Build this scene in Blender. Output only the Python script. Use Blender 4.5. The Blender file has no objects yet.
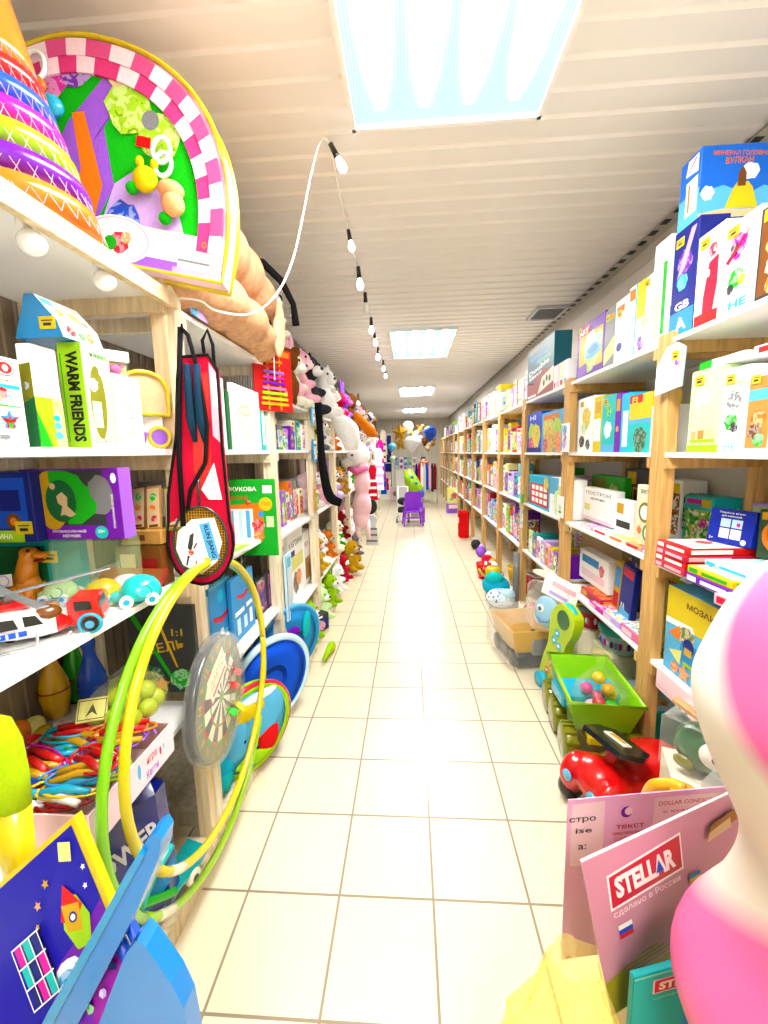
import bpy, bmesh, math, random
from mathutils import Vector, Matrix, Euler
PI = math.pi
SC = bpy.context.scene
COL = SC.collection

# ------------------------------------------------------------------ camera model (metres, floor tiles are 0.30 m)
CF, CP, CYAW, CR, CH = 416.0, .1410, .0650, -.0225, 1.404
def cam_rot():
    base = Matrix(((1,0,0),(0,0,-1),(0,1,0)))
    cy, sy = math.cos(CYAW), math.sin(CYAW); Ry = Matrix(((cy,sy,0),(-sy,cy,0),(0,0,1)))
    cp, sp = math.cos(CP), math.sin(CP); Rp = Matrix(((1,0,0),(0,cp,-sp),(0,sp,cp)))
    cr, sr = math.cos(CR), math.sin(CR); Rr = Matrix(((cr,-sr,0),(sr,cr,0),(0,0,1)))
    return Rr @ Rp @ base @ Ry
CM = cam_rot()
def at(px, py, X=None, Y=None, Z=None):
    """the point of a given world plane seen at a spot of the photograph"""
    d = CM.transposed() @ Vector(((px-384)/CF, (py-512)/CF, 1.0))
    t = X/d.x if X is not None else (Y/d.y if Y is not None else (Z-CH)/d.z)
    return Vector((0,0,CH)) + d*t

# ------------------------------------------------------------------ colours and materials
PAL = dict(
 white=(.92,.92,.90), cream=(.90,.84,.66), black=(.012,.012,.014), grey=(.30,.31,.33), silver=(.62,.64,.66), charcoal=(.05,.055,.06),
 red=(.80,.02,.025), darkred=(.35,.015,.02), crimson=(.68,.01,.10), orange=(1,.34,.02), peach=(.95,.55,.33), yellow=(.98,.80,.02), gold=(.85,.55,.06),
 lime=(.55,.88,.03), green=(.03,.55,.06), darkgreen=(.01,.16,.06), mint=(.35,.85,.65), teal=(.0,.45,.45), turquoise=(.02,.70,.70),
 cyan=(.02,.62,.90), skyblue=(.25,.62,.95), blue=(.01,.14,.75), navy=(.01,.03,.25), denim=(.12,.38,.75), purple=(.22,.02,.50), violet=(.42,.20,.80), lilac=(.66,.50,.90),
 magenta=(.80,.02,.50), pink=(.95,.30,.55), rose=(.96,.58,.68), palepink=(.96,.74,.80), brown=(.22,.09,.03), tan=(.60,.36,.16), beige=(.78,.62,.42), olive=(.30,.30,.04),
 wood=(.72,.50,.24), palewood=(.86,.74,.50), sand=(.80,.66,.42), paleblue=(.62,.84,.96), palegreen=(.70,.92,.55), paleyellow=(.97,.94,.45),
)
_mats = {}
def nodes_of(m):
    m.use_nodes = True; nt = m.node_tree; nt.nodes.clear()
    out = nt.nodes.new('ShaderNodeOutputMaterial'); b = nt.nodes.new('ShaderNodeBsdfPrincipled')
    nt.links.new(b.outputs[0], out.inputs[0]); return nt, b, out
def rgb(c, grade=True):
    if isinstance(c, str): c = PAL[c]
    if not grade: return (c[0], c[1], c[2], 1)
    l = .3*c[0]+.55*c[1]+.15*c[2]; mx = max(c); sat = (mx-min(c))/max(mx,1e-4)
    k = 1+.38*min(1, sat*2.2); v = 1-.40*min(1, sat*1.25)
    if l < .5 and sat < .25: v = .6
    #      # inks of toy packaging are deep and saturated
    return tuple(max(.004, min(1, (l+(x-l)*k)*v)) for x in c)+(1,)
def M(col, kind='card'):
    """cached procedural material: kind card, plastic, fabric, wood, metal, clear, foil, print, glow"""
    key = (col if isinstance(col, str) else tuple(round(x,3) for x in col), kind)
    if key in _mats: return _mats[key]
    nm = (col if isinstance(col, str) else 'mix%d' % len(_mats)) + '_' + kind
    m = bpy.data.materials.new(nm); nt, b, out = nodes_of(m); c = rgb(col, kind != 'wood'); b.inputs['Specular IOR Level'].default_value = {'card':.3,'fabric':.12,'fur':.12}.get(kind, .5)
    N, L = nt.nodes, nt.links
    tc = N.new('ShaderNodeTexCoord'); no = N.new('ShaderNodeTexNoise'); L.new(tc.outputs['Object'], no.inputs['Vector'])
    mr = N.new('ShaderNodeMapRange'); L.new(no.outputs['Fac'], mr.inputs[0])
    b.inputs['Base Color'].default_value = c
    def rough(a, bb, sc): no.inputs['Scale'].default_value = sc; mr.inputs[3].default_value = a; mr.inputs[4].default_value = bb; L.new(mr.outputs[0], b.inputs['Roughness'])
    if kind == 'card': rough(.38, .55, 9)
    elif kind == 'plastic': rough(.16, .30, 5); b.inputs['Coat Weight'].default_value = .3
    elif kind == 'metal': rough(.2, .35, 20); b.inputs['Metallic'].default_value = .9
    elif kind == 'foil': rough(.08, .3, 14)
    elif kind in ('fabric', 'fur'):
        rough(.85, .98, 60); sc = 55 if kind == 'fur' else 160
        n2 = N.new('ShaderNodeTexNoise'); n2.inputs['Scale'].default_value = sc; n2.inputs['Detail'].default_value = 3; L.new(tc.outputs['Object'], n2.inputs['Vector'])
        mx = N.new('ShaderNodeMixRGB'); mx.inputs[1].default_value = tuple(x*((.80 if sum(c[:3]) > 1.6 else .5) if kind == 'fur' else .88) for x in c[:3]) + (1,); mx.inputs[2].default_value = tuple(min(1, x*1.15) for x in c[:3]) + (1,)
        L.new(n2.outputs['Fac'], mx.inputs[0]); L.new(mx.outputs[0], b.inputs['Base Color'])
        bp = N.new('ShaderNodeBump'); bp.inputs['Strength'].default_value = .5; bp.inputs['Distance'].default_value = .006 if kind == 'fur' else .0015
        L.new(n2.outputs['Fac'], bp.inputs['Height']); L.new(bp.outputs[0], b.inputs['Normal'])
        b.inputs['Sheen Weight'].default_value = .0
    elif kind == 'wood':
        rough(.45, .65, 12)
        mp = N.new('ShaderNodeMapping'); mp.inputs['Scale'].default_value = (14, 14, 1.2); L.new(tc.outputs['Object'], mp.inputs[0])
        n2 = N.new('ShaderNodeTexNoise'); n2.inputs['Scale'].default_value = 3.2; n2.inputs['Detail'].default_value = 5; n2.inputs['Distortion'].default_value = .6; L.new(mp.outputs[0], n2.inputs['Vector'])
        cr = N.new('ShaderNodeValToRGB'); cr.color_ramp.elements[0].position = .35; cr.color_ramp.elements[1].position = .66
        cr.color_ramp.elements[0].color = tuple(x*y for x, y in zip(c[:3], (.74,.66,.55))) + (1,); cr.color_ramp.elements[1].color = c
        L.new(n2.outputs['Fac'], cr.inputs[0]); L.new(cr.outputs[0], b.inputs['Base Color'])
    elif kind == 'clear':
        b.inputs['Roughness'].default_value = .12
        tr = N.new('ShaderNodeBsdfTransparent'); mx = N.new('ShaderNodeMixShader'); ly = N.new('ShaderNodeLayerWeight'); ly.inputs[0].default_value = .35
        m2 = N.new('ShaderNodeMapRange'); m2.inputs[3].default_value = -.02; m2.inputs[4].default_value = .34
        no.inputs['Scale'].default_value = 18
        ma = N.new('ShaderNodeMath'); ma.operation = 'MULTIPLY_ADD'; L.new(no.outputs['Fac'], ma.inputs[0]); ma.inputs[1].default_value = .35; L.new(ly.outputs['Facing'], ma.inputs[2])
        L.new(ma.outputs[0], m2.inputs[0]); L.new(m2.outputs[0], mx.inputs[0]); L.new(tr.outputs[0], mx.inputs[1]); L.new(b.outputs[0], mx.inputs[2]); L.new(mx.outputs[0], out.inputs[0])
    elif kind == 'glow':
        b.inputs['Emission Color'].default_value = c; b.inputs['Emission Strength'].default_value = 3.0
        mr.inputs[3].default_value = 2.6; mr.inputs[4].default_value = 3.4; L.new(mr.outputs[0], b.inputs['Emission Strength'])
    _mats[key] = m
    return m
def print_mat(name, cols, scale=9, kind='print', dist=1.2):
    """busy printed picture: flat patches of several inks, different on each object"""
    key = ('print', name)
    if key in _mats: return _mats[key]
    m = bpy.data.materials.new('printed_' + name); nt, b, out = nodes_of(m); N, L = nt.nodes, nt.links
    tc = N.new('ShaderNodeTexCoord'); oi = N.new('ShaderNodeObjectInfo'); va = N.new('ShaderNodeVectorMath'); va.operation = 'ADD'
    sm = N.new('ShaderNodeMath'); sm.operation = 'MULTIPLY'; sm.inputs[1].default_value = 37.0
    L.new(oi.outputs['Random'], sm.inputs[0]); L.new(tc.outputs['Object'], va.inputs[0]); L.new(sm.outputs[0], va.inputs[1])
    no = N.new('ShaderNodeTexNoise'); no.inputs['Scale'].default_value = scale; no.inputs['Detail'].default_value = 2.5; no.inputs['Distortion'].default_value = dist
    L.new(va.outputs[0], no.inputs['Vector'])
    cr = N.new('ShaderNodeValToRGB'); cr.color_ramp.interpolation = 'CONSTANT'
    n = len(cols); els = cr.color_ramp.elements
    for i, c in enumerate(cols):
        p = 0 if i == 0 else .34 + .34*(i-1)/(max(1, n-2)) if n > 2 else .5
        e = els[i] if i < 2 else els.new(p)
        e.position = p; e.color = rgb(c)
    L.new(no.outputs['Fac'], cr.inputs[0]); L.new(cr.outputs[0], b.inputs['Base Color']); b.inputs['Roughness'].default_value = .4
    if kind == 'fabric': b.inputs['Roughness'].default_value = .9
    _mats[key] = m
    return m
PRINTS = [
 ('meadow', ['green','paleyellow','white','skyblue','red']), ('space', ['navy','purple','magenta','cyan','white']), ('candy', ['white','rose','magenta','white','yellow']),
 ('sea', ['blue','cyan','white','yellow','turquoise']), ('fire', ['darkred','red','orange','yellow','white']), ('fairy', ['lilac','white','pink','violet','paleyellow']),
 ('jungle', ['darkgreen','green','lime','white','orange']), ('city', ['grey','white','skyblue','red','black']), ('night', ['black','navy','purple','orange','white']),
 ('snow', ['white','paleblue','white','denim','red']), ('farm', ['white','palegreen','yellow','green','brown']), ('desert', ['beige','white','brown','orange','teal']),
]
def PM(i):
    n, c = PRINTS[i % len(PRINTS)]
    return print_mat(n, c, 26)
def mottled(c):
    b = PAL[c]; return print_mat('mottled_'+c, [tuple(x*.45 for x in b), b, tuple(min(1,x*.6+.38) for x in b), b], 45)

# ------------------------------------------------------------------ mesh builder
class MB:
    def __init__(s): s.v = []; s.f = []; s.mi = []; s.sm = []; s.mats = []
    def slot(s, m):
        if isinstance(m, str): m = M(m)
        if m not in s.mats: s.mats.append(m)
        return s.mats.index(m)
    def add(s, vs, fs, m, T=None, smooth=False):
        k = len(s.v); i = s.slot(m)
        s.v += [tuple(T @ Vector(p)) if T is not None else tuple(p) for p in vs]
        for f in fs: s.f.append([k+a for a in f]); s.mi.append(i); s.sm.append(smooth)
        return s
    def box(s, c, d, m, T=None, bv=0.0):
        x, y, z = d[0]/2, d[1]/2, d[2]/2; c = Vector(c)
        if bv <= 0:
            vs = [c+Vector((a*x,b*y,e*z)) for e in (-1,1) for b in (-1,1) for a in (-1,1)]
            return s.add(vs, [(0,2,3,1),(4,5,7,6),(0,1,5,4),(2,6,7,3),(0,4,6,2),(1,3,7,5)], m, T)
        bv = min(bv, x*.9, y*.9, z*.9); vs = []; idx = {}
        for a in (-1,1):
            for b in (-1,1):
                for e in (-1,1):
                    for ax in range(3):
                        p = [a*(x-bv), b*(y-bv), e*(z-bv)]; p[ax] = (a*x, b*y, e*z)[ax]
                        idx[(a,b,e,ax)] = len(vs); vs.append(c+Vector(p))
        fs = []
        for ax in range(3):
            for sg in (-1,1):
                q = []
                for u, w in ((-1,-1),(1,-1),(1,1),(-1,1)):
                    k = [0,0,0]; k[ax] = sg; k[(ax+1)%3] = u; k[(ax+2)%3] = w; q.append(idx[tuple(k)+(ax,)])
                fs.append(q if sg > 0 else q[::-1])
        for ax in range(3):
            a1, a2 = (ax+1)%3, (ax+2)%3
            for u in (-1,1):
                for w in (-1,1):
                    k0 = [0,0,0]; k0[a1] = u; k0[a2] = w; k1 = list(k0); k0[ax] = -1; k1[ax] = 1
                    q = [idx[tuple(k0)+(a1,)], idx[tuple(k1)+(a1,)], idx[tuple(k1)+(a2,)], idx[tuple(k0)+(a2,)]]
                    fs.append(q if u*w < 0 else q[::-1])
        for a in (-1,1):
            for b in (-1,1):
                for e in (-1,1):
                    q = [idx[(a,b,e,k)] for k in range(3)]; fs.append(q if a*b*e > 0 else q[::-1])
        return s.add(vs, fs, m, T)
    def prism(s, pts, y0, y1, m, T=None, smooth=False, side=None):
        """outline in x,z extruded along y"""
        n = len(pts); vs = [(p[0], y0, p[1]) for p in pts] + [(p[0], y1, p[1]) for p in pts]
        ar = sum(pts[i][0]*pts[(i+1)%n][1]-pts[(i+1)%n][0]*pts[i][1] for i in range(n))
        cap0 = list(range(n)); cap1 = list(range(2*n-1, n-1, -1)); sd = [(i, i+n, (i+1)%n+n, (i+1)%n) for i in range(n)]
        if ar < 0: cap0.reverse(); cap1.reverse(); sd = [q[::-1] for q in sd]
        s.add(vs, [cap0, cap1], m, T); return s.add(vs, sd, side or m, T, smooth)
    def lathe(s, prof, m, T=None, n=24, smooth=True):
        vs = []; fs = []
        for r, z in prof: vs += [(r*math.cos(2*PI*i/n), r*math.sin(2*PI*i/n), z) for i in range(n)]
        for j in range(len(prof)-1):
            for i in range(n): fs.append((j*n+i, j*n+(i+1)%n, (j+1)*n+(i+1)%n, (j+1)*n+i))
        if prof[0][0] > 1e-6: fs.append(list(range(n))[::-1])
        if prof[-1][0] > 1e-6: fs.append([(len(prof)-1)*n+i for i in range(n)])
        return s.add(vs, fs, m, T, smooth)
    def ell(s, c, r, m, T=None, n=16, k=10, rot=None):
        if isinstance(r, (int, float)): r = (r, r, r)
        A = Matrix.Translation(Vector(c)) @ (Euler(rot).to_matrix().to_4x4() if rot else Matrix()) @ Matrix.Diagonal((r[0], r[1], r[2], 1))
        pr = [(max(0, math.sin(PI*j/k)) if 0 < j < k else 1e-4, -math.cos(PI*j/k)) for j in range(k+1)]
        return s.lathe(pr, m, (T @ A) if T is not None else A, n)
    def tube(s, pts, r, m, T=None, n=8, closed=False, cap=True):
        pts = [Vector(p) for p in pts]; k = len(pts); vs = []; fs = []
        rr = r if isinstance(r, (list, tuple)) else [r]*k
        prev = None
        for i, p in enumerate(pts):
            if closed: t = pts[(i+1)%k]-pts[i-1]
            else: t = pts[min(i+1,k-1)]-pts[max(i-1,0)]
            t = t.normalized() if t.length > 1e-9 else Vector((0,0,1))
            if prev is None:
                u = t.cross(Vector((0,0,1)));
                if u.length < .05: u = t.cross(Vector((1,0,0)))
            else: u = prev - t*prev.dot(t)
            u.normalize(); prev = u; w = t.cross(u)
            vs += [p + (u*math.cos(2*PI*j/n)+w*math.sin(2*PI*j/n))*rr[i] for j in range(n)]
        for i in range(k if closed else k-1):
            a, b = i*n, ((i+1)%k)*n
            for j in range(n): fs.append((a+j, a+(j+1)%n, b+(j+1)%n, b+j))
        if not closed and cap: fs += [list(range(n))[::-1], [(k-1)*n+j for j in range(n)]]
        return s.add(vs, fs, m, T, True)
    def torus(s, R, r, m, T=None, n=40, k=10, a=1.0, b=1.0):
        return s.tube([(R*a*math.cos(2*PI*i/n), R*b*math.sin(2*PI*i/n), 0) for i in range(n)], r, m, T, k, closed=True)
    def build(s, name, parent=None, loc=None, rot=None, **props):
        me = bpy.data.meshes.new(name); me.from_pydata(s.v, [], s.f)
        for m in s.mats: me.materials.append(m)
        me.polygons.foreach_set('material_index', s.mi); me.polygons.foreach_set('use_smooth', s.sm); me.update()
        o = bpy.data.objects.new(name, me); COL.objects.link(o)
        if parent is not None: o.parent = parent
        if loc is not None: o.location = loc
        if rot is not None: o.rotation_euler = rot
        for k, v in props.items(): o[k] = v
        return o
def Tm(loc=(0,0,0), rot=(0,0,0), sc=(1,1,1)):
    if isinstance(sc, (int,float)): sc = (sc,sc,sc)
    return Matrix.Translation(Vector(loc)) @ Euler(rot).to_matrix().to_4x4() @ Matrix.Diagonal((sc[0],sc[1],sc[2],1))
_labels = set()
def tag(o, label, cat, group=None, kind=None):
    o['label'] = label; o['category'] = cat
    if group: o['group'] = group
    if kind: o['kind'] = kind
    return o
def empty(name, label, cat, loc=(0,0,0), rot=(0,0,0), group=None):
    o = bpy.data.objects.new(name, None); COL.objects.link(o); o.location = loc; o.rotation_euler = rot; o.empty_display_size = .05
    return tag(o, label, cat, group)
def copy_tree(o, parent=None, loc=None, rot=None, label=None, group=None):
    c = o.copy(); COL.objects.link(c)
    if parent is not None: c.parent = parent
    if loc is not None: c.location = loc
    if rot is not None: c.rotation_euler = rot
    if label: c['label'] = label
    if group: c['group'] = group
    for ch in list(o.children): copy_tree(ch, c)
    return c

# ------------------------------------------------------------------ lettering and printed art
_txt = {}
def text_geo(st, bold=.012):
    if (st, bold) in _txt: return _txt[(st, bold)]
    cu = bpy.data.curves.new('lettering', 'FONT'); cu.body = st; cu.size = 1; cu.resolution_u = 2; cu.offset = bold
    ob = bpy.data.objects.new('lettering', cu); COL.objects.link(ob)
    dg = bpy.context.evaluated_depsgraph_get(); ev = ob.evaluated_get(dg); me = ev.to_mesh()
    vs = [(v.co.x, v.co.y) for v in me.vertices]; fs = [list(p.vertices) for p in me.polygons]
    ev.to_mesh_clear(); bpy.data.objects.remove(ob); bpy.data.curves.remove(cu)
    x0 = min((v[0] for v in vs), default=0); x1 = max((v[0] for v in vs), default=1); y0 = min((v[1] for v in vs), default=0); y1 = max((v[1] for v in vs), default=1)
    r = ([(v[0]-x0, v[1]-y0) for v in vs], fs, max(x1-x0, 1e-3), max(y1-y0, 1e-3)); _txt[(st, bold)] = r
    return r
def circ(cx, cy, rx, ry=None, n=20, a0=0, a1=2*PI):
    ry = ry or rx; full = abs(a1-a0-2*PI) < 1e-6
    return [(cx+rx*math.cos(a0+(a1-a0)*i/(n if full else n-1)), cy+ry*math.sin(a0+(a1-a0)*i/(n if full else n-1))) for i in range(n)]
def blob(cx, cy, r, seed=0, n=14, j=.3, ry=None):
    q = random.Random(seed); ry = ry or r
    return [(cx+r*(1-j*q.random())*math.cos(2*PI*i/n), cy+ry*(1-j*q.random())*math.sin(2*PI*i/n)) for i in range(n)]
def star(cx, cy, r, k=5, inner=.45, ry=None):
    ry = ry or r
    return [(cx+r*(1 if i%2==0 else inner)*math.cos(PI/2+PI*i/k), cy+ry*(1 if i%2==0 else inner)*math.sin(PI/2+PI*i/k)) for i in range(2*k)]
def art(mb, O, U, V, shapes, T=None, lift=.0004, kind='card'):
    """printed shapes on a flat face: O lower-left corner, U and V edge vectors (metres); shapes in 0..1"""
    O, U, V = Vector(O), Vector(U), Vector(V); W, H = U.length, V.length; u, v = U/W, V/H; nn = u.cross(v).normalized()
    for k, sh in enumerate(shapes):
        d = nn*lift*(1+k*.5); t = sh[0]
        def mm(c): return c if not isinstance(c, (str, tuple)) else M(c, kind)
        if t == 'r': pts = [(sh[1],sh[2]),(sh[3],sh[2]),(sh[3],sh[4]),(sh[1],sh[4])]; c = sh[5]
        elif t == 'c': pts = circ(sh[1], sh[2], sh[3], sh[3]*W/H); c = sh[4]
        elif t == 'e': pts = circ(sh[1], sh[2], sh[3], sh[4]); c = sh[5]
        elif t == 'p': pts = sh[1]; c = sh[2]
        elif t == 'b': pts = blob(sh[1], sh[2], sh[3], sh[5] if len(sh) > 5 else k, ry=sh[3]*W/H); c = mottled(sh[4]) if isinstance(sh[4], str) else sh[4]
        elif t == 's': pts = star(sh[1], sh[2], sh[3], ry=sh[3]*W/H); c = sh[4]
        elif t == 't':
            # ('t', text, x, y, height, colour, width or None, rotation degrees, bold)
            vs, fs, tw, th = text_geo(sh[1], sh[8] if len(sh) > 8 else .012); rot = math.radians(sh[7] if len(sh) > 7 else 0); h = sh[4]*(H if abs(math.sin(rot)) < .7 else W); wd = sh[6] if len(sh) > 6 and sh[6] else None
            L_ = W if abs(math.sin(rot)) < .7 else H
            sx = wd*L_/tw if wd else h/th; sy = h/th; x0, y0 = sh[2]*W, sh[3]*H; cr, sr = math.cos(rot), math.sin(rot)
            mb.add([O+d+u*(x0+a*sx*cr-b*sy*sr)+v*(y0+a*sx*sr+b*sy*cr) for a, b in vs], fs, mm(sh[5]), T); continue
        if len(pts) > 4: # fan from the centre keeps concave outlines clean
            cx = sum(p[0] for p in pts)/len(pts); cy = sum(p[1] for p in pts)/len(pts); P = [(cx,cy)]+list(pts); n = len(pts)
            fs = [(0, 1+i, 1+(i+1)%n) for i in range(n)]
        else: P = pts; fs = [list(range(len(pts)))]
        mb.add([O+d+U*a+V*b for a, b in P], fs, mm(c), T)
def price_tag(parent, c, w=.045, h=.032, T=None, col='yellow'):
    """a small yellow price sticker; c = lower-left corner on a face looking along local -y"""
    b = MB(); O = Vector(c); b.box(O+Vector((w/2,-.0008,h/2)), (w,.0008,h), col)
    art(b, O+Vector((0,-.0013,0)), (w,0,0), (0,0,h), [('r',.15,.62,.85,.72,'charcoal'),('r',.25,.25,.75,.48,'charcoal')])
    return b.build('price_tag', parent)
def carton(name, label, cat, size, loc, rz=0, base='white', front=(), left=(), right=(), top=(), group=None, tilt=(0,0), tags=(), kind='card', wrap=None, bv=.002):
    """a printed box as one thing; origin at the middle of its foot, front looks along local -y"""
    w, d, h = size; b = MB(); b.box((0,0,h/2), size, wrap or M(base, kind), None, bv)
    if front: art(b, (-w/2,-d/2,0), (w,0,0), (0,0,h), front)
    if right: art(b, (w/2,-d/2,0), (0,d,0), (0,0,h), right)
    if left: art(b, (-w/2,d/2,0), (0,-d,0), (0,0,h), left)
    if top: art(b, (-w/2,-d/2,h), (w,0,0), (0,d,0), top)
    if tags:
        o = empty(name, label, cat, loc, (tilt[0], tilt[1], rz), group); b.build('printed_carton', o)
        for (tx, tz) in tags: price_tag(o, (-w/2+tx*w, -d/2-.002, tz*h), min(.045, w*.35), min(.032, w*.28))
    else:
        o = b.build(name, None, loc, (tilt[0], tilt[1], rz)); tag(o, label, cat, group)
    return o
# ------------------------------------------------------------------ the room
Y0, Y1, XL, XR, ZC = -2.0, 15.6, -1.22, 1.47, 2.62
def struct(o): o['kind'] = 'structure'; return o
fm = bpy.data.materials.new('cream_floor_tiles'); nt, b, out = nodes_of(fm); N, L = nt.nodes, nt.links
tc = N.new('ShaderNodeTexCoord'); mp = N.new('ShaderNodeMapping'); mp.inputs['Location'].default_value = (1.812*.3+3.0015, -2.797*.3+3.0015, 0); L.new(tc.outputs['Object'], mp.inputs[0])
br = N.new('ShaderNodeTexBrick'); br.offset = 0; br.squash = 1
for k, v in (('Scale',1),('Mortar Size',.0042),('Mortar Smooth',.15),('Brick Width',.3),('Row Height',.3),('Bias',0)): br.inputs[k].default_value = v
br.inputs['Color1'].default_value = (.78,.70,.50,1); br.inputs['Color2'].default_value = (.81,.73,.54,1); br.inputs['Mortar'].default_value = (.30,.24,.16,1)
L.new(mp.outputs[0], br.inputs['Vector'])
no = N.new('ShaderNodeTexNoise'); no.inputs['Scale'].default_value = 160; no.inputs['Detail'].default_value = 4; L.new(tc.outputs['Object'], no.inputs['Vector'])
mx = N.new('ShaderNodeMixRGB'); mx.blend_type = 'MULTIPLY'; mx.inputs[0].default_value = .12; L.new(br.outputs['Color'], mx.inputs[1]); L.new(no.outputs['Color'], mx.inputs[2]); L.new(mx.outputs[0], b.inputs['Base Color'])
bp = N.new('ShaderNodeBump'); bp.inputs['Strength'].default_value = .25; bp.inputs['Distance'].default_value = .002; bp.invert = True; L.new(br.outputs['Fac'], bp.inputs['Height']); L.new(bp.outputs[0], b.inputs['Normal'])
b.inputs['Roughness'].default_value = .28
f = MB(); f.box(((XL+XR)/2,(Y0+Y1)/2,-.05), (XR-XL+.4, Y1-Y0+.4, .1), fm); fl = struct(f.build('floor'))

def ribbed(p0, du, dv, nrm, pitch, depth, length, width, m):
    """profiled sheet: ribs run along dv, repeat along du"""
    mb = MB(); du, dv, nrm, p0 = map(Vector, (du, dv, nrm, p0)); prof = []; x = 0
    while x < length:
        for a, h in ((0,0),(pitch*.42,0),(pitch*.50,1),(pitch*.92,1)): prof.append((min(x+a, length), h*depth))
        x += pitch
    prof.append((length, 0)); vs = []
    for a, h in prof: vs += [p0+du*a+nrm*h, p0+du*a+nrm*h+dv*width]
    mb.add(vs, [(2*i, 2*i+1, 2*i+3, 2*i+2) for i in range(len(prof)-1)], m)
    return mb
cm = bpy.data.materials.new('warm_white_painted_sheet'); nt, b, out = nodes_of(cm); N, L = nt.nodes, nt.links
tc = N.new('ShaderNodeTexCoord'); no = N.new('ShaderNodeTexNoise'); no.inputs['Scale'].default_value = 1.3; L.new(tc.outputs['Object'], no.inputs['Vector'])
mr = N.new('ShaderNodeMapRange'); mr.inputs[3].default_value = .26; mr.inputs[4].default_value = .42; L.new(no.outputs['Fac'], mr.inputs[0]); L.new(mr.outputs[0], b.inputs['Roughness'])
n2 = N.new('ShaderNodeTexNoise'); n2.inputs['Scale'].default_value = 2.2; L.new(tc.outputs['Object'], n2.inputs['Vector']); bp = N.new('ShaderNodeBump'); bp.inputs['Strength'].default_value = .35; bp.inputs['Distance'].default_value = .02
L.new(n2.outputs['Fac'], bp.inputs['Height']); L.new(bp.outputs[0], b.inputs['Normal'])
b.inputs['Base Color'].default_value = (.82,.79,.75,1)
c = ribbed((XL-.1,Y0,ZC), (0,1,0), (1,0,0), (0,0,1), .118, .010, Y1-Y0, XR-XL+.2, cm)
c.box(((XL+XR)/2,(Y0+Y1)/2,ZC+.06), (XR-XL+.4, Y1-Y0+.4, .06), cm); struct(c.build('ceiling'))
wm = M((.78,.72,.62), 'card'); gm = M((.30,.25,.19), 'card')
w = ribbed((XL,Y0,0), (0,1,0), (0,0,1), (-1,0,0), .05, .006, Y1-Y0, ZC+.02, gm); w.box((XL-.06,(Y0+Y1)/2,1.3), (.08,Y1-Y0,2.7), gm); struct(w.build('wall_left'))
w = MB(); w.box((XR+.05,(Y0+Y1)/2,1.3), (.1,Y1-Y0+.4,2.7), M((.80,.76,.68),'card')); struct(w.build('wall_right'))
w = ribbed((XL,Y1,0), (1,0,0), (0,0,1), (0,1,0), .10, .008, XR-XL, ZC+.02, wm); w.box(((XL+XR)/2,Y1+.06,1.3), (XR-XL+.3,.08,2.7), wm); struct(w.build('wall_far'))
w = MB(); w.box(((XL+XR)/2,Y0-.05,1.3), (XR-XL+.4,.1,2.7), wm); struct(w.build('wall_near'))
# angle trim where the ceiling sheet meets the right wall
t = MB(); t.box((XR-.045,(Y0+Y1)/2,ZC-.006), (.09,Y1-Y0,.006), M((.55,.52,.45),'card')); t.box((XR-.004,(Y0+Y1)/2,ZC-.05), (.006,Y1-Y0,.09), M((.72,.70,.62),'card'))
y = Y0+.06
while y < Y1-.1: t.box((XR-.07,y,ZC-.0105), (.035,.05,.004), 'charcoal'); y += .118
struct(t.build('trim_1'))
# dark doorway in the far wall
d = empty('door_1', 'x', 'door', (0,0,0)); del d['label']; del d['category']; struct(d)
b_ = MB(); b_.box((-.93,Y1-.02,1.02), (.50,.03,2.02), M('navy','plastic')); b_.build('door_leaf', d)
b_ = MB()
for x in (-1.19,-.66): b_.box((x,Y1-.03,1.05), (.06,.06,2.1), 'white')
b_.box((-.925,Y1-.03,2.08), (.59,.06,.06), 'white'); b_.build('door_frame', d)
b_ = MB(); b_.box((-.93,Y1-.045,.45), (.44,.02,.5), 'cream'); b_.box((-.93,Y1-.045,1.03), (.44,.02,.04), 'cream'); b_.build('door_panel', d)

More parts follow.
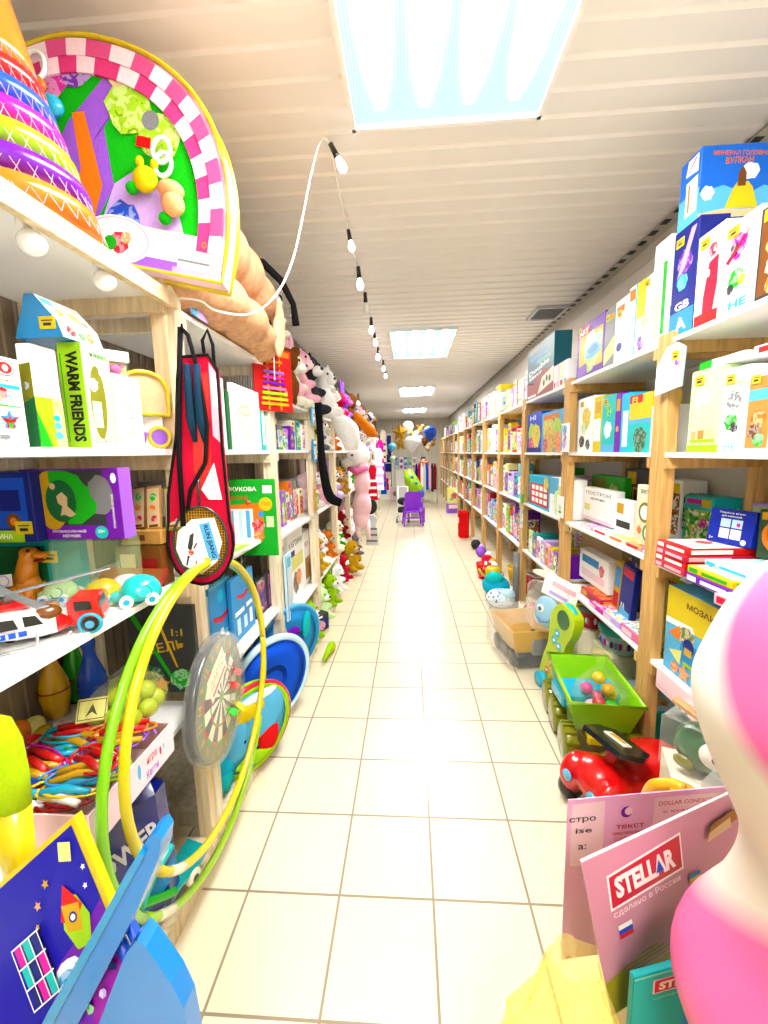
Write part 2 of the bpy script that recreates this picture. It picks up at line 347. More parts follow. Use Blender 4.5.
# ------------------------------------------------------------------ ceiling lamps, air vent
def ceiling_lamp(yc, label, ln=1.2, wd=.66, x=.145, on=1.0):
    o = empty('ceiling_lamp', label, 'lamp', (x, yc, ZC), group='recessed lamps along the ceiling')
    b = MB()
    for sx in (-1,1): b.box((sx*(wd/2+.008),0,-.012), (.016,ln+.03,.03), M('white','plastic'))
    for sy in (-1,1): b.box((0,sy*(ln/2+.008),-.012), (wd+.03,.016,.03), M('white','plastic'))
    b.build('lamp_frame', o)
    dm = bpy.data.materials.get('lamp_diffuser')
    if not dm:
        dm = bpy.data.materials.new('lamp_diffuser'); nt, bb, out = nodes_of(dm); bb.inputs['Base Color'].default_value = (.05,.2,.3,1); bb.inputs['Roughness'].default_value = .6
        wv = nt.nodes.new('ShaderNodeTexWave'); wv.inputs['Scale'].default_value = 30; wv.inputs['Distortion'].default_value = .4; tcc = nt.nodes.new('ShaderNodeTexCoord'); nt.links.new(tcc.outputs['Object'], wv.inputs['Vector'])
        m2 = nt.nodes.new('ShaderNodeMapRange'); m2.inputs[3].default_value = LAMP_PANEL*.85; m2.inputs[4].default_value = LAMP_PANEL*1.15; nt.links.new(wv.outputs['Fac'], m2.inputs[0])
        bb.inputs['Emission Color'].default_value = (.42,.83,1,1); nt.links.new(m2.outputs[0], bb.inputs['Emission Strength'])
        tm_ = bpy.data.materials.new('lamp_tube_glow'); nt, bb, out = nodes_of(tm_); bb.inputs['Emission Color'].default_value = (1,.975,.94,1); bb.inputs['Emission Strength'].default_value = LAMP_TUBE
        nn = nt.nodes.new('ShaderNodeTexNoise'); m3 = nt.nodes.new('ShaderNodeMapRange'); m3.inputs[3].default_value = LAMP_TUBE*.97; m3.inputs[4].default_value = LAMP_TUBE*1.03; nt.links.new(nn.outputs['Fac'], m3.inputs[0]); nt.links.new(m3.outputs[0], bb.inputs['Emission Strength'])
    b = MB(); b.box((0,0,-.006), (wd,ln,.006), dm); b.build('diffuser', o)
    for k in range(4):
        xx = (-.36+.24*k)*wd*.98
        b = MB(); b.ell((xx,-.02,-.012), (.064,ln*.478,.006), bpy.data.materials['lamp_tube_glow'], n=14, k=16); b.build('light_tube', o)
    return o
LAMP_PANEL, LAMP_TUBE = 1.0, 36
ceiling_lamp(1.12, 'nearest large square ceiling lamp with four bright tubes')
ceiling_lamp(4.95, 'second ceiling lamp down the aisle, beyond the string of bulbs')
ceiling_lamp(8.6, 'third ceiling lamp, farther down the aisle'); ceiling_lamp(12.4, 'farthest ceiling lamp near the end wall')
ceiling_lamp(-1.25, 'ceiling lamp behind the viewpoint')  # lamp added out of view to give soft fill from the front
v = empty('air_vent', 'square louvred air vent in the ceiling beside the right wall', 'vent', (1.24,4.02,ZC))
b = MB()
for sx in (-1,1): b.box((sx*.125,0,-.012), (.02,.34,.024), 'silver')
for sy in (-1,1): b.box((0,sy*.165,-.012), (.27,.02,.024), 'silver')
b.build('vent_frame', v)
b = MB()
for k in range(9): b.box((0,-.14+.035*k,-.010), (.23,.014,.012), 'grey')
b.box((0,0,-.002),(.24,.32,.003),'charcoal'); b.build('louvre', v)

# ------------------------------------------------------------------ string of bulbs with its white cord
spots = [at(330,143,Z=2.60), at(348,229,Z=2.60), at(358,266,Z=2.60), at(365,292,Z=2.60), at(371,317,Z=2.60), at(374,331,Z=2.60), at(378,347,Z=2.60), at(383,360,Z=2.60), at(385,368,Z=2.60)]
words = ['nearest bulb','second bulb','third bulb','fourth bulb','fifth bulb','sixth bulb','seventh bulb','eighth bulb','farthest bulb']
cordm = M('white','plastic')
for i, p in enumerate(spots):
    tx = (.50,.18,.08,.02,.0,.10,-.05,.05,.05)[i]
    SB = .62 if i < 2 else .8
    o = empty('hanging_bulb', f'{words[i]} of the string under the ceiling, white in a black socket', 'light bulb', p, (.15,tx*-1.0,0), 'bulbs of the string under the ceiling')
    b = MB(); b.lathe([(.004,.0),(.016,-.004),(.018,-.06),(.020,-.085),(.016,-.09)], M('black','plastic'), n=16); b.build('socket', o)
    b = MB(); b.lathe([(.015,-.086),(.017,-.10),(.027,-.125),(.030,-.145),(.024,-.168),(.010,-.178),(.0005,-.179)], M('white','glow') if i != 3 else M('white','plastic'), n=16); b.build('bulb', o); o.scale = (SB,SB,SB)
pts = [Vector((-.86,1.34,1.895)), Vector((-.80,1.335,1.90)), at(196,300,Y=1.31), at(217,311,Y=1.31), at(250,314,Y=1.36), at(275,296,Y=1.4), at(292,262,Y=1.5), at(303,215,Y=1.6), at(312,170,Y=1.7), spots[0]+Vector((-.03,-.02,.0)), spots[0]]
def smooth_path(P, n=6):
    P = [Vector(p) for p in P]; out = []
    for i in range(len(P)-1):
        a, b, c, d = P[max(i-1,0)], P[i], P[i+1], P[min(i+2,len(P)-1)]
        for k in range(n):
            t = k/n; out.append(.5*((2*b)+(c-a)*t+(2*a-5*b+4*c-d)*t*t+(3*b-a-3*c+d)*t**3))
    return out+[P[-1]]
path = smooth_path(pts)
for i in range(len(spots)-1):
    a, b2 = spots[i], spots[i+1]
    for k in range(1,9):
        t = k/8; path.append(a.lerp(b2,t)+Vector((0,0,-.05*math.sin(PI*t)*(b2-a).length)))
b = MB(); b.tube(path, .0036, cordm, n=6); tag(b.build('light_cord'), 'white cable of the bulb string drooping from the ceiling over the left shelf', 'cord')

# ------------------------------------------------------------------ shelving racks
def rack(side, y0, y1, zs, label, zt, wood, depth=.44, rail=False, post=.045, boardmat=None, low=None):
    """one bay of timber shelving; aisle face at x = side*front"""
    xf = -.72 if side < 0 else 1.0; s = side
    o = empty('shelving_rack', label, 'shelving rack', (xf, y0, 0), group='timber racks on the left side' if side < 0 else 'timber racks on the right side')
    wm_ = M(wood, 'wood'); bmat = boardmat or M('white','card')
    for (yy) in (post/2, y1-y0-post/2):
        for xx in (.025, depth-.025):
            b = MB(); b.box((0,0,zt/2), (.05,post,zt), wm_, None, .003); b.build('post', o, (s*xx, yy, 0))
    for z in zs:
        b = MB(); b.box((s*(depth/2+.002), (y1-y0)/2, z-.009), (depth-.004, y1-y0-2*post-.002, .018), bmat, None, .001); b.build('shelf_board', o)
        for yy in (post+.012, y1-y0-post-.012):
            b = MB(); b.box((s*depth/2, yy, z-.018-.022), (depth, .022, .044), wm_); b.build('crossbeam', o)
    if rail:
        b = MB(); b.box((s*-.010, (y1-y0)/2-.01, zs[0]-.019), (.022, y1-y0+.0, .042), M('sand','wood')); b.build('front_rail', o)
    if low:
        b = MB(); b.box((s*(depth/2-.02), (y1-y0)/2, low/2), (depth, y1-y0-.004-2*post, low), wm_); b.build('plinth', o)
    return o
LY = [.30, 1.245, 1.355+.0, 2.12, 2.97, 3.88, 4.78, 5.75, 6.75, 7.75, 8.75, 9.75]
ordn = ['first','second','third','fourth','fifth','sixth','seventh','eighth','ninth','tenth','eleventh','twelfth','thirteenth']
LZ = [1.89, 1.43, 1.02, .585]
rack(-1, .10, 1.31, LZ, 'nearest left timber rack with white boards and a wooden front rail', 1.925, 'sand', rail=True, low=.06)
L_BAYS = [(1.315,2.19),(2.195,3.10),(3.105,3.98),(3.985,4.86),(4.865,5.84),(5.845,6.82),(6.825,7.8),(7.805,8.8),(8.805,9.8)]
for i, (a, b2) in enumerate(L_BAYS):
    rack(-1, a, b2, [1.87,1.43,1.005,.58] if i == 0 else [1.72,1.435,.955,.42], f'{ordn[i+1]} left timber rack from the front, painted white', 1.95 if i == 0 else 1.76, (.88,.80,.62), low=.06)
R_BAYS = [(.62,1.77)]+[(1.772+1.02*k, 1.772+1.02*k+1.015) for k in range(12)]
RZ = [1.815,1.38,.937,.515]
for i, (a, b2) in enumerate(R_BAYS):
    rack(1, a, b2, RZ, f'{ordn[i]} right timber rack from the front, golden wood and white boards', 1.84, 'gold' if False else (.66,.40,.13))
# ------------------------------------------------------------------ placing helpers
def proj(P):
    c = CM @ (Vector(P)-Vector((0,0,CH))); return (384+CF*c.x/c.z, 512+CF*c.y/c.z)
def Yat(px, X, z):
    """how far down the aisle a spot on the line (X, z) sits"""
    lo, hi = .12, 40.0; s = 1 if X < 0 else -1
    for _ in range(50):
        m = (lo+hi)/2
        if (proj((X,m,z))[0]-px)*s < 0: lo = m
        else: hi = m
    return (lo+hi)/2
FRONT_L, FRONT_R = -.742, 1.024
def LB(name, label, cat, xl, xc, xr, yt, z, Xf=FRONT_L, dep=None, **k):
    """box on the left racks: near side seen between xl and xc, aisle face between xc and xr"""
    yc, ye = Yat(xc, Xf, z), Yat(xr, Xf, z); c = proj((Xf,yc,z)); h = at(c[0], yt, X=Xf).z - z
    d = dep or max(.02, Xf - at(xl, c[1], Y=yc).x)
    return carton(name, label, cat, (ye-yc-.002, d, h), (Xf-d/2, (yc+ye)/2, z+.0005), PI/2, **k)
def RB(name, label, cat, xl, xc, xr, yt, z, Xf=FRONT_R, dep=None, **k):
    """box on the right racks: aisle face between xl (far) and xc (near corner), near side from xc to xr"""
    yc, ye = Yat(xc, Xf, z), Yat(xl, Xf, z); c = proj((Xf,yc,z)); h = at(c[0], yt, X=Xf).z - z
    d = dep or max(.02, at(xr, c[1], Y=yc).x - Xf)
    return carton(name, label, cat, (ye-yc-.002, d, h), (Xf+d/2, (yc+ye)/2, z+.0005), -PI/2, **k)
def FB(name, label, cat, x0, x1, yt, yb, Y, dep, z=None, rz=0, **k):
    """box whose printed front looks up the aisle"""
    a, b2 = at(x0, yb, Y=Y), at(x1, yt, Y=Y); z0 = a.z if z is None else z
    return carton(name, label, cat, (b2.x-a.x, dep, b2.z-z0), ((a.x+b2.x)/2, Y+dep/2, z0+.0005), rz, **k)
def lay(name, label, cat, size, loc, rz, **k):
    return carton(name, label, cat, size, loc, rz, **k)
# ================================================================== nearest left rack
# ---- ring pyramid in a net on the top shelf
o = empty('stacking_ring_toy', 'tall cone of coloured stacking rings in a net on the left top shelf', 'stacking toy', (-.845,.93,1.891), (.0,-.05,0))
zz = 0
for i, (r, h, c) in enumerate([(.160,.062,'orange'),(.148,.056,'purple'),(.132,.054,'lime'),(.118,.050,'magenta'),(.106,.048,'blue'),(.094,.046,'red')]):
    b = MB(); b.lathe([(r*.55,zz),(r*.86,zz),(r*.98,zz+h*.25),(r,zz+h*.5),(r*.97,zz+h*.78),(r*.85,zz+h),(r*.5,zz+h)], M(c,'plastic'), n=40); b.build('ring', o); zz += h*.98
b = MB(); b.lathe([(.083,zz),(.080,zz+.03),(.060,zz+.14),(.035,zz+.24),(.012,zz+.28),(.0005,zz+.285)], M('orange','plastic'), n=36); b.build('cone', o)
b = MB(); tot = zz+.285
def Rz(z): return max(.01, .166 - (.166-.085)*min(1,z/zz) - (max(0,z-zz)/.285)*.075)
for dr in (-1,1):
    for k in range(34):
        b.tube([((Rz(t/14*tot))*math.cos(2*PI*k/34+dr*t*.13), (Rz(t/14*tot))*math.sin(2*PI*k/34+dr*t*.13), t/14*tot) for t in range(15)], .0006, M('rose','plastic'), n=3, cap=False)
b.build('net_bag', o)

# ---- baby play mat in a clear half-round case, standing on the shelf corner
PW, PH = .62, .62
pc = at(232,297,Y=1.17); p0 = at(92,232,Y=.86)
pl = (Vector((p0.x,.86,0))-Vector((pc.x,1.17,0)))
ang = math.atan2(-( -pl.y), -pl.x)
o = empty('play_mat_pack', 'arched clear pack of a baby play mat with yellow piping on the left top shelf', 'baby play mat', (pc.x-.050,1.235,1.893), (math.radians(-3),math.radians(11),math.radians(6))); o.scale = (1.27,1.27,1.40)
def quarter(w, h, n=22, pw=.86): # outline: straight foot, right upright, arched top falling to the left
    P = [(0,0)]
    for i in range(n+1):
        t = PI/2*i/n; P.append((-w + w*math.cos(t)**pw, .12*h + .88*h*math.sin(t)**pw))
    for i in range(1, n+1):
        t = PI/2*i/n; P.append((-w - w*.95*math.sin(t), .12*h+.88*h*math.cos(t)))
    P.append((-1.95*w, 0)); return P
q = quarter(.315,.40)
b = MB(); b.prism(q, 0, .05, M('palepink','fabric')); b.build('folded_mat', o)
b = MB(); b.tube([(x,-.004,z) for x, z in q], .005, M('yellow','plastic'), n=8, closed=True); b.tube([(x,.052,z) for x, z in q], .0075, M('yellow','plastic'), n=8, closed=True)
b.prism([(x*1.003,z*1.002-.001) for x, z in q], .045, .052, M('yellow','plastic')); b.build('yellow_piping', o)
b = MB()
inner = [(x*.93-.02, z*.90+.006) for x, z in q]
b.prism(inner, -.004, 0, M('green','fabric'))
# striped arch roll
arch = [p for p in q[1:46]]
for i in range(len(arch)-1):
    a0, a1 = Vector((arch[i][0],0,arch[i][1])), Vector((arch[i+1][0],0,arch[i+1][1])); cc = Vector((-.315,0,.05))
    i0, i1 = cc+(a0-cc)*.80, cc+(a1-cc)*.80; a0 = cc+(a0-cc)*.965; a1 = cc+(a1-cc)*.965
    for (s0, s1, cl) in ((0,.5,((.88,.16,.34),'palepink')[(i//2)%2]),(.5,1,('palepink',(.86,.20,.38))[((i+1)//2)%2])):
        P = [i0.lerp(a0,s0), i1.lerp(a1,s0), i1.lerp(a1,s1), i0.lerp(a0,s1)]
        zz2 = -.012 if s0 else -.010
        b.add([(p.x,zz2,p.z) for p in P]+[(p.x,-.004,p.z) for p in P], [(0,1,2,3),(4,7,6,5),(0,4,5,1),(1,5,6,2),(2,6,7,3),(3,7,4,0)], M(cl,'fabric') if not isinstance(cl, tuple) else M(cl,'fabric'))
SH = [('p',[(.28,.10),(.52,.12),(.58,.35),(.52,.62),(.60,.80),(.50,.82),(.40,.60),(.34,.35)],'violet'),
 ('p',[(.44,.16),(.52,.14),(.54,.34),(.49,.52),(.45,.66),(.41,.64),(.46,.40)],'orange'),
 ('p',[(.54,.10),(.86,.12),(.80,.34),(.66,.46),(.58,.36)],'lilac'),('b',.62,.20,.07,'blue'),('b',.30,.78,.10,'magenta'),('b',.40,.85,.07,'purple'),
 ('b',.72,.62,.09,'lime'),('b',.60,.72,.09,'lime'),('b',.33,.42,.08,'lime'),('c',.68,.68,.03,'grey'),('c',.55,.84,.03,'beige'),('c',.30,.30,.035,'palepink'),('s',.34,.52,.035,'red'),('r',.64,.55,.69,.60,'red'),
 ('r',.26,.22,.38,.26,'white'),('r',.27,.34,.40,.37,'blue')]
art(b, (-.60,-.0045,.0), (.60,0,0), (0,0,.40), SH, kind='fabric')
b.build('printed_mat', o)
def ringtoy(x, z, r, c='white'):
    b = MB(); b.torus(r, .0045, M(c,'plastic'), Tm((x,-.020,z),(PI/2,0,0)), n=24, k=8, b=1.25); return b.build('plastic_ring', o)
ringtoy(-.425,.315,.020); ringtoy(-.155,.215,.018); ringtoy(-.148,.190,.017)
b = MB(); b.ell((-.435,-.022,.262),(.030,.016,.024),M('gold','plastic')); b.ell((-.385,-.022,.250),(.026,.016,.020),M('cyan','plastic')); b.ell((-.41,-.026,.280),(.016,.010,.013),M('orange','plastic')); b.build('snail_rattle', o)
b = MB(); b.ell((-.18,-.022,.155),(.026,.015,.024),M('yellow','fabric')); b.ell((-.195,-.022,.185),(.008,.008,.010),M('yellow','fabric')); b.ell((-.165,-.022,.185),(.008,.008,.010),M('yellow','fabric')); b.ell((-.205,-.022,.135),(.012,.01,.012),M('green','fabric')); b.build('kitten_toy', o)
b = MB(); b.ell((-.125,-.022,.145),(.028,.018,.018),M('peach','fabric')); b.ell((-.115,-.026,.118),(.024,.018,.022),M('peach','fabric')); b.ell((-.13,-.022,.092),(.013,.01,.012),M('green','fabric')); b.build('bear_toy', o)
b = MB(); b.box((-.24,-.006,.038),(.47,.005,.075),M('white','card'),None); 
art(b, (-.475,-.0086,.0), (.47,0,0), (0,0,.075), [('r',0,0,.80,.26,'violet'),('r',.78,0,1,.14,'lilac'),('e',.52,.55,.155,.60,'white'),('e',.52,.55,.145,.56,'rose'),('e',.52,.55,.135,.52,'white'),('b',.53,.48,.05,'crimson'),('b',.56,.62,.03,'peach'),('c',.49,.42,.03,'green'),
  ('t','СКИЙ',.06,.82,.15,'orange',.13),('t','РАЗВИВАЮЩИЙ',-.10,.55,.20,'crimson',.44),('t','КОВРИК',.03,.30,.17,'gold',.20),('t','0+',.90,.72,.18,'orange',.05),('r',.80,.30,.95,.36,'grey')])
b.build('card_insert', o)

# ---- bulbs under the top shelf rail
for i, (px, py) in enumerate([(31,243),(104,281)]):
    p = at(px, py, X=-.738)
    o = empty('hanging_bulb', ['white round bulb under the left top shelf, nearer the camera','white round bulb under the left top shelf, nearer the post'][i], 'light bulb', (p.x-.01,p.y,p.z+.004), group='bulbs under the left top shelf')
    b = MB(); b.ell((.012,0,-.004),(.026,.024,.024),M('white','plastic')); b.build('bulb', o)
    b = MB(); b.lathe([(.012,0),(.014,.028),(.010,.036)],M('white','plastic'),Tm((0,0,.008)),n=12); b.build('socket', o)

# ---- second shelf: boxes
LBK = [('r',.12,.93,.88,.96,'palegreen')]
LB('construction_toy_box', 'white box with a round red logo and little coloured insects, far left shelf', 'toy box', -60, -48, 31, 345, 1.431,
   front=[('e',.78,.88,.13,.09,'crimson'),('e',.78,.88,.115,.078,'white'),('e',.78,.88,.10,.066,'red'),('b',.78,.88,.05,'white'),('t','парков',.62,.76,.03,'grey',.30),('t','гравитас',.56,.72,.035,'orange',.38),('r',.50,.655,.95,.695,'cyan'),
    ('b',.70,.60,.08,'red',3),('b',.80,.57,.06,'skyblue',4),('b',.62,.54,.06,'orange',5),('p',[(.52,.47),(.92,.46),(.92,.445),(.52,.45)],'green'),
    ('s',.74,.30,.14,'denim'),('s',.74,.27,.10,'crimson'),('e',.74,.26,.03,.05,'green'),('p',[(.58,.34),(.74,.30),(.92,.36),(.74,.26)],'darkred'),('r',.56,.08,.70,.13,'grey')])
LB('building_set_box', 'slim white and green box with blue round icons beside the insect box', 'toy box', 28, 41, 68, 347, 1.431,
   left=[('p',[(0,0),(1,0),(1,.5),(0,.42)],'darkgreen'),('p',[(0,.42),(1,.5),(1,.82),(0,.80)],'olive'),('b',.5,.6,.3,'grey')],
   front=[('r',0,.0,.62,.50,'lime'),('r',.62,0,1,.50,'paleyellow'),('p',[(0,0),(.45,0),(0,.36)],'green'),('e',.72,.30,.13,.032,'cyan'),('e',.72,.22,.15,.036,'skyblue'),('e',.72,.12,.17,.04,'skyblue'),('t','ГРИБОВ',.60,.92,.06,'paleblue',.36,-90),('c',.72,.44,.05,'yellow')])
LB('toy_mug_box', 'lime green box with tall black capital letters running down its spine', 'toy box', 69, 92, 119, 346, 1.431,
   left=[('r',0,0,1,1,'lime'),('r',.06,.06,.12,.9,'green'),('t','WARM FRIENDS',.30,.92,.52,'black',.86,-90,.045),('t','мини',.80,.12,.10,'darkgreen',.08,90)],
   base='palegreen', front=[('t','M FRIENDS',.28,.885,.045,'darkgreen',.60,0,.02),('e',.42,.45,.28,.36,'olive'),('b',.30,.62,.20,'lilac',2),('r',.18,.20,.50,.46,'palegreen'),('e',.34,.36,.16,.09,'white'),('e',.68,.76,.16,.055,'white'),('t','мини',.60,.75,.02,'violet',.16),('e',.22,.08,.07,.03,'grey'),('e',.52,.09,.07,.03,'grey'),('e',.22,.08,.05,.02,'white'),('e',.52,.09,.05,.02,'white')])
LB('cup_box', 'white box with a pale oval picture at the right of the lime box', 'toy box', 114, 120, 146, 375, 1.431, front=[('e',.55,.45,.28,.26,'paleyellow'),('e',.55,.45,.25,.235,'cream'),('r',.45,.42,.66,.44,'grey'),('r',.1,.9,.5,.94,'palegreen')])
# triangular blue pack lying over the tall boxes
zt_ = at(92,346,X=-.742).z+.003; pA = Yat(62,-.745,zt_)
o = empty('wedge_pack', 'blue wedge shaped blister pack lying on top of the lime box', 'toy pack', (-.80,pA+.01,zt_)); o.scale = (.82,.82,.82)
b = MB(); L_ = .145
b.prism([(-.075,0),(.060,0),(.045,.045),(-.012,.112),(-.035,.112)], 0, L_, M('denim','plastic')); b.build('wedge_box', o)
b = MB(); art(b, (.0605,0,0), (0,L_,0), (-.014,0,.046), [('r',0,0,1,1,'paleblue'),('b',.25,.5,.12,'red'),('b',.7,.5,.14,'orange'),('b',.5,.4,.10,'green')])
art(b, (.0455,0,.045), (0,L_,0), (-.056,0,.067), [('r',0,0,1,1,'white'),('r',.02,.62,.30,.92,'skyblue'),('s',.30,.42,.16,'gold'),('b',.62,.40,.16,'lime'),('b',.78,.25,.12,'brown'),('r',.55,.75,.95,.88,'palegreen')]); b.build('printed_label', o)
price_tag(o, (.0,-.002,.02))
p = at(122,373,X=-.755); o = empty('plush_blister', 'small pink plush in a clear blister with a yellow header above the white box', 'toy pack', (p.x-.02,p.y,1.5785), (0,0,math.radians(50)))
b = MB(); b.box((0,.012,.050),(.062,.004,.10),M('paleyellow')); b.box((0,.0,.092),(.066,.028,.026),M('white','card')); b.box((0,.0,.008),(.064,.03,.014),M('lime')); b.build('card', o)
b = MB(); b.box((0,-.004,.046),(.056,.030,.062),M('clear','clear') if False else M('paleblue','clear')); b.build('blister', o)
b = MB(); b.ell((0,-.004,.036),(.017,.009,.019),M('pink','fur')); b.ell((0,-.005,.058),(.015,.009,.013),M('pink','fur')); b.ell((-.014,-.004,.068),.006,M('pink','fur')); b.ell((.014,-.004,.068),.006,M('pink','fur')); b.build('plush', o)
# rolled case and glasses
p = at(153,408,X=-.775); o = empty('rolled_sunshade', 'beige half round roll with a yellow rim beside the post', 'toy pack', (p.x-.01,p.y-.03,1.531), (0,0,.9)); o.scale = (1.35,1.35,1.35)
b = MB(); sh = [(-.045,0),(.045,0),(.047,.05)]+[(.045*math.cos(t*PI/10), .055+.035*math.sin(t*PI/10)) for t in range(1,10)]+[(-.047,.05)]
b.prism(sh, -.015, .035, M('beige','fabric')); b.build('roll', o)
b = MB(); b.tube([(x,-.017,z) for x, z in sh], .005, M('yellow','plastic'), n=8, closed=True); b.build('rim', o)
o = empty('toy_glasses', 'purple and yellow toy glasses on the shelf end beside the post', 'toy glasses', (p.x-.005,p.y-.035,1.431), (0,0,.75)); o.scale = (1.3,1.3,1.35)
b = MB()
for s in (-1,1): b.torus(.021,.0045,M('yellow' if s>0 else 'violet','plastic'),Tm((s*.026,0,.026),(PI/2,0,0)),n=20,k=8)
b.tube([(-.006,0,.03),(0,0,.034),(.006,0,.03)],.004,M('violet','plastic')); b.tube([(-.047,0,.03),(-.05,.04,.03)],.003,M('violet','plastic')); b.tube([(.047,0,.03),(.05,.04,.03)],.003,M('violet','plastic')); b.build('glasses_frame', o)
b = MB()
for s in (-1,1): b.prism(circ(s*.026,.026,.019,n=18),-.001,.001,M('pink' if s<0 else 'violet','plastic'))
b.build('lens', o)
b = MB(); b.box((0,.016,.0365),(.07,.03,.073),M('white')); b.build('card', o)

# ---- third shelf (z 1.02)
Z3 = 1.021
FB('storage_crate', 'clear green plastic container of small parts under the moon lamp box', 'plastic box', 54, 114, 542, 590, .99, .10, z=Z3, base=None, wrap=M('palegreen','clear'))
FB('storage_crate', 'teal cardboard box behind the orange dinosaur on the toy shelf', 'toy box', -20, 52, 540, 590, 1.06, .12, z=Z3, base='teal', front=[('r',.1,.1,.9,.9,'darkgreen')], tags=((.86,.62),))
zc_ = at(80,541,Y=.99).z
FB('night_light_box', 'purple box with an orange moon and green cloud night light window', 'toy box', 28, 117, 468, 541, 1.00, .045, z=zc_+.002, base='purple', right=[('r',0,0,1,1,'violet')],
   front=[('r',.02,.20,.84,.98,'night' if False else 'charcoal'),('p',blob(.80,.62,.14,7,18,.15,.30),'grey'),('e',.30,.56,.17,.42,'gold'),('p',[(.30,.98),(.48,.97),(.60,.90),(.64,.80),(.70,.72),(.70,.62),(.76,.52),(.74,.38),(.66,.30),(.58,.22),(.45,.22),(.42,.55),(.34,.70),(.30,.84)],'green'),
    ('e',.40,.55,.155,.30,'darkgreen'),('c',.33,.76,.030,'beige'),('p',[(.36,.62),(.42,.68),(.47,.60),(.46,.48),(.54,.36),(.48,.32),(.42,.36),(.38,.34),(.41,.48),(.37,.52)],'beige'),
    ('t','МУЗЫКАЛЬНЫЙ',.28,.10,.045,'white',.34),('t','НОЧНИК',.38,.03,.045,'white',.18),('e',.78,.10,.065,.09,'turquoise'),('t','50+',.745,.09,.05,'white',.07),('e',.955,.86,.028,.07,'white'),('t','МУЗЫКАЛЬНЫЙ НОЧНИК',.935,.16,.03,'white',.48,90)])
FB('toy_truck_box', 'dark blue window box with a blue truck left of the moon lamp box', 'toy box', -22, 28, 472, 538, .97, .10, z=zc_+.002, base='navy',
   front=[('r',.05,.2,.9,.92,'blue'),('e',.65,.30,.12,.12,'brown'),('e',.65,.30,.06,.06,'orange'),('r',.3,.45,.8,.75,'navy'),('r',0,0,.80,.17,'lime'),('t','ФИКСИКИ' if False else 'МАШИНА',.1,.05,.07,'white',.5)], tags=((.68,.12),))
for i, (px, c1) in enumerate([(134,'brown'),(150,'tan'),(170,'olive')]):
    p = at(px, 532, Y=1.16)
    carton('wooden_puzzle', ['wooden picture board leaning at the back, leftmost of three','middle one of three leaning wooden picture boards','wooden picture board nearest the post at the shelf back'][i], 'puzzle', (.048,.008,.135), (p.x-.004,1.19,1.145 if False else at(px,530,Y=1.19).z), math.radians(-8+6*i), base=c1, tilt=(-.28,-.12),
      front=[('r',.08,.05,.92,.95,'beige'),('b',.5,.75,.28,'green',i+1),('b',.45,.5,.25,'orange',i+4),('b',.55,.25,.25,'crimson',i+8),('r',.2,.06,.8,.12,'brown')], group='wooden picture boards')
FB('board_game_box', 'tan flat box under the leaning wooden boards', 'toy box', 122, 160, 531, 545, 1.16, .06, z=None, base='tan', front=[('r',.1,.3,.6,.7,'brown')])
FB('board_game_box', 'pale brown carton at the shelf back below the wooden boards', 'toy box', 120, 160, 546, 575, 1.16, .06, z=Z3, base='brown', front=[('r',.05,.2,.4,.8,'beige'),('r',.5,.3,.9,.7,'darkred')])
p = at(140,572,Z=Z3+.03)
carton('picture_book', 'dark red book with a yellow flame tilted behind the turtles', 'book', (.17,.11,.012), (-.80,1.10,Z3+.03), .25, base='darkred', tilt=(.45,.10), top=[('r',.04,.05,.96,.95,'brown'),('e',.45,.5,.2,.25,'rose'),('p',[(.7,.1),(.95,.5),(.8,.3)],'yellow'),('p',[(.72,.1),(.9,.3),(.8,.12)],'orange')])
# orange dinosaur
p = at(30,604,Z=1.021)
o = empty('dinosaur_toy', 'orange rubber dinosaur with open mouth and a white round tag', 'toy dinosaur', (p.x,p.y,Z3))
b = MB(); om = M((1,.42,.03),'plastic')
b.ell((-.02,.02,.045),(.036,.03,.045),om); b.tube([(-.02,.02,.06),(-.012,.02,.10),(0,.018,.128),(.012,.016,.135)],[.030,.024,.022,.022],om,n=12); b.ell((.0,.018,.137),(.026,.018,.017),om); b.ell((.032,.016,.132),(.022,.014,.010),om); b.ell((.028,.016,.117),(.017,.012,.005),M('darkred','plastic'))
b.tube([(-.045,.02,.04),(-.08,.03,.02),(-.11,.03,.012)],[.024,.012,.003],om,n=10); b.build('body', o)
for x, y in ((-.035,.0),(.0,.0),(-.035,.04),(.0,.04)):
    b = MB(); b.tube([(x,y,.05),(x+.004,y,.02),(x+.006,y,.0)],[.014,.011,.013],om,n=10); b.build('leg', o)
b = MB(); b.ell((.012,.0035,.146),.0045,M('black','plastic'),n=8); b.ell((.012,.034,.146),.0045,M('black','plastic'),n=8); b.build('eye', o)
b = MB(); b.prism([(-.055,.055),(-.012,.060),(-.010,.092),(-.053,.088)],-.030,-.028,M('white')); b.prism(circ(-.032,.074,.015),-.0310,-.0302,M('lilac')); b.prism(circ(-.032,.074,.012),-.0316,-.0310,M('white')); b.build('round_tag', o)
price_tag(o, (-.070,-.032,.105), .034, .040)
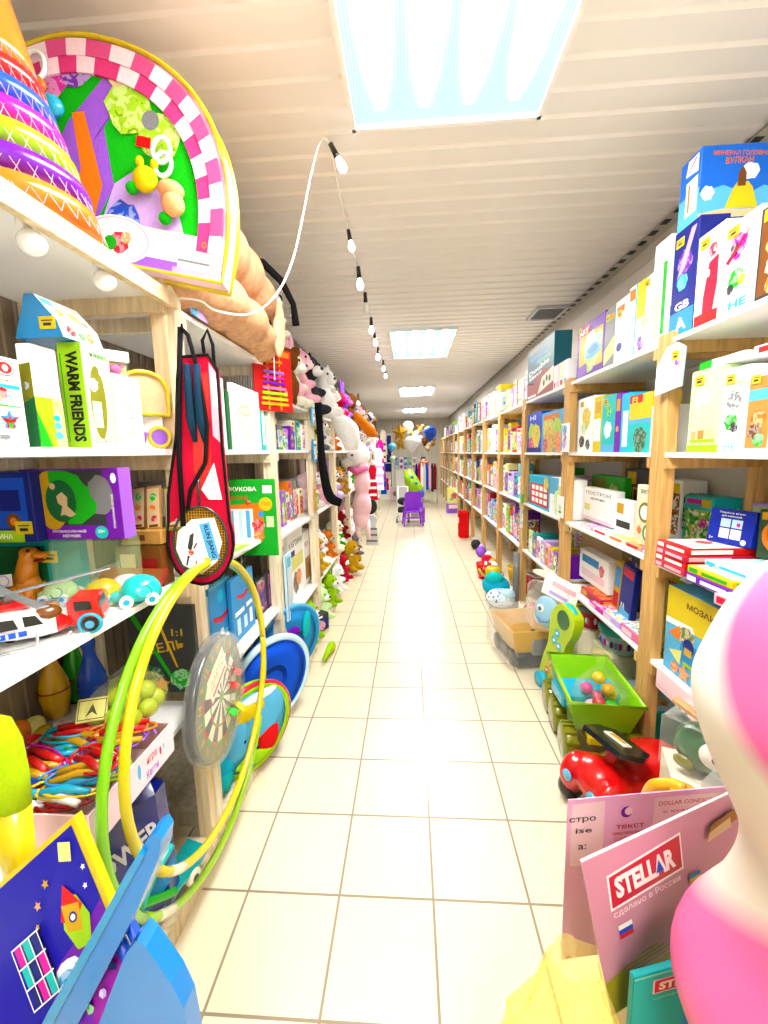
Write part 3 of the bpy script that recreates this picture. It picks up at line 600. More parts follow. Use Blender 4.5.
# two wind-up turtles
def turtle(px, py, Y, c, label, rz, s=1.0):
    p = at(px, py, Z=Z3); o = empty('toy_turtle', label, 'toy turtle', (p.x, p.y, Z3), (0,0,rz), 'little wheeled turtles on the toy shelf')
    b = MB(); b.lathe([(.043*s,.012*s),(.046*s,.020*s),(.042*s,.040*s),(.030*s,.056*s),(.014*s,.064*s),(.0005,.066*s)], M(c,'plastic'), n=28); b.build('shell', o)
    b = MB(); b.ell((-.050*s,0,.018*s),(.016*s,.015*s,.014*s),M(c,'plastic')); b.build('head', o)
    for x in (-.026,.026):
        for y in (-.040,.040):
            b = MB(); b.lathe([(.0145*s,-.005*s),(.0145*s,.005*s)],M('white' if c!='yellow' else 'palegreen','plastic'),Tm((x*s,y*s,.0145*s),(PI/2,0,0)),n=20,smooth=False); b.lathe([(.007*s,-.0062*s),(.007*s,.0062*s)],M('cyan','plastic'),Tm((x*s,y*s,.0145*s),(PI/2,0,0)),n=14,smooth=False); b.build('wheel', o)
    b = MB(); b.torus(.015*s,.0014,M('teal' if c!='yellow' else 'gold','plastic'),Tm((.012*s,-.041*s,.034*s),(PI/2-.5,0,0)),n=20,k=6); b.build('window_trim', o)
turtle(104,602,.83,'yellow','round yellow wheeled turtle on the toy shelf',.3); turtle(142,601,.93,'turquoise','turquoise wheeled turtle beside the yellow one',.5,1.12)
turtle(62,600,.90,'palegreen','pale green wheeled turtle behind the red truck',.2,.9); turtle(143,584,1.10,'palepink','pink wheeled turtle behind the turquoise one',.4,1.0)
# red truck
p = at(88,628,Z=1.021); o = empty('toy_truck', 'red toy truck cab with dark windows on the left shelf edge', 'toy truck', (p.x-.02,p.y,Z3), (0,0,.42))
b = MB(); rm = M('red','plastic')
b.prism([(-.01,.018),(.052,.018),(.056,.030),(.054,.052),(.046,.078),(.0,.082),(-.01,.07)],-.030,.030,rm); b.build('cab', o)
b = MB(); b.prism([(.004,.050),(.038,.050),(.034,.070),(.004,.072)],-.0315,.0315,M('black','plastic')); b.prism([(-.026,.040),(.026,.040),(.023,.070),(-.023,.070)],-.0005,.0005,M('black','plastic'),Tm((.053,0,.004),(0,-.2,PI/2)));
b.box((.0555,0,.028),(.003,.044,.012),M('silver','metal')); b.build('window', o)
b = MB(); b.box((-.075,0,.020),(.13,.046,.012),M('grey','plastic')); b.box((-.075,0,.050),(.115,.05,.046),M('blue','clear'),bv=.006); b.box((-.06,0,.055),(.05,.035,.03),M('gold','plastic'),bv=.006); b.box((-.1,0,.05),(.03,.035,.03),M('crimson','plastic'),bv=.006); b.build('trailer', o)
for x in (.030,-.055,-.115):
    for y in (-.028,.028):
        b = MB(); b.lathe([(.0165,-.006),(.0165,.006)],M('black','plastic'),Tm((x,y,.0165),(PI/2,0,0)),n=20,smooth=False); b.lathe([(.009,-.0068),(.009,.0068)],M('skyblue','plastic'),Tm((x,y,.0165),(PI/2,0,0)),n=14,smooth=False); b.build('wheel', o)
b = MB(); b.torus(.021,.004,M('cyan','plastic'),Tm((.030,-.030,.018),(PI/2,0,0)),n=24,k=8); b.build('mudguard', o)
# helicopter
o = empty('toy_helicopter', 'white and red toy rescue helicopter on skids at the left shelf edge', 'toy helicopter', (at(16,646,Z=1.021).x,at(16,646,Z=1.021).y,Z3), (0,0,.70)); o.scale = (.95,.95,.95)
b = MB(); wm2 = M('white','plastic')
prof = [(-.19,.062,.010),(-.14,.062,.017),(-.09,.060,.028),(-.05,.056,.036),(0,.052,.040),(.045,.046,.037),(.075,.038,.027),(.095,.032,.014),(.103,.030,.002)]
n = 18; vs = []; fs = []
for x, z, r in prof: vs += [(x, r*.86*math.cos(2*PI*i/n), z+r*math.sin(2*PI*i/n)*.95) for i in range(n)]
for j in range(len(prof)-1):
    for i in range(n): fs.append((j*n+i, j*n+(i+1)%n, (j+1)*n+(i+1)%n, (j+1)*n+i))
fw = [f for f in fs if f[0]//n < 6]; fr = [f for f in fs if f[0]//n >= 6]
b.add(vs, fw, wm2, None, True); b.add(vs, fr, rm, None, True)
for f in range(2): b.prism([(-.02+f*.042,.048),(.012+f*.042,.048),(.006+f*.036,.070),(-.02+f*.04,.072)],-.0372+f*.003,-.034,M('black','plastic'))
art(b, (-.045,-.0385,.03), (.07,0,0), (0,0,.012), [('r',0,0,1,1,'blue'),('t','911',.2,.1,.8,'white',.6)]); b.build('fuselage', o)
b = MB(); b.ell((.052,0,.060),(.036,.027,.022),M('brown','plastic')); b.build('canopy', o)
b = MB(); b.box((-.01,0,.093),(.10,.05,.016),rm,bv=.007); b.lathe([(.008,.10),(.008,.118)],M('grey','plastic'),n=12); b.build('engine_housing', o)
for k in range(4): 
    b = MB(); b.box((.10,0,0),(.20,.020,.003),M('grey','plastic'),Tm((0,0,.119),(0,-.04,PI/2*k+.35)),bv=.001); b.build('rotor_blade', o)
for s in (-1,1):
    b = MB(); b.tube([(-.09,s*.045,.004),(.07,s*.045,.004),(.095,s*.045,.014),(.10,s*.045,.022)],.004,M('silver','metal'),n=8)
    for x in (-.04,.04): b.tube([(x,s*.045,.004),(x,s*.028,.026)],.003,M('silver','metal'),n=8)
    b.build('skid', o)
b = MB(); b.box((-.185,0,.085),(.03,.004,.055),rm,bv=.001); b.build('tail_fin', o)
# ================================================================== lower left shelves (z .585), plinth and things hung on the left posts
Z4 = .586
def pin(px, py, c, label, h=.26, r=.042):
    p = at(px, py, Z=Z4); o = empty('bowling_pin', label, 'bowling pin', (p.x,p.y,Z4), group='bowling pins at the shelf back')
    k = h/.26; b = MB(); b.lathe([(r*.55,0),(r*.78,.01*k),(r,.075*k),(r*.93,.12*k),(r*.45,.18*k),(r*.38,.20*k),(r*.5,.225*k),(r*.45,.25*k),(r*.2,.258*k),(.0005,.26*k)], M(c,'plastic'), n=28); b.build('body', o)
    b = MB(); b.torus(r*.99,.002,M('darkred' if c!='blue' else 'navy','plastic'),Tm((0,0,.095*k)),n=28,k=6); b.build('ring_groove', o)
pin(58,716,'gold','amber bowling pin under the toy shelf'); pin(96,708,'blue','blue bowling pin beside the amber one'); pin(79,700,'green','green bowling pin half behind the blue one')
for i, (px, py, c, r) in enumerate([(20,742,'orange',.032),(36,734,'paleyellow',.028),(46,744,'gold',.028),(52,756,'gold',.026),(118,700,'palegreen',.034),(136,690,'grey',.03)]):
    p = at(px, py, Z=Z4); b = MB(); b.ell((0,0,r), r, M(c,'plastic'), n=20, k=12); o = b.build('play_ball', None, (p.x,p.y,Z4)); tag(o, ['orange play ball at the far left under the toy shelf','pale yellow ball beside the orange one','amber ball in front of the pins','lowest amber ball, nearest the red cup','pale green ball right of the blue pin','grey ball behind the net of balls'][i], 'ball', 'loose play balls')
p = at(30,772,Z=Z4); b = MB(); b.lathe([(.026,0),(.036,.085),(.033,.085),(.024,.006)], M('red','plastic'), n=24); tag(b.build('toy_cup', None, (p.x,p.y,Z4+.0)), 'red plastic cup in front of the play balls', 'cup')
# open cardboard tray of skipping ropes
ta, tb = Yat(98,-.742,Z4), Yat(166,-.742,Z4)
ya, yb = .725, 1.03; xa, xb = -1.0, -.676; hT = .085
o = empty('rope_tray', 'open cardboard tray full of skipping ropes, pink printed side to the aisle', 'cardboard tray', (0,0,Z4))
pkm = M((.80,.55,.52),'card')
b = MB(); b.box((xb-.002,(ya+yb)/2,hT/2),(.004,yb-ya,hT),M('palepink')); art(b, (xb+.0003,ya,0),(0,yb-ya,0),(0,0,hT),[('r',0,.02,1,.98,'palepink'),('e',.52,.62,.022,.24,'skyblue'),('t','игра',.62,.50,.26,'crimson',.13),('t','Кегли',.60,.14,.26,'violet',.16),('e',.80,.55,.014,.14,'crimson'),('e',.85,.58,.010,.10,'skyblue')]); b.build('side_panel', o)
b = MB(); b.box(((xa+xb)/2,ya+.002,hT/2),(xb-xa-.008,.004,hT),pkm); b.build('end_panel', o)
b = MB(); b.box(((xa+xb)/2,yb-.002,hT/2),(xb-xa-.008,.004,hT),pkm); b.build('end_panel', o)
b = MB(); b.box((xa+.002,(ya+yb)/2,hT/2),(.004,yb-ya,hT),pkm); b.build('side_panel', o)
b = MB(); b.box(((xa+xb)/2,(ya+yb)/2,.0025),(xb-xa-.01,yb-ya-.01,.004),pkm); b.build('tray_floor', o)
q = random.Random(5)
cols = ['red','green','blue','magenta','orange','crimson','green','cyan','darkred','yellow','denim','red','lime','crimson','violet','orange']
names = ['red','green','blue','magenta','orange','crimson','dark green','cyan','dark red','yellow','denim blue','scarlet','lime','ruby','violet','amber']
for i, c in enumerate(cols):
    yc = ya+.05+(i%8)*.028+q.uniform(-.01,.01); xc = xa+.11+.12*(i//8)+q.uniform(-.02,.02); zc = .05+.012*(i%4)+.010*(i//8); a = q.uniform(-.5,.5)
    o = empty('skipping_rope', f'{names[i]} skipping rope coiled in the cardboard tray, {ordn[i%8]} from its near end, {"front" if i//8 else "back"} row', 'skipping rope', (xc,yc,Z4+zc), (q.uniform(-.12,.12),q.uniform(-.1,.1),a), 'skipping ropes in the tray')
    b = MB(); P = []
    for t in range(40):
        u = t/39*2*PI*2.5; rr = .052+.010*math.sin(u*.7+i); P.append((rr*1.35*math.cos(u), rr*.62*math.sin(u), .006*math.sin(u*.5)+.003*t/39+.008))
    b.tube(P, .0032, M(c,'plastic'), n=6); b.build('rope', o)
    for s in (-1,1):
        b = MB(); b.tube([(-.05,s*.016,.014),(.0,s*.012,.020),(.055,s*.018,.016)],[.008,.0095,.0075],M(('white','cyan','gold','red')[i%4],'plastic'),n=10); b.build('handle', o)
p = at(84,742,Z=Z4+.09); carton('card_pack', 'yellow and black card standing in the tray among the ropes', 'toy pack', (.07,.006,.06), (-.86,.97,Z4+.125), .5, base='paleyellow', tilt=(-.7,.1), front=[('r',.05,.08,.95,.92,'black'),('r',.08,.12,.92,.88,'paleyellow'),('p',[(.3,.2),(.5,.75),(.7,.2),(.5,.4)],'black')])
carton('card_pack', 'yellow price card lying at the back of the rope tray', 'toy pack', (.06,.05,.004), (-.93,.80,Z4+.120), .3, base='yellow', top=[('r',.1,.4,.9,.6,'olive')])
# net of yellow green balls
p = at(140,742,Z=Z4+.10)
o = empty('net_of_balls', 'clear bag of glossy yellow green balls at the tray end by the post', 'bag of balls', (-.815,1.06,Z4+.092)); o.scale = (.74,.74,.74)
q = random.Random(3); k = 0
for (x, y, z) in [(.07,-.09,.035),(.085,-.02,.035),(.07,.05,.035),(0,-.08,.035),(.0,.0,.035),(0,.07,.035),(.045,-.055,.088),(.06,.015,.088),(-.02,-.03,.088),(-.02,.045,.088),(.02,-.01,.135),(-.08,-.06,.035),(-.08,.03,.035)]:
    b = MB(); b.ell((x,y,z),.036,M((.66,.80,.10),'plastic'),n=20,k=12); b.build('ball', o)
b = MB(); b.ell((0,-.005,.06),(.135,.15,.085),M('paleyellow','clear'),n=24,k=14); b.build('bag', o)
# dart target pack behind the hoops
o = FB('dart_target_pack', 'black bag with gold letters, a target set hung at the shelf end by the post', 'toy pack', 134, 192, 606, 692, 1.225, .02, base='charcoal', front=[('t','ЦЕЛЬ',.28,.42,.13,'gold',.58,10),('t','1:1',.66,.66,.08,'gold',.16),('b',.3,.18,.22,'darkgreen',3),('b',.75,.16,.18,'green',8),('p',[(.05,.9),(.12,.92),(.62,.2),(.58,.18)],'green'),('p',[(.42,.9),(.46,.92),(.72,.3),(.69,.3)],'gold'),('s',.45,.1,.14,'orange')])
p = at(165,690,Y=1.19)
# ---- plinth level
ZP = .062
def leanbag():
    o = empty('skate_set_bag', 'dark blue net bag with silver capital letters on the plinth by the left post', 'toy bag', (-.79,.90,ZP), (math.radians(-8),0,math.radians(52)))
    b = MB(); b.box((0,.05,.21),(.34,.10,.42),M('navy','plastic'),bv=.04)
    art(b, (-.17,-.001,0),(.34,0,0),(0,0,.42),[('b',.35,.42,.14,'olive',2),('b',.42,.40,.12,'green',5),('r',.10,.64,.22,.76,'gold'),('r',.12,.66,.20,.74,'black'),('t','POWER',.36,.52,.13,'silver',.56,14,.03),('t','3000',.30,.72,.05,'silver',.22,24),('p',[(.0,.1),(.55,.08),(.50,.26),(.05,.30)],'teal'),('p',[(0,.55),(.30,.40),(.35,.45),(.05,.66)],'denim'),('p',[(.55,.10),(.95,.30),(.95,.42),(.6,.25)],'denim'),('b',.12,.60,.05,'crimson',4)])
    b.build('bag', o)
    b = MB(); b.tube([(-.12,-.01,.30),(-.03,-.018,.20),(.05,-.018,.12),(.14,-.01,.08)],.012,M('green','plastic'),n=10); b.tube([(.02,-.02,.06),(.08,-.02,.16),(.15,-.012,.22)],.010,M('turquoise','plastic'),n=10); b.build('strap', o)
leanbag()
def cartonx(*a, **k): return carton(*a, **k)
o = empty('skateboard', 'small blue skateboard with cream wheels on the plinth edge', 'skateboard', (-.775,.985,ZP+.002), (0,0,math.radians(75)))
b = MB(); b.prism([(-.20,.060),(-.16,.045),(.16,.045),(.20,.060),(.20,.068),(.16,.053),(-.16,.053),(-.20,.068)],-.045,.045,M('teal','plastic')); b.build('deck', o)
for x in (-.13,.13):
    b = MB(); b.box((x,0,.035),(.03,.05,.02),M('grey','metal'),bv=.003); b.build('truck', o)
    for y in (-.038,.038):
        b = MB(); b.lathe([(.012,-.014),(.024,-.014),(.0265,-.008),(.0265,.008),(.024,.014),(.012,.014)],M('cream','plastic'),Tm((x,y,.0265),(PI/2,0,0)),n=24); b.lathe([(.0115,-.0145),(.0115,.0145)],M('charcoal','plastic'),Tm((x,y,.0265),(PI/2,0,0)),n=16,smooth=False); b.build('wheel', o)
p = at(150,945,Z=ZP); carton('small_carton', 'small black carton at the plinth corner below the skateboard', 'carton', (.085,.07,.045), (-.765,.835,ZP), .5, base='charcoal', front=[('r',.1,.3,.5,.6,'crimson'),('r',.6,.3,.9,.7,'grey')])
carton('toy_box', 'blue box standing on the plinth behind the desk board', 'toy box', (.30,.10,.34), (-1.0,.66,ZP), .2, base='blue', front=[('r',.05,.5,.95,.9,'skyblue'),('b',.5,.3,.2,'red')])
carton('toy_box', 'bright red box on the plinth below the rope tray', 'toy box', (.22,.10,.36), (-.86,.70,ZP), 1.0, base='red', front=[('p',[(0,.2),(1,.6),(1,.8),(0,.5)],'orange'),('r',.2,.8,.6,.9,'gold')])
carton('toy_box', 'green and white carton on the plinth left of the red box', 'toy box', (.20,.12,.32), (-1.0,.50,ZP), .3, base='palegreen', front=[('b',.5,.5,.3,'green'),('r',.1,.8,.9,.92,'white')])
carton('toy_box', 'dark turquoise carton at the plinth back beside the first post', 'toy box', (.26,.14,.38), (-1.03,1.12,ZP), .0, base='darkgreen', front=[('b',.5,.5,.3,'teal'),('b',.3,.3,.2,'blue')])

# ---- hoops hung on the post
def hoop(R, r, c, c2, label, yc, zc, x, tilt=0):
    o = empty('hula_hoop', label, 'hula hoop', (x,yc,zc), (tilt,0,0), 'hula hoops')
    b = MB(); P = [(0, R*math.cos(t*2*PI/72), R*math.sin(t*2*PI/72)) for t in range(72)]
    b.tube(P[:44], r, M(c,'plastic'), n=12); b.tube([P[k%72] for k in range(43,73)], r, M(c2,'plastic'), n=12); b.build('ring', o)
    b = MB(); b.tube([(0, R*math.cos(t), R*math.sin(t)) for t in (3.92,3.96,4.0,4.04,4.08)], r*1.08, M('cream','plastic'), n=12); b.build('joint', o)
    return o
def hoop_at(xl, xr, yt, yb, X):
    a = Yat(xl, X, .75); c = Yat(xr, X, .75); zt = at((xl+xr)/2, yt, X=X).z; zb = at((xl+xr)/2, yb, X=X).z
    return (a+c)/2, (c-a)/2
yl, rl = hoop_at(98,271,565,905,-.655)
yy, ry = hoop_at(113,258,572,873,-.640)
HPRINT = (yl, rl, yy, ry)
hoop(.478,.0115,(.38,.80,.03),'lime','lime green hula hoop, outer one hung on the first left post',1.20,.592,-.650)
hoop(.425,.0115,(.98,.86,.02),'yellow','bright yellow hula hoop hung inside the green one',1.19,.655,-.625)
# ---- dartboard in clear wrap
o = empty('dartboard', 'round dartboard with numbers and darts in clear wrap, hung on the left post', 'dartboard', (-.685,1.31,.575), (0,0,math.radians(4)))
Rd = .205; TT = Tm((0,0,0),(0,PI/2,0))
b = MB(); b.lathe([(.0,-.016),(Rd,-.016),(Rd+.004,0),(Rd,.016),(.0,.016)], M('charcoal','plastic'), TT, n=56); b.build('board', o)
b = MB(); xf = .0168
def ring_seg(r0, r1, a0, a1, c, x, n=4):
    P = [(x, r0*math.cos(a0+(a1-a0)*t/n), r0*math.sin(a0+(a1-a0)*t/n)) for t in range(n+1)]+[(x, r1*math.cos(a0+(a1-a0)*t/n), r1*math.sin(a0+(a1-a0)*t/n)) for t in range(n,-1,-1)]
    b.add(P, [(t,t+1,2*n-t,2*n+1-t) for t in range(n)], M(c))
for k in range(20):
    a = 2*PI*(k-.5)/20+PI/2; w = 2*PI/20
    ring_seg(.018,.150,a,a+w,('charcoal','cream')[k%2],xf); ring_seg(.088,.098,a,a+w,('red','green')[k%2],xf+.0004); ring_seg(.142,.152,a,a+w,('red','green')[k%2],xf+.0004)
ring_seg(.150,.204,0,2*PI,(.20,.22,.14),xf-.0003,48)
b.add([(xf+.0006,.018*math.cos(t*PI/8),.018*math.sin(t*PI/8)) for t in range(16)],[list(range(16))],M('green')); b.add([(xf+.0009,.008*math.cos(t*PI/8),.008*math.sin(t*PI/8)) for t in range(16)],[list(range(16))],M('red')); b.build('target_face', o)
b = MB()
for k, s in enumerate(['20','1','18','4','13','6','10','15','2','17','3','19','7','16','8','11','14','9','12','5']):
    a = PI/2-2*PI*k/20; vs, fs, tw, th = text_geo(s, .02); h = .026/th
    b.add([(xf+.001,.178*math.cos(a)*1+( (u-tw/2)*h*math.cos(a-PI/2)-(v-th/2)*h*math.sin(a-PI/2)), .178*math.sin(a)+((u-tw/2)*h*math.sin(a-PI/2)+(v-th/2)*h*math.cos(a-PI/2))) for u, v in vs], fs, M('gold'))
b.build('number_ring', o)
for i, (y, z, c) in enumerate([(.02,-.06,'green'),(.045,-.075,'green'),(.09,-.08,'yellow'),(.11,-.10,'yellow'),(.06,.02,'red'),(.10,.05,'red')]):
    b = MB(); b.tube([(xf+.005,y-.03,z+.03),(xf+.006,y,z)],.0022,M('silver','metal'),n=6); b.tube([(xf+.006,y,z),(xf+.007,y+.018,z-.018)],.0045,M(c,'plastic'),n=8)
    for k in range(2): b.prism([(-.014,0),(.014,0),(.018,.028),(0,.022),(-.018,.028)],-.0006,.0006,M(c,'plastic'),Tm((xf+.009,y+.016,z-.016),(0,0,0))@Matrix.Rotation(PI/2*k,4,'Y')@Tm((0,0,0),(PI/2*1.4,0,PI/2)))
    b.build('dart', o)
b = MB(); art(b, (xf+.002,-.08,.02),(0,.14,.06),(0,-.03,.09),[('r',0,0,1,1,'cream'),('t','ДАРТС',.08,.35,.4,'gold',.84),('r',.1,.12,.9,.24,'crimson')]); b.build('card_insert', o)
b = MB(); b.lathe([(.0,-.020),(Rd+.010,-.020),(Rd+.014,0),(Rd+.010,.026),(.0,.026)], M('white','clear'), TT, n=40); b.build('clear_wrap', o)
# ---- badminton set in its case
pt = at(176,335,Y=1.20)
o = empty('badminton_case', 'long red and black badminton racket case hung from the left post', 'racket case', (pt.x+.03,1.215,pt.z), (0,math.radians(2.5),math.radians(12)))
L_ = .745; b = MB()
case = [(-.028,-.06),(.05,-.05),(.075,-.09),(.082,-.30),(.092,-.46)]+[(.012+.095*math.cos(t), -.60+.135*math.sin(t)) for t in [.45,.2,-.1,-.4,-.7,-1.0,-1.3,-1.6,-1.9,-2.2,-2.5,-2.8,-3.1,-3.4]]+[(-.075,-.46),(-.045,-.28),(-.035,-.12)]
b.prism(case,-.004,.028,M('crimson','fabric')); b.build('case', o)
b = MB(); b.tube([(x,-.005,z) for x, z in case],.0045,M('black','fabric'),n=8,closed=True); b.build('piping', o)
b = MB(); b.prism([(.052,-.07),(.072,-.10),(.078,-.30),(.058,-.28)],-.0062,-.004,M('rose','fabric')); b.prism([(.057,-.10),(.0735,-.12),(.077,-.20),(.060,-.19)],-.0075,-.006,M('white','fabric')); b.prism([(.02,-.44),(.058,-.36),(.078,-.47),(.04,-.47)],-.0072,-.006,M('white','fabric')); 
b.prism([(.0,-.30),(.03,-.10),(.05,-.10),(.05,-.38),(.0,-.46)],-.0055,-.004,M('red','plastic')); b.build('red_panel', o)
for x0, x1 in ((-.018,.004),(.008,.032)):
    b = MB(); b.tube([(x0+.012,-.010,-.08),(x0+.014,-.012,-.16),(x0+.018,-.012,-.24),(x1+.004,-.009,-.30)],[.010,.012,.013,.006],M((.02,.05,.09),'fabric'),n=10); b.build('racket_handle', o)
b = MB(); b.tube([(-.020,-.008,.02),(-.030,-.010,-.15),(-.038,-.012,-.35),(-.034,-.012,-.55)],.0075,M('black','fabric'),n=8); b.tube([(-.02,-.008,.02),(.0,-.010,.0),(.02,-.012,-.08),(.045,-.014,-.25),(.035,-.014,-.36),(-.01,-.012,-.44),(-.02,-.012,-.5)],.0060,M('black','fabric'),n=8)
b.tube([(.04,.0,-.05),(.036,0,-.01),(.05,.0,.02),(.064,0,-.02),(.066,0,-.08)],.005,M('black','fabric'),n=8); b.build('strap', o)
b = MB(); P = [(.012+.078*math.cos(t*PI/20), -.009, -.600+.108*math.sin(t*PI/20)) for t in range(40)]; b.tube(P,.004,M('charcoal','plastic'),n=8,closed=True); b.tube([(.012,-.009,-.49),(.012,-.009,-.40)],.0035,M('charcoal','plastic'),n=8); b.build('racket_frame', o)
b = MB(); 
for k in range(-9,10):
    x = k*.0078; hh = .105*math.sqrt(max(0,1-(x/.078)**2)); b.tube([(.012+x,-.008,-.600-hh),(.012+x,-.008,-.600+hh)],.0007,M('gold','plastic'),n=4)
for k in range(-12,13):
    z = k*.0085; ww = .076*math.sqrt(max(0,1-(z/.108)**2)); b.tube([(.012-ww,-.008,-.600+z),(.012+ww,-.008,-.600+z)],.0007,M('gold','plastic'),n=4)
b.prism(circ(.012,-.600,.076,.105,n=32),-.0065,-.006,M((.22,.10,.03),'fabric')); b.build('strings', o)
b = MB(); lb = [(-.050,-.565),(-.010,-.530),(.055,-.525),(.075,-.60),(.060,-.66),(.012,-.70),(-.040,-.67),(-.058,-.62)]
b.prism(lb,-.0125,-.0115,M('white')); art(b,(.010,-.0128,-.545),(.028,0,-.115),(.030,0,.008),[('r',0,0,1,1,'skyblue'),('t','RUN JIANG',.06,.22,.55,'navy',.88,0,.03)])
art(b,(-.055,-.0128,-.69),(.10,0,0),(0,0,.14),[('p',[(.30,.52),(.38,.80),(.50,.86),(.46,.60),(.40,.44)],'charcoal'),('b',.40,.42,.10,'red',2),('p',[(.30,.36),(.36,.34),(.28,.12),(.24,.14)],'charcoal'),('p',[(.50,.50),(.60,.62),(.56,.64),(.46,.52)],'brown'),('r',.78,.16,.96,.30,'yellow'),('r',.52,.16,.56,.24,'red')]); b.build('paper_label', o)
b = MB(); b.tube([(-.012,.03,.012),(-.012,-.02,.016),(-.012,-.024,.026)],.003,M('black','metal'),n=8); tag(b.build('wall_hook', None, o.location, o.rotation_euler), 'small black hook screwed in the left post above the racket case', 'hook')

# ---- things in front of the left rack
# folding activity desk leaning across the corner
cA, cB, cC, cD = at(72,818,Y=.50), at(113,912,Y=.44), at(30,1075,Y=.36), at(-60,915,Y=.47)
def quadobj(name, P, th, m, parent, shapes=None, bv=None):
    P = [Vector(p) for p in P]; nn = (P[1]-P[0]).cross(P[3]-P[0]).normalized()
    b = MB(); Q = P+[p+nn*th for p in P]; b.add(Q,[(0,1,2,3),(7,6,5,4),(0,4,5,1),(1,5,6,2),(2,6,7,3),(3,7,4,0)],m)
    if shapes: b2 = shapes(b, P, nn)
    return b.build(name, parent)
o = empty('activity_desk', 'blue folding desk with a purple space picture board, front left corner', 'folding desk', (0,0,0))
A, B1, D = at(74,816,Y=.53), at(113,911,Y=.50), at(-48,925,Y=.50); B_ = A+(B1-A)*2.1; C_ = B_+D-A
nn = (B_-A).cross(C_-B_).normalized()
if nn.y > 0: nn = -nn
U, V = B_-A, D-A   # u runs down the right edge, v to the left
b = MB(); P = [A,B_,C_,D]; th = -nn*.014
def slab(b, P, th, m):
    Q = list(P)+[p+th for p in P]; n = len(P)
    fs = [tuple(range(n))[::-1], tuple(range(n,2*n))]+[(i,(i+1)%n,(i+1)%n+n,i+n) for i in range(n)]
    b.add(Q, fs, m)
slab(b, P, th, M('yellow','plastic')); b.build('board_rim', o)
b = MB()
LLc = D+(C_-D)*.985+(A-D)*.02   # lower-left-ish corner of the picture in a frame reading along D->A
O_ = C_+(D-C_)*.02+(B_-C_)*.02; Uu = (B_-C_)*.945; Vv = (D-C_)*.955
art(b, O_+nn*.0005, Uu, Vv, [('r',0,0,1,1,(.03,.02,.45)),('p',[(.25,.0),(1,0),(1,.62),(.80,.55),(.55,.50),(.35,.25)],'purple'),('p',[(.55,.0),(1,.0),(1,.40),(.75,.35)],(.45,.05,.50)),
   ('b',.22,.18,.20,'teal',3),('b',.34,.10,.10,'green',5),('b',.62,.42,.13,'white',6),('b',.60,.40,.09,'skyblue',7),('b',.61,.40,.05,'denim',9),
   ('p',[(.70,.62),(.74,.50),(.84,.48),(.90,.60),(.86,.72),(.76,.74)],'lime'),('p',[(.80,.80),(.70,.66),(.78,.60),(.88,.66)],'red'),('p',[(.74,.72),(.72,.60),(.82,.56),(.86,.68)],'gold'),('c',.79,.64,.030,'navy'),('c',.79,.64,.018,'white'),
   ('p',[(.84,.90),(.92,.86),(.96,.94),(.88,.98)],'paleyellow'),('s',.70,.86,.03,'gold'),('s',.98,.80,.02,'white'),('s',.60,.80,.03,'peach'),('s',.55,.72,.02,'gold'),('s',.95,.72,.02,'white'),
   ('b',.66,.30,.04,'yellow',12),('b',.68,.24,.03,'green',13),('p',[(.82,.42),(.96,.36),(.97,.40),(.84,.47)],'green'),('p',[(.84,.36),(.94,.30),(.95,.33),(.86,.39)],'navy'),('b',.90,.22,.05,'palepink',2),('b',.92,.10,.05,'white',2),('b',.80,.26,.03,'lilac',4),('b',.76,.14,.04,'white',4),
   ('b',.44,.24,.05,'lilac',8),('b',.44,.22,.03,'denim',10),
   ]+[('r',.36+.07*i,.42+.10*j,.42+.07*i,.51+.10*j,('navy','turquoise','magenta')[(i*2+j)%3]) for i in range(3) for j in range(3)]+
   [('p',[(.35,.411+.10*j),(.575,.411+.10*j),(.575,.418+.10*j),(.35,.418+.10*j)],'white') for j in range(4)]+[('p',[(.350+.07*i,.411),(.356+.07*i,.411),(.356+.07*i,.715),(.350+.07*i,.715)],'white') for i in range(4)])
b.build('picture_board', o)
cb = M((.0,.32,.80),'plastic')
b = MB(); F1 = [at(x,y,Y=.455) for x, y in ((156,833),(161,841),(159,858),(137,910),(78,1024),(40,1100),(10,1100),(51,1020),(62,995),(126,873),(137,856),(148,838))]
slab(b, F1, Vector((0,.030,0)), cb); b.build('side_rail', o)
b = MB(); F1b = [at(x,y,Y=.449) for x, y in ((139,852),(144,856),(60,1010),(20,1090),(8,1090),(48,1012))]; slab(b, F1b, Vector((0,.006,0)), M((.02,.42,.80),'plastic')); b.build('rail_lip', o)
b = MB(); F2 = [at(137,940,Y=.44), at(146,948,Y=.44), at(172,985,Y=.44), at(184,1010,Y=.44), at(189,1035,Y=.44), Vector((-.27,.44,0)), Vector((-.47,.44,0)), at(85,1060,Y=.44), at(125,955,Y=.44)]
slab(b, F2, Vector((0,.028,0)), cb); b.build('leg_panel', o)
b = MB(); b.tube([at(128,920,Y=.49), at(150,965,Y=.49), at(165,1010,Y=.49)], .008, M('blue','plastic')); b.tube([at(120,940,Y=.485), at(140,985,Y=.485)], .008, M('blue','plastic')); b.build('hinge_bar', o)
# tall yellow toy at the very left edge
p = at(4,800,Y=.56)
o = empty('mesh_topped_toy', 'tall yellow plastic toy with a domed lime mesh top at the left picture edge', 'plastic toy', (p.x-.004,.57,0)); o.scale = (.80,.9,at(5,714,Y=.57).z/1.075)
b = MB(); b.lathe([(.03,0),(.032,.3),(.034,.78),(.042,.90)], M('yellow','plastic'), Tm(sc=(1,.6,1)), n=28); b.build('body', o)
b = MB(); b.lathe([(.0425,.90),(.046,.96),(.043,1.02),(.030,1.06),(.001,1.075)], M((.62,.85,.10),'fabric'), Tm(sc=(1,.6,1)), n=28); b.build('mesh_top', o)

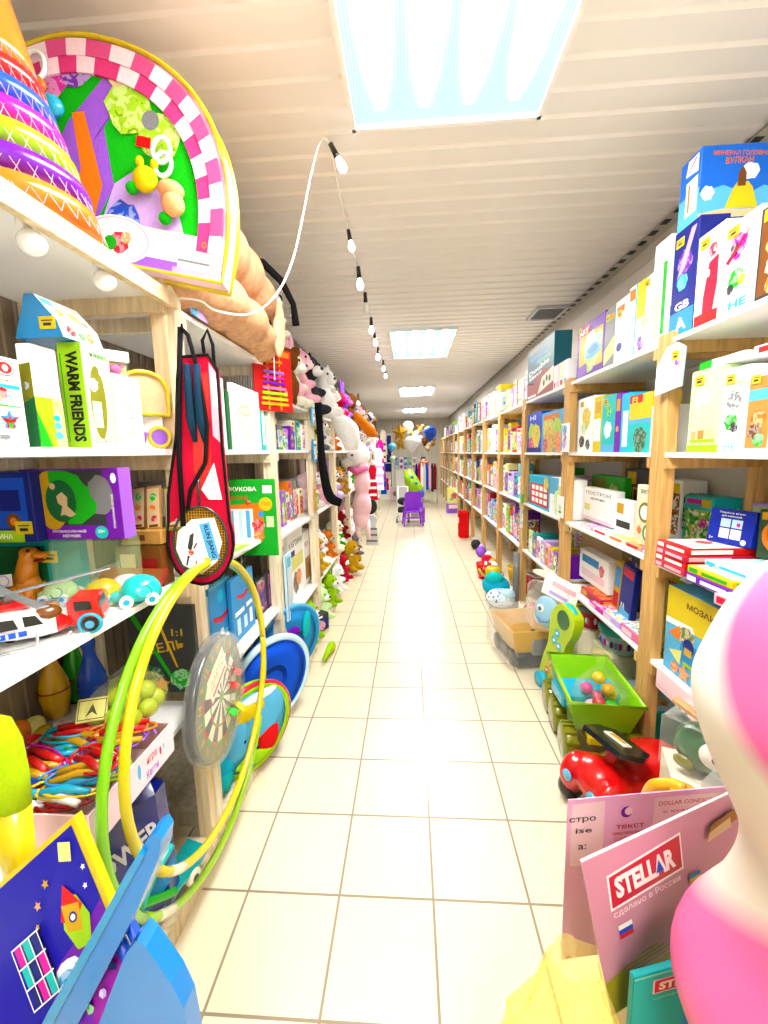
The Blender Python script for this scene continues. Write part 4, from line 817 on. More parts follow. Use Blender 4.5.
# ================================================================== second left rack: floor discs, boards, boxes
ZQ = .062
def disc_bag(label, yc, R, x, zc, c_rim, c_face, c_in, parts, tilt=0.0, rimr=.012):
    o = empty('folding_tub', label, 'folded play tub', (x,yc,zc), (0,tilt,math.radians(-33)), 'round folded tubs and play tents by the left racks')
    T0 = Tm((0,0,0),(0,PI/2,0))
    b = MB(); b.lathe([(.0,-.030),(R*.98,-.030),(R,-.02),(R,.02),(R*.98,.026),(R*.90,.020),(.0,.012)], M(c_face,'fabric'), T0, n=40); b.build('folded_cloth', o)
    b = MB(); b.torus(R, rimr, M(c_rim,'plastic'), Tm((.012,0,0),(0,PI/2,0)), n=48, k=10); b.build('rim', o)
    if c_in:
        b = MB(); P = []; n = 28
        for r, h in ((R*.88,.022),(R*.62,.032),(R*.35,.020),(.0005,.030)): P.append((r,h))
        b.lathe([(r,h) for r, h in P][::1], M(c_in,'fabric'), T0, n=28); b.build('inner_cloth', o)
    for nm, y, z, ry, rz_, c in parts:
        b = MB(); b.ell((.042,y,z),(.014,ry,rz_),M(c,'fabric'),n=16); b.build(nm, o)
    return o
disc_bag('round folded tub with an elephant face and pink rim, nearest the dartboard', 1.60, .205, -.705, .245, 'crimson','lime','skyblue', [('ear',.05,.07,.10,.11,'skyblue'),('ear',-.09,.02,.06,.10,'skyblue'),('heart_patch',.07,-.06,.055,.075,'red'),('yellow_patch',-.02,.12,.12,.045,'yellow'),('white_patch',.02,.165,.09,.02,'white'),('eye',-.06,.0,.012,.014,'black'),('nose',.0,-.12,.10,.03,'lime')], .10)
disc_bag('dark blue folded round tub with a pale cyan rim beside the elephant one', 1.90, .235, -.715, .285, 'paleblue','blue','blue', [], .12, .018)
disc_bag('light blue round tent bag with purple octopus patches on the left floor', 2.28, .235, -.735, .31, 'skyblue','denim','denim', [('octopus_patch',.0,.08,.05,.04,'purple'),('octopus_patch',.07,.0,.02,.02,'purple'),('octopus_patch',-.05,-.02,.03,.02,'lilac'),('octopus_patch',.09,-.08,.02,.02,'purple'),('strap_patch',.10,.10,.03,.09,'turquoise'),('dot',-.02,.02,.015,.015,'pink')], .16)
b = MB(); b.tube([(0,-.1,.02),(.02,-.05,.05),(.03,0,.07),(.03,.06,.06),(.03,.12,.02)],[.012,.02,.022,.02,.012],M('lime','fabric'),n=10); b.tube([(.0,.0,.01),(.04,.05,.03),(.03,.13,.012)],.014,M('yellow','fabric'),n=8); tag(b.build('lime_flippers', None, (-.60,2.70,.013)), 'lime and yellow cloth strap fallen under the blue octopus bag', 'cloth strap')
# teal bag low by the first post
b = MB(); b.ell((0,0,.13),(.07,.12,.13),M('cyan','fabric')); b.ell((.01,-.06,.05),(.06,.07,.05),M('teal','fabric')); o = b.build('cloth_bag', None, (-.80,1.52,ZQ)); tag(o, 'cyan cloth bag slumped on the plinth behind the dartboard', 'bag')
# shelf z .58
ZS = .581
LB('hammer_toy_box', 'light blue box with a red grin, left one of the pair under the racket', 'toy box', 206, 214, 234, 585, ZS, Xf=-.80, base='skyblue', front=[('r',0,.3,1,.95,'denim'),('p',[(.1,.58),(.5,.50),(.9,.58),(.85,.50),(.5,.43),(.15,.50)],'crimson'),('r',.2,.1,.8,.22,'white'),('r',.4,.22,.55,.35,'white'),('c',.5,.8,.14,'cyan')], left=[('r',.1,.1,.9,.9,'paleblue')])
LB('hammer_toy_box', 'light blue box with white hammers, right one of the pair under the racket', 'toy box', 234, 235, 256, 578, ZS, Xf=-.775, base='denim', front=[('p',[(.2,.72),(.5,.66),(.8,.74),(.75,.66),(.5,.60),(.25,.66)],'crimson'),('r',.1,.40,.5,.47,'white'),('r',.6,.42,.9,.49,'white'),('r',.15,.1,.3,.35,'paleblue'),('r',.45,.12,.6,.32,'paleblue'),('r',.72,.12,.85,.36,'white')])
LB('robot_toy_box', 'black window box with purple and silver toy under the green alphabet board', 'toy box', 252, 258, 268, 580, ZS, Xf=-.78, base='black', front=[('r',.1,.1,.9,.9,PM(8)),('t','МИКС',.1,.86,.1,'white',.6)])
LB('robot_toy_box', 'dark box with streaks of violet at the end of the blue pair shelf', 'toy box', 268, 269, 277, 572, ZS, Xf=-.775, base='charcoal', front=[('r',.1,.05,.9,.95,PM(1))])
o = empty('toy_steering_wheel', 'dark toy steering wheel under the green alphabet board', 'toy steering wheel', (-.87,1.93,.755), (0,.2,.3))
b = MB(); b.torus(.10,.014,M('charcoal','plastic'),Tm((0,0,.05),(0,PI/2,0)),n=36,k=10); b.build('wheel_rim', o)
b = MB(); b.ell((0,0,.05),(.02,.03,.03),M('darkgreen','plastic')); b.box((0,0,.05),(.015,.19,.02),M('charcoal','plastic'),bv=.004); b.box((0,0,.005),(.015,.02,.09),M('charcoal','plastic'),bv=.004); b.build('hub', o)
# shelf z 1.005
ZG = 1.006
o = FB('alphabet_board_pack', 'green cardboard alphabet pack with picture cards and a yellow 100 disc, left shelf', 'book', 219, 274, 479, 556, 1.93, .012, z=None, base=(.02,.50,.10),
   front=[('t','Н. А. ЖУКОВА',.0,.85,.055,'white',.70,0,.02),('r',.80,.82,.95,.92,'white'),('t','МАГНИТНЫЕ',.10,.74,.05,'red',.45),('p',[(.0,.30),(.78,.30),(.80,.70),(.0,.66)],'orange'),('b',.55,.70,.05,'red'),('r',.06,.20,.62,.62,'white'),('r',.10,.22,.16,.60,'paleblue'),('r',.24,.22,.30,.60,'skyblue'),('r',.38,.22,.44,.60,'paleblue'),('r',.50,.24,.57,.6,'skyblue'),('b',.70,.40,.12,'red',4),('b',.70,.25,.10,'orange',4),('c',.84,.68,.11,'yellow'),('t','100',.77,.66,.05,'orange',.14),('c',.76,.55,.05,'denim'),('r',.84,.38,.96,.52,'palegreen'),('c',.15,.10,.08,'red'),('c',.15,.10,.05,'white')])
carton('magazine', 'white and lime magazine lying at the shelf edge below the green board', 'magazine', (.21,.30,.012), (-.86,1.66,ZG), 1.50, base='white', top=[('p',[(.1,0),(1,.0),(1,.5),(.7,.42)],'lime'),('r',.1,.6,.6,.7,'palegreen'),('r',.62,.1,.9,.5,'paleyellow')])
carton('magazine', 'pale magazine with red ring lying behind the lime one', 'magazine', (.20,.28,.014), (-.93,1.58,ZG+.0135), 1.40, base='cream', top=[('c',.3,.3,.2,'red'),('c',.3,.3,.13,'white')])
carton('toy_box', 'dark grey carton at the back above the green alphabet board', 'toy box', (.26,.12,.24), (-1.0,2.02,ZG), .1, base='charcoal', front=[('b',.3,.8,.15,'green'),('r',.5,.6,.95,.95,'rose')])
carton('toy_box', 'small dusty pink carton at the shelf back beside the grey one', 'toy box', (.20,.10,.30), (-1.06,1.75,ZG), .0, base='grey', front=[('r',.1,.5,.9,.9,'palepink')])
# shelf z 1.43
ZT = 1.431
LB('white_book', 'thin white book, first after the racket case on the left shelf', 'book', 209, 210, 216, 384, ZT, base='white', left=[('r',.1,.1,.9,.9,'cream')])
LB('white_book', 'tall white and cyan slim box beside the first white book', 'book', 217, 218, 228, 377, ZT, front=[('r',.1,.1,.9,.48,'paleblue'),('r',.1,.7,.9,.75,'cream')])
LB('dark_book', 'dark green spine between the white slim boxes', 'book', 229, 230, 233, 392, ZT, base='darkgreen')
LB('craft_set_box', 'big white box with a pale yellow swirl on the left upper shelf', 'toy box', 233, 236, 262, 384, ZT, front=[('e',.4,.62,.22,.09,'paleyellow'),('e',.4,.62,.16,.05,'white'),('e',.4,.35,.25,.16,'cream'),('e',.4,.35,.16,.1,'white')])
LB('craft_set_box', 'teal edged box at the far end of the left upper shelf', 'toy box', 262, 263, 269, 398, ZT, base='turquoise', front=[('r',.1,.1,.5,.9,'white')])
# little blue card pinned at the plush shelf
b = MB(); b.box((0,0,.065),(.004,.115,.13),M('lilac')); art(b,(.0021,-.057,0),(0,.115,0),(0,0,.13),[('b',.55,.45,.25,'cyan'),('b',.6,.35,.2,'turquoise'),('r',.0,.0,.35,1,'skyblue')]); p = at(196,305,X=-.715); tag(b.build('picture_card', None, (-.712,1.46,1.872)), 'small lilac and cyan picture card at the front of the plush shelf', 'card')
# xylophone on a card
p = at(279,357,X=-.70)
o = empty('toy_xylophone', 'red blister card with a rainbow xylophone hung from the plush shelf edge', 'toy xylophone', (-.690,2.16,p.z), (0,0,math.radians(56))); o.scale = (1.25,1,1.25)
b = MB(); b.box((0,.004,-.115),(.19,.006,.25),M('red')); art(b,(-.095,-.001+.0015,-.24),(.19,0,0),(0,0,.25),[('r',.05,.88,.95,.97,'orange'),('b',.2,.85,.06,'gold'),('b',.8,.3,.08,'orange')]); b.build('card', o)
for i, c in enumerate(['orange','red','violet','magenta','purple','pink','lime','yellow','gold']):
    b = MB(); b.box((0,-.006,-.045-.021*i),(.085+.0065*i,.008,.012),M(c,'plastic'),bv=.002); b.build('key', o)
b = MB(); b.box((-.03,-.002,-.13),(.006,.006,.21),M('gold','plastic')); b.box((.03,-.002,-.13),(.006,.006,.21),M('gold','plastic')); b.build('frame', o)
b = MB(); b.tube([(.0,-.014,.02),(-.004,-.014,-.12)],.0028,M('white','plastic')); b.ell((.0,-.014,.02),.009,M('white','plastic')); b.build('mallet', o)
b = MB(); b.tube([(-.004,.004,.008),(-.02,.002,.06)],.0015,M('white','plastic')); b.build('string', o)
# ================================================================== soft toys
def blobmesh(name, parts, m, parent, vox=.012, loc=None):
    """one continuous skin around several ellipsoids"""
    b = MB()
    for c, r in parts: b.ell(c, r, m, n=14, k=8)
    o = b.build(name, parent, loc)
    md = o.modifiers.new('skin', 'REMESH'); md.mode = 'VOXEL'; md.voxel_size = vox; md.use_smooth_shade = True
    sm = o.modifiers.new('smooth', 'SMOOTH'); sm.iterations = 6; sm.factor = .6
    dg = bpy.context.evaluated_depsgraph_get(); me = bpy.data.meshes.new_from_object(o.evaluated_get(dg)); o.modifiers.clear()
    me.materials.clear(); me.materials.append(m); me.name = name; o.data = me
    return o
def plush(name, label, cat, loc, s=1.0, rz=0, col='tan', col2=None, ears='round', earc=None, pose='sit', group='plush toys on the left racks', tilt=(0,0), muzzle=True, patch=None):
    """sitting toy facing local +x, height about .30*s"""
    col2 = col2 or col; earc = earc or col; fm_, f2 = M(col,'fur'), M(col2,'fur')
    o = empty(name, label, cat, loc, (tilt[0],tilt[1],rz), group)
    blobmesh('body', [((0,0,.075*s),(.065*s,.070*s,.078*s)),((0,0,.12*s),(.05*s,.055*s,.05*s)),((.055*s,.05*s,.025*s),(.055*s,.026*s,.026*s)),((.055*s,-.05*s,.025*s),(.055*s,.026*s,.026*s)),
        ((.035*s,.062*s,.105*s),(.040*s,.022*s,.024*s)),((.035*s,-.062*s,.105*s),(.040*s,.022*s,.024*s))], fm_, o, .009*s)
    b = MB(); b.ell((.008*s,0,.205*s),(.062*s,.066*s,.060*s),fm_); b.build('head', o)
    if muzzle: b = MB(); b.ell((.062*s,0,.190*s),(.028*s,.032*s,.024*s),f2); b.ell((.088*s,0,.198*s),(.008*s,.011*s,.008*s),M('black','plastic'),n=8,k=6); b.build('muzzle', o)
    for k in (-1,1):
        b = MB()
        if ears == 'round': b.ell((.0,k*.052*s,.255*s),(.012*s,.024*s,.024*s),M(earc,'fur'))
        elif ears == 'long': b.ell((.0,k*.030*s,.305*s),(.012*s,.020*s,.060*s),M(earc,'fur'),rot=(-k*.25,0,0))
        elif ears == 'floppy': b.ell((.01*s,k*.072*s,.195*s),(.016*s,.018*s,.050*s),M(earc,'fur'),rot=(k*.15,0,0))
        elif ears == 'point': b.lathe([(.024*s,0),(.012*s,.026*s),(.0005,.048*s)],M(earc,'fur'),Tm((0,k*.040*s,.245*s),(-k*.3,0,0)),n=12)
        b.build('ear', o)
        b = MB(); b.ell((.060*s,k*.026*s,.222*s),.0075*s,M('black','plastic'),n=8,k=6); b.build('eye', o)
    if patch: b = MB(); b.ell((.054*s,.028*s,.220*s),(.014*s,.022*s,.022*s),M(patch,'fur')); b.ell((.03*s,-.02*s,.08*s),(.05*s,.045*s,.045*s),M(patch,'fur')); b.build('patch', o)
    return o
# long tan animals lying over the shelf
tanm = (.98,.64,.44)
def longbeast(label, Ps, loc, ear, tailp):
    o = empty('plush_animal', label, 'plush toy', loc, group='large tan plush animals on the top left shelf')
    blobmesh('body', Ps, M(tanm,'fur'), o, .016)
    for c, r, rt in ear:
        b = MB(); b.ell(c, r, M((.98,.70,.50),'fur'), rot=rt); b.build('ear', o)
    if tailp: b = MB(); b.tube(tailp, [.010,.014,.014,.012,.016][:len(tailp)], M('black','fabric'), n=8); b.build('ribbon', o)
    o.scale = (1.22,1.12,1.25); return o
longbeast('large tan plush animal lying along the shelf edge, lower one, muzzle over the red xylophone', [((.0,-.30,.085),(.14,.12,.085)),((.03,-.14,.085),(.15,.16,.085)),((.04,.05,.08),(.14,.17,.08)),((.055,.20,.065),(.11,.13,.063)),((.06,.29,.045),(.08,.09,.06)),((-.08,-.25,.07),(.1,.1,.07))], (-.80,1.74,1.871),
   [((.150,.26,.07),(.018,.035,.075),(0,0,0))], None)
longbeast('large tan plush animal heaped on top of the lower one, with a black ribbon', [((.0,-.28,.08),(.13,.13,.085)),((.02,-.10,.11),(.14,.16,.10)),((.02,.08,.11),(.13,.16,.10)),((.04,.22,.08),(.11,.12,.085)),((.05,.30,.06),(.08,.08,.06))], (-.80,1.80,2.06),
   [((.135,.30,-.02),(.020,.030,.10),(0,0,0)),((.10,.35,.05),(.02,.04,.06),(.2,0,0))], [(.05,.16,.18),(.10,.22,.19),(.15,.30,.15),(.18,.36,.08),(.185,.37,.0)])
# the row along the top left
plush('teddy_bear', 'brown curly teddy bear seen from behind beside the tan animals', 'teddy bear', (-.76,2.58,1.722), 1.3, 2.2, 'brown','tan','round', tilt=(.1,.15))
plush('plush_panda', 'white plush panda with a black eye patch above the brown teddy', 'plush toy', (-.80,2.50,2.08), 1.0, -.3, (.75,.72,.62),'white','round','black', patch='black')
plush('plush_bunny', 'cream plush with pale pink belly spots beside the brown teddy', 'plush toy', (-.80,2.86,1.722), 1.35, -.1, (.80,.76,.62),'white','long','rose', patch='rose')
plush('plush_pig', 'pink plush pig high on the left beside the black one', 'plush toy', (-.82,3.14,1.78), 1.45, -.2, 'rose','palepink','point','rose')
plush('plush_cat', 'black and white plush cat with pink inner ears on the left rack top', 'plush toy', (-.83,3.40,1.722), 1.75, -.3, 'charcoal','white','point','black')
plush('plush_cow', 'large white plush dog sitting on the left rack top, ears up', 'plush toy', (-.74,3.64,1.722), 1.55, -.5, 'white','white','point','white')
plush('plush_bear', 'white plush bear slumped beneath the large white dog', 'plush toy', (-.80,4.0,1.722), 1.4, -.2, 'white','cream','round','white')
plush('plush_frog', 'pale green plush behind the white toys on the left rack top', 'plush toy', (-.80,4.30,1.722), 1.3, -.2, 'palegreen','white','round')
cl = [('crimson','magenta'),('violet','pink'),('brown','white'),('grey','silver'),('rose','palepink'),('tan','beige'),('white','gold'),('charcoal','blue'),('palepink','peach'),('denim','skyblue')]
kinds = [('plush_bear','round'),('plush_bunny','long'),('plush_dog','floppy'),('plush_cat','point')]
cn = {'palepink':'pale pink','palegreen':'pale green','skyblue':'sky blue','darkgreen':'dark green','paleyellow':'pale yellow','darkred':'dark red','paleblue':'pale blue'}
CN = lambda c: cn.get(c, c)
protos = {}
def pl_any(i, c, c2, loc, s, rz, label, tilt=(0,0), group='plush toys on the left racks'):
    k = (i%4, c, c2)
    if k not in protos: protos[k] = plush(kinds[i%4][0], label, 'plush toy', loc, 1.0, rz, c, c2, kinds[i%4][1], c, group=group, tilt=tilt); o = protos[k]
    else: o = copy_tree(protos[k], None, loc, (tilt[0],tilt[1],rz), label, group); o['category'] = 'plush toy'
    o.scale = (s,s,s); return o
for i in range(9):
    y = 4.75+.42*i; c, c2 = cl[i]
    pl_any(i, c, c2, (-.80-.02*(i%2), y, 1.722), 1.35+.2*(i%3), -.3+.2*(i%3), f'{CN(c)} plush {kinds[i%4][0][6:]} on the left rack top, {ordn[i]} beyond the pale green one')
# plush piles on lower shelves of the third and later left racks
q = random.Random(11)
pc_ = ['orange','denim','white','tan','teal','palepink','darkred','lime','gold','cream','crimson','lilac','paleyellow','brown','green','rose','white','grey']
lvls = [(.422,'low'),(.957,'middle'),(1.437,'upper')]
n_ = 0
for bay in range(2, 8):
    a, b2 = L_BAYS[bay]
    for z, nm in lvls:
        if bay == 2 and nm == 'upper': pass
        k = 4 if bay < 5 else 3
        for j in range(k):
            y = a+.13+(b2-a-.26)*j/(k-1)
            c = pc_[(n_*5+3)%len(pc_)]; c2 = pc_[(n_*3+2)%len(pc_)]; n_ += 1
            if n_ % 3 == 0: c = 'white'
            pl_any(n_, c, ('white','beige','palepink')[n_%3], (-.83+q.uniform(-.02,.03), y, z), q.uniform(.95,1.2), q.uniform(-.6,.3), f'{CN(c)} plush {kinds[n_%4][0][6:]}, {ordn[j]} along the {nm} shelf, {ordn[bay+1]} left rack', group='plush toys on the left racks')
for j in range(7):   # plinth
    y = 3.2+.36*j; c = ['palegreen','lime','white','crimson','gold','darkred','grey'][j]
    pl_any(j, c, 'white', (-.745,y,.0625), 1.05, -.3, f'{CN(c)} plush {kinds[j%4][0][6:]} on the left plinth, {ordn[j]} in the row past the octopus bag')
for j in range(3):
    c = ['yellow','paleyellow','lime'][j]
    pl_any(1+j, c, 'white', (-.80+.02*j,2.45+.19*j,.0625), 1.1, -.2, f'{CN(c)} plush {kinds[(1+j)%4][0][6:]} on the plinth behind the octopus bag')
pl_any(2,'gold','beige',(-.70,4.65,.0625),1.35,-.5,'orange gold lion like plush dog sitting out on the left floor edge')
# long hanging soft toys
def hanging(name, label, cat, pts, rr, c, extra=None, group=None):
    b = MB(); b.tube(smooth_path(pts,4), [rr[min(i//4,len(rr)-1)] + (rr[min(i//4+1,len(rr)-1)]-rr[min(i//4,len(rr)-1)])*((i%4)/4) for i in range((len(pts)-1)*4+1)], M(c,'fur'), n=14)
    for (cc, r, c3) in (extra or []): b.ell(cc, r, M(c3,'fur'))
    o = b.build(name); tag(o, label, cat, group); return o
X_ = -.665
H = [at(x,y,X=X_) for x, y in ((322,412),(330,440),(327,470),(333,500),(338,520),(350,535))]
Hy = at(333,470,X=X_).y
def hp(px, py, y, dx=0): p = at(px,py,Y=y); return Vector((p.x+dx,y,p.z))
o = empty('plush_goose', 'long pink and white plush goose hanging down the left racks', 'plush toy', hp(361,495,4.75))
def rel(px, py, y=4.75): return hp(px,py,y)-o.location
blobmesh('body', [(rel(362,482),(.10,.09,.17)),(rel(362,505),(.115,.10,.18)),(rel(361,518),(.10,.09,.12)),(rel(362,468),(.08,.08,.12))], M((.97,.66,.72),'fur'), o, .014)
b = MB(); b.ell(rel(358,455),(.14,.10,.13),M('white','fur')); b.ell(rel(349,463),(.09,.07,.07),M('white','fur')); b.build('head', o)
b = MB(); b.tube([rel(349,468,4.72),rel(357,472,4.66),rel(367,468,4.72)],[.03,.04,.03],M('pink','fur'),n=10); b.build('scarf', o)
b = MB(); b.ell(rel(352,455,4.64),(.014,.012,.014),M('black','plastic'),n=8); b.build('eye', o)
for px in (357,367):
    b = MB(); b.tube([rel(px,520),rel(px+1,532),rel(px+3,539)],[.035,.03,.012],M('palepink','fur'),n=10); b.build('leg', o)
hanging('hanging_plush', 'black long legged plush hanging from the left rack past the white posts', 'plush toy', [hp(318,403,3.20), hp(320,430,3.20), hp(322,460,3.20), hp(326,485,3.20), hp(331,498,3.20), hp(341,503,3.20)], [.03,.025,.03,.035,.04,.03], 'black')
hanging('hanging_plush', 'orange plush carrot arm sticking out from the left rack top', 'plush toy', [hp(355,413,4.45), hp(362,422,4.45), hp(371,432,4.45), hp(376,436,4.45)], [.03,.05,.06,.02], 'orange')  # orange arm juts out from the rack top rather than hanging
hanging('plush_tail', 'white plush body draped over the left upper shelf edge', 'plush toy', [hp(330,428,4.02), hp(338,424,4.02), hp(348,432,4.02), hp(352,450,4.02)], [.06,.10,.11,.06], 'white')
# clothes and bags hanging farther down the left side
def garment(label, x0, x1, yt, yb, Y, c, c2, kind='dress'):
    a, b2 = at(x0,yb,Y=Y), at(x1,yt,Y=Y); w = b2.x-a.x; h = b2.z-a.z; o = empty('hanging_'+kind, label, kind, ((a.x+b2.x)/2,Y,a.z), (0,0,0), 'clothes and bags hanging on the left side')
    b = MB(); P = [(-w*.5,0),(w*.5,0),(w*.42,h*.45),(w*.30,h*.62),(w*.44,h*.88),(w*.2,h),(-w*.2,h),(-w*.44,h*.88),(-w*.30,h*.62),(-w*.42,h*.45)]
    b.prism(P,-.03,.03,M(c,'fabric')); b.build('cloth', o)
    b = MB()
    for k in range(3): b.prism([(-w*.42,h*(.12+.2*k)),(w*.42,h*(.12+.2*k)),(w*.40,h*(.19+.2*k)),(-w*.40,h*(.19+.2*k))],-.033,-.03,M(c2,'fabric'))
    b.build('printed_stripe', o)
    b = MB(); b.tube([(0,0,h),(0,0,h+.03),(.015,0,h+.045)],.003,M('silver','metal'),n=6); b.build('hanger', o)
for a in [('crimson and white child dress hanging beside the pink goose',369,377,465,500,5.2,'crimson','white'),('white dress with lilac stripes behind the crimson one',375,383,448,490,5.9,'white','lilac'),('grey shimmering skirt low on the left past the goose',366,378,515,545,5.1,'silver','grey'),
  ('magenta dress high on the left racks',377,384,440,478,6.4,'magenta','white'),('deep blue long garment at the left rack end',381,386,455,494,8.6,'blue','violet'),('red skirt below the deep blue garment',385,389,478,490,8.9,'crimson','darkred'),('cream dress with brown trim, farther left side',380,386,430,462,7.3,'cream','brown'),
  ('violet and silver jacket above the deep blue garment',382,387,432,455,8.0,'lilac','silver')]: garment(*a)
b = MB(); b.prism(circ(0,.09,.075,.09,n=20)+[],-.02,.02,M('charcoal','fabric')); p = hp(371,514,4.9); tag(b.build('hanging_pouch', None, (p.x,4.9,p.z)), 'small black heart shaped pouch hanging under the pink goose', 'pouch')
# ================================================================== nearest right rack (front at x 1.0)
def tagrow(n): return ()
T1, T2, T3, T4 = 1.8155, 1.3805, .9375, .5155
G_ = 'boxed toys on the right racks'
hx = [(668,692),(692,718),(718,753),(753,792)]
heroes = [
 ('action_figure_box','dark blue window box with a purple print, far end of the right top shelf','navy',[('b',.5,.68,.34,'purple',1),('p',[(.2,.55),(.5,.62),(.9,.95),(.7,.95)],'lilac'),('b',.45,.50,.25,'cyan',4),('r',0,.24,1,.34,'navy'),('t','GB',.2,.25,.075,'white',.6,0,.03),('r',0,0,1,.24,'denim'),('t','A',.3,.04,.13,'white',.45,8,.02)]),
 ('action_figure_box','white window box with a crimson masked figure, second on the right top shelf','white',[('r',.06,.05,.94,.95,'palepink'),('b',.60,.78,.20,'crimson',3),('p',[(.35,.30),(.50,.66),(.85,.70),(.86,.40),(.75,.12),(.35,.06)],'crimson'),('p',[(.62,.76),(.70,.80),(.74,.74)],'white'),('e',.5,.55,.06,.04,'white'),('r',.05,.02,.95,.14,'red')]),
 ('action_figure_box','white window box with green and pink fighters, third on the right top shelf','white',[('r',.08,.06,.9,.94,'silver'),('b',.45,.72,.30,'magenta',2),('b',.35,.70,.16,'black',5),('b',.45,.38,.26,'green',6),('b',.62,.34,.12,'yellow',7),('b',.3,.28,.12,'charcoal',7),('t','HE',.3,.05,.09,'cyan',.5,0,.03),('p',[(.1,.6),(.8,.86),(.9,.9),(.2,.56)],'crimson')]),
 ('action_figure_box','dark window box with orange and cream burger toys, nearest on the right top shelf','charcoal',[('r',.06,.06,.94,.94,'brown'),('b',.5,.75,.3,'peach',2),('b',.45,.55,.26,'gold',4),('b',.5,.35,.28,'beige',5),('b',.5,.15,.25,'orange',6)])]
HH = at(692,222,X=FRONT_R).z-T1
for ih, ((x0, x1), (n, l, c, f)) in enumerate(zip(hx, heroes)):
    yc_, ye_ = Yat(x1,FRONT_R,T1), Yat(x0,FRONT_R,T1)
    carton(n, l, 'toy box', (ye_-yc_-.002,.10,at(x1,(222,225,210,190)[ih],X=FRONT_R).z-T1), (FRONT_R+.05,(yc_+ye_)/2,T1+.0005), -PI/2, base=c, front=f, right=[('r',0,0,1,1,c)], group='window boxes on the right top shelf', tags=((.12,.84),))
hz_ = T1+.262
yA, yB = Yat(768,1.03,T1+.2), Yat(676,1.03,T1+.2)
topz = T1+HH
VH = at(proj((1.03,Yat(697,1.03,topz),topz+.2))[0],147,X=1.03).z-topz
o = carton('volcano_box', 'large bright blue box with a yellow volcano cone, on top of the window boxes', 'toy box', (.27,Yat(677,1.03,topz)-Yat(697,1.03,topz),VH), (1.03+.135,(Yat(677,1.03,topz)+Yat(697,1.03,topz))/2,topz+.0015), 0, base=(.01,.22,.82),
   left=[('r',.0,0,1,.45,'skyblue'),('r',.35,.15,.9,.65,'white'),('r',.45,.2,.55,.6,'orange'),('r',.6,.2,.7,.6,'paleblue'),('p',[(.3,.75),(.9,.70),(.9,.95),(.4,.95)],'white'),('p',[(.4,.78),(.48,.78),(.85,.93),(.75,.93)],'crimson')],
   front=[('p',[(0,0),(1,0),(1,.34),(.8,.42),(.6,.30),(.3,.45),(0,.36)],'skyblue'),('b',.10,.35,.10,'white',3),('b',.62,.62,.12,'white',4),('p',[(.33,.12),(.42,.40),(.47,.48),(.60,.48),(.66,.40),(.74,.12)],'yellow'),('p',[(.47,.42),(.47,.60),(.52,.70),(.57,.60),(.57,.42)],'brown'),('p',[(0,0),(1,.0),(1,.14),(.6,.10),(.3,.12),(0,.06)],'beige'),('t','МИНЕРАЛ ГОЛОВНОЙ',.14,.86,.08,'orange',.74,-3,.02),('t','ВУЛКАН',.30,.73,.09,'orange',.34,0,.02)])
# second shelf
for n, l, xl, xr, c, f in [
 ('craft_set_box','pale green box with brown blocks, far end of the second right shelf',686,717,'palegreen',[('b',.4,.6,.3,'white',2),('r',.1,.12,.9,.16,'lime'),('r',.12,.16,.3,.26,'peach'),('r',.35,.16,.55,.27,'tan'),('r',.6,.16,.85,.27,'beige'),('r',0,0,1,.09,'lime'),('e',.5,.45,.35,.15,'palegreen')]),
 ('creature_box','white box with grey and green creatures beside the pale green one',717,742,'white',[('b',.5,.62,.33,'grey',1),('b',.45,.36,.30,'green',4),('b',.6,.30,.18,'charcoal',5),('t','HE',.25,.03,.08,'skyblue',.5),('r',.1,.8,.9,.84,'beige')]),
 ('safari_set_box','white edged box with a desert picture on the second right shelf',742,768,'white',[('r',.06,.05,.94,.9,'tan'),('r',.06,.62,.94,.75,'skyblue'),('b',.5,.4,.35,'orange',3),('b',.4,.25,.3,'brown',5),('b',.6,.15,.25,'green',6)]),
 ('doll_box','magenta box nearest the camera on the second right shelf',768,800,'magenta',[('b',.5,.5,.3,'pink')])]:
    RB(n, l, 'toy box', xl, xr, xr+5, 366, T2, dep=.12, base=c, front=f, right=[('r',0,0,1,1,c)], group='boxes on the second right shelf', tags=((.15,.82),))
    ztp = None
flat = at(717,366,X=1.024).z
lay('flat_box','flat white and green box lying on top of the second shelf boxes','toy box',(.20,.12,.025),(1.09,1.50,flat+.002),-PI/2,base='white',front=[('r',0,0,.3,1,'green')],top=[('r',.1,.1,.5,.9,'palegreen')])
lay('flat_box','flat red edged box lying on top of the second shelf boxes','toy box',(.20,.12,.028),(1.10,1.28,flat+.002),-PI/2,base='palepink',front=[('r',.1,.2,.9,.8,'red')])
# hanging hexagonal price plate
p = at(668,372,X=.99)
o = empty('hanging_plate', 'white and lilac six sided picture plate hung on the right post', 'picture plate', (.985,1.70,p.z), (0,0,-PI/2+.28))
b = MB(); hx_ = [(-.058,-.085),(.058,-.062),(.064,.075),(.030,.098),(-.015,.090),(-.055,.02)]
b.prism(hx_,-.003,.003,M('paleblue')); art(b,(-.06,-.0031,-.085),(.12,0,0),(0,0,.18),[('p',[(.04,.04),(.96,.16),(1.0,.86),(.74,.98),(.38,.94),(.06,.56)],'white'),('b',.35,.45,.18,'lilac',2),('b',.78,.62,.12,'violet',3),('b',.55,.30,.10,'paleblue',4),('b',.30,.50,.09,'white',5),('b',.62,.6,.05,'lilac',6)]); b.build('plate', o)
price_tag(o,(.012,-.005,.035),.030,.034)
b = MB(); b.tube([(0,0,.09),(.01,.02,.12),(.0,.03,.13)],.0012,M('silver','metal')); b.build('hook', o)
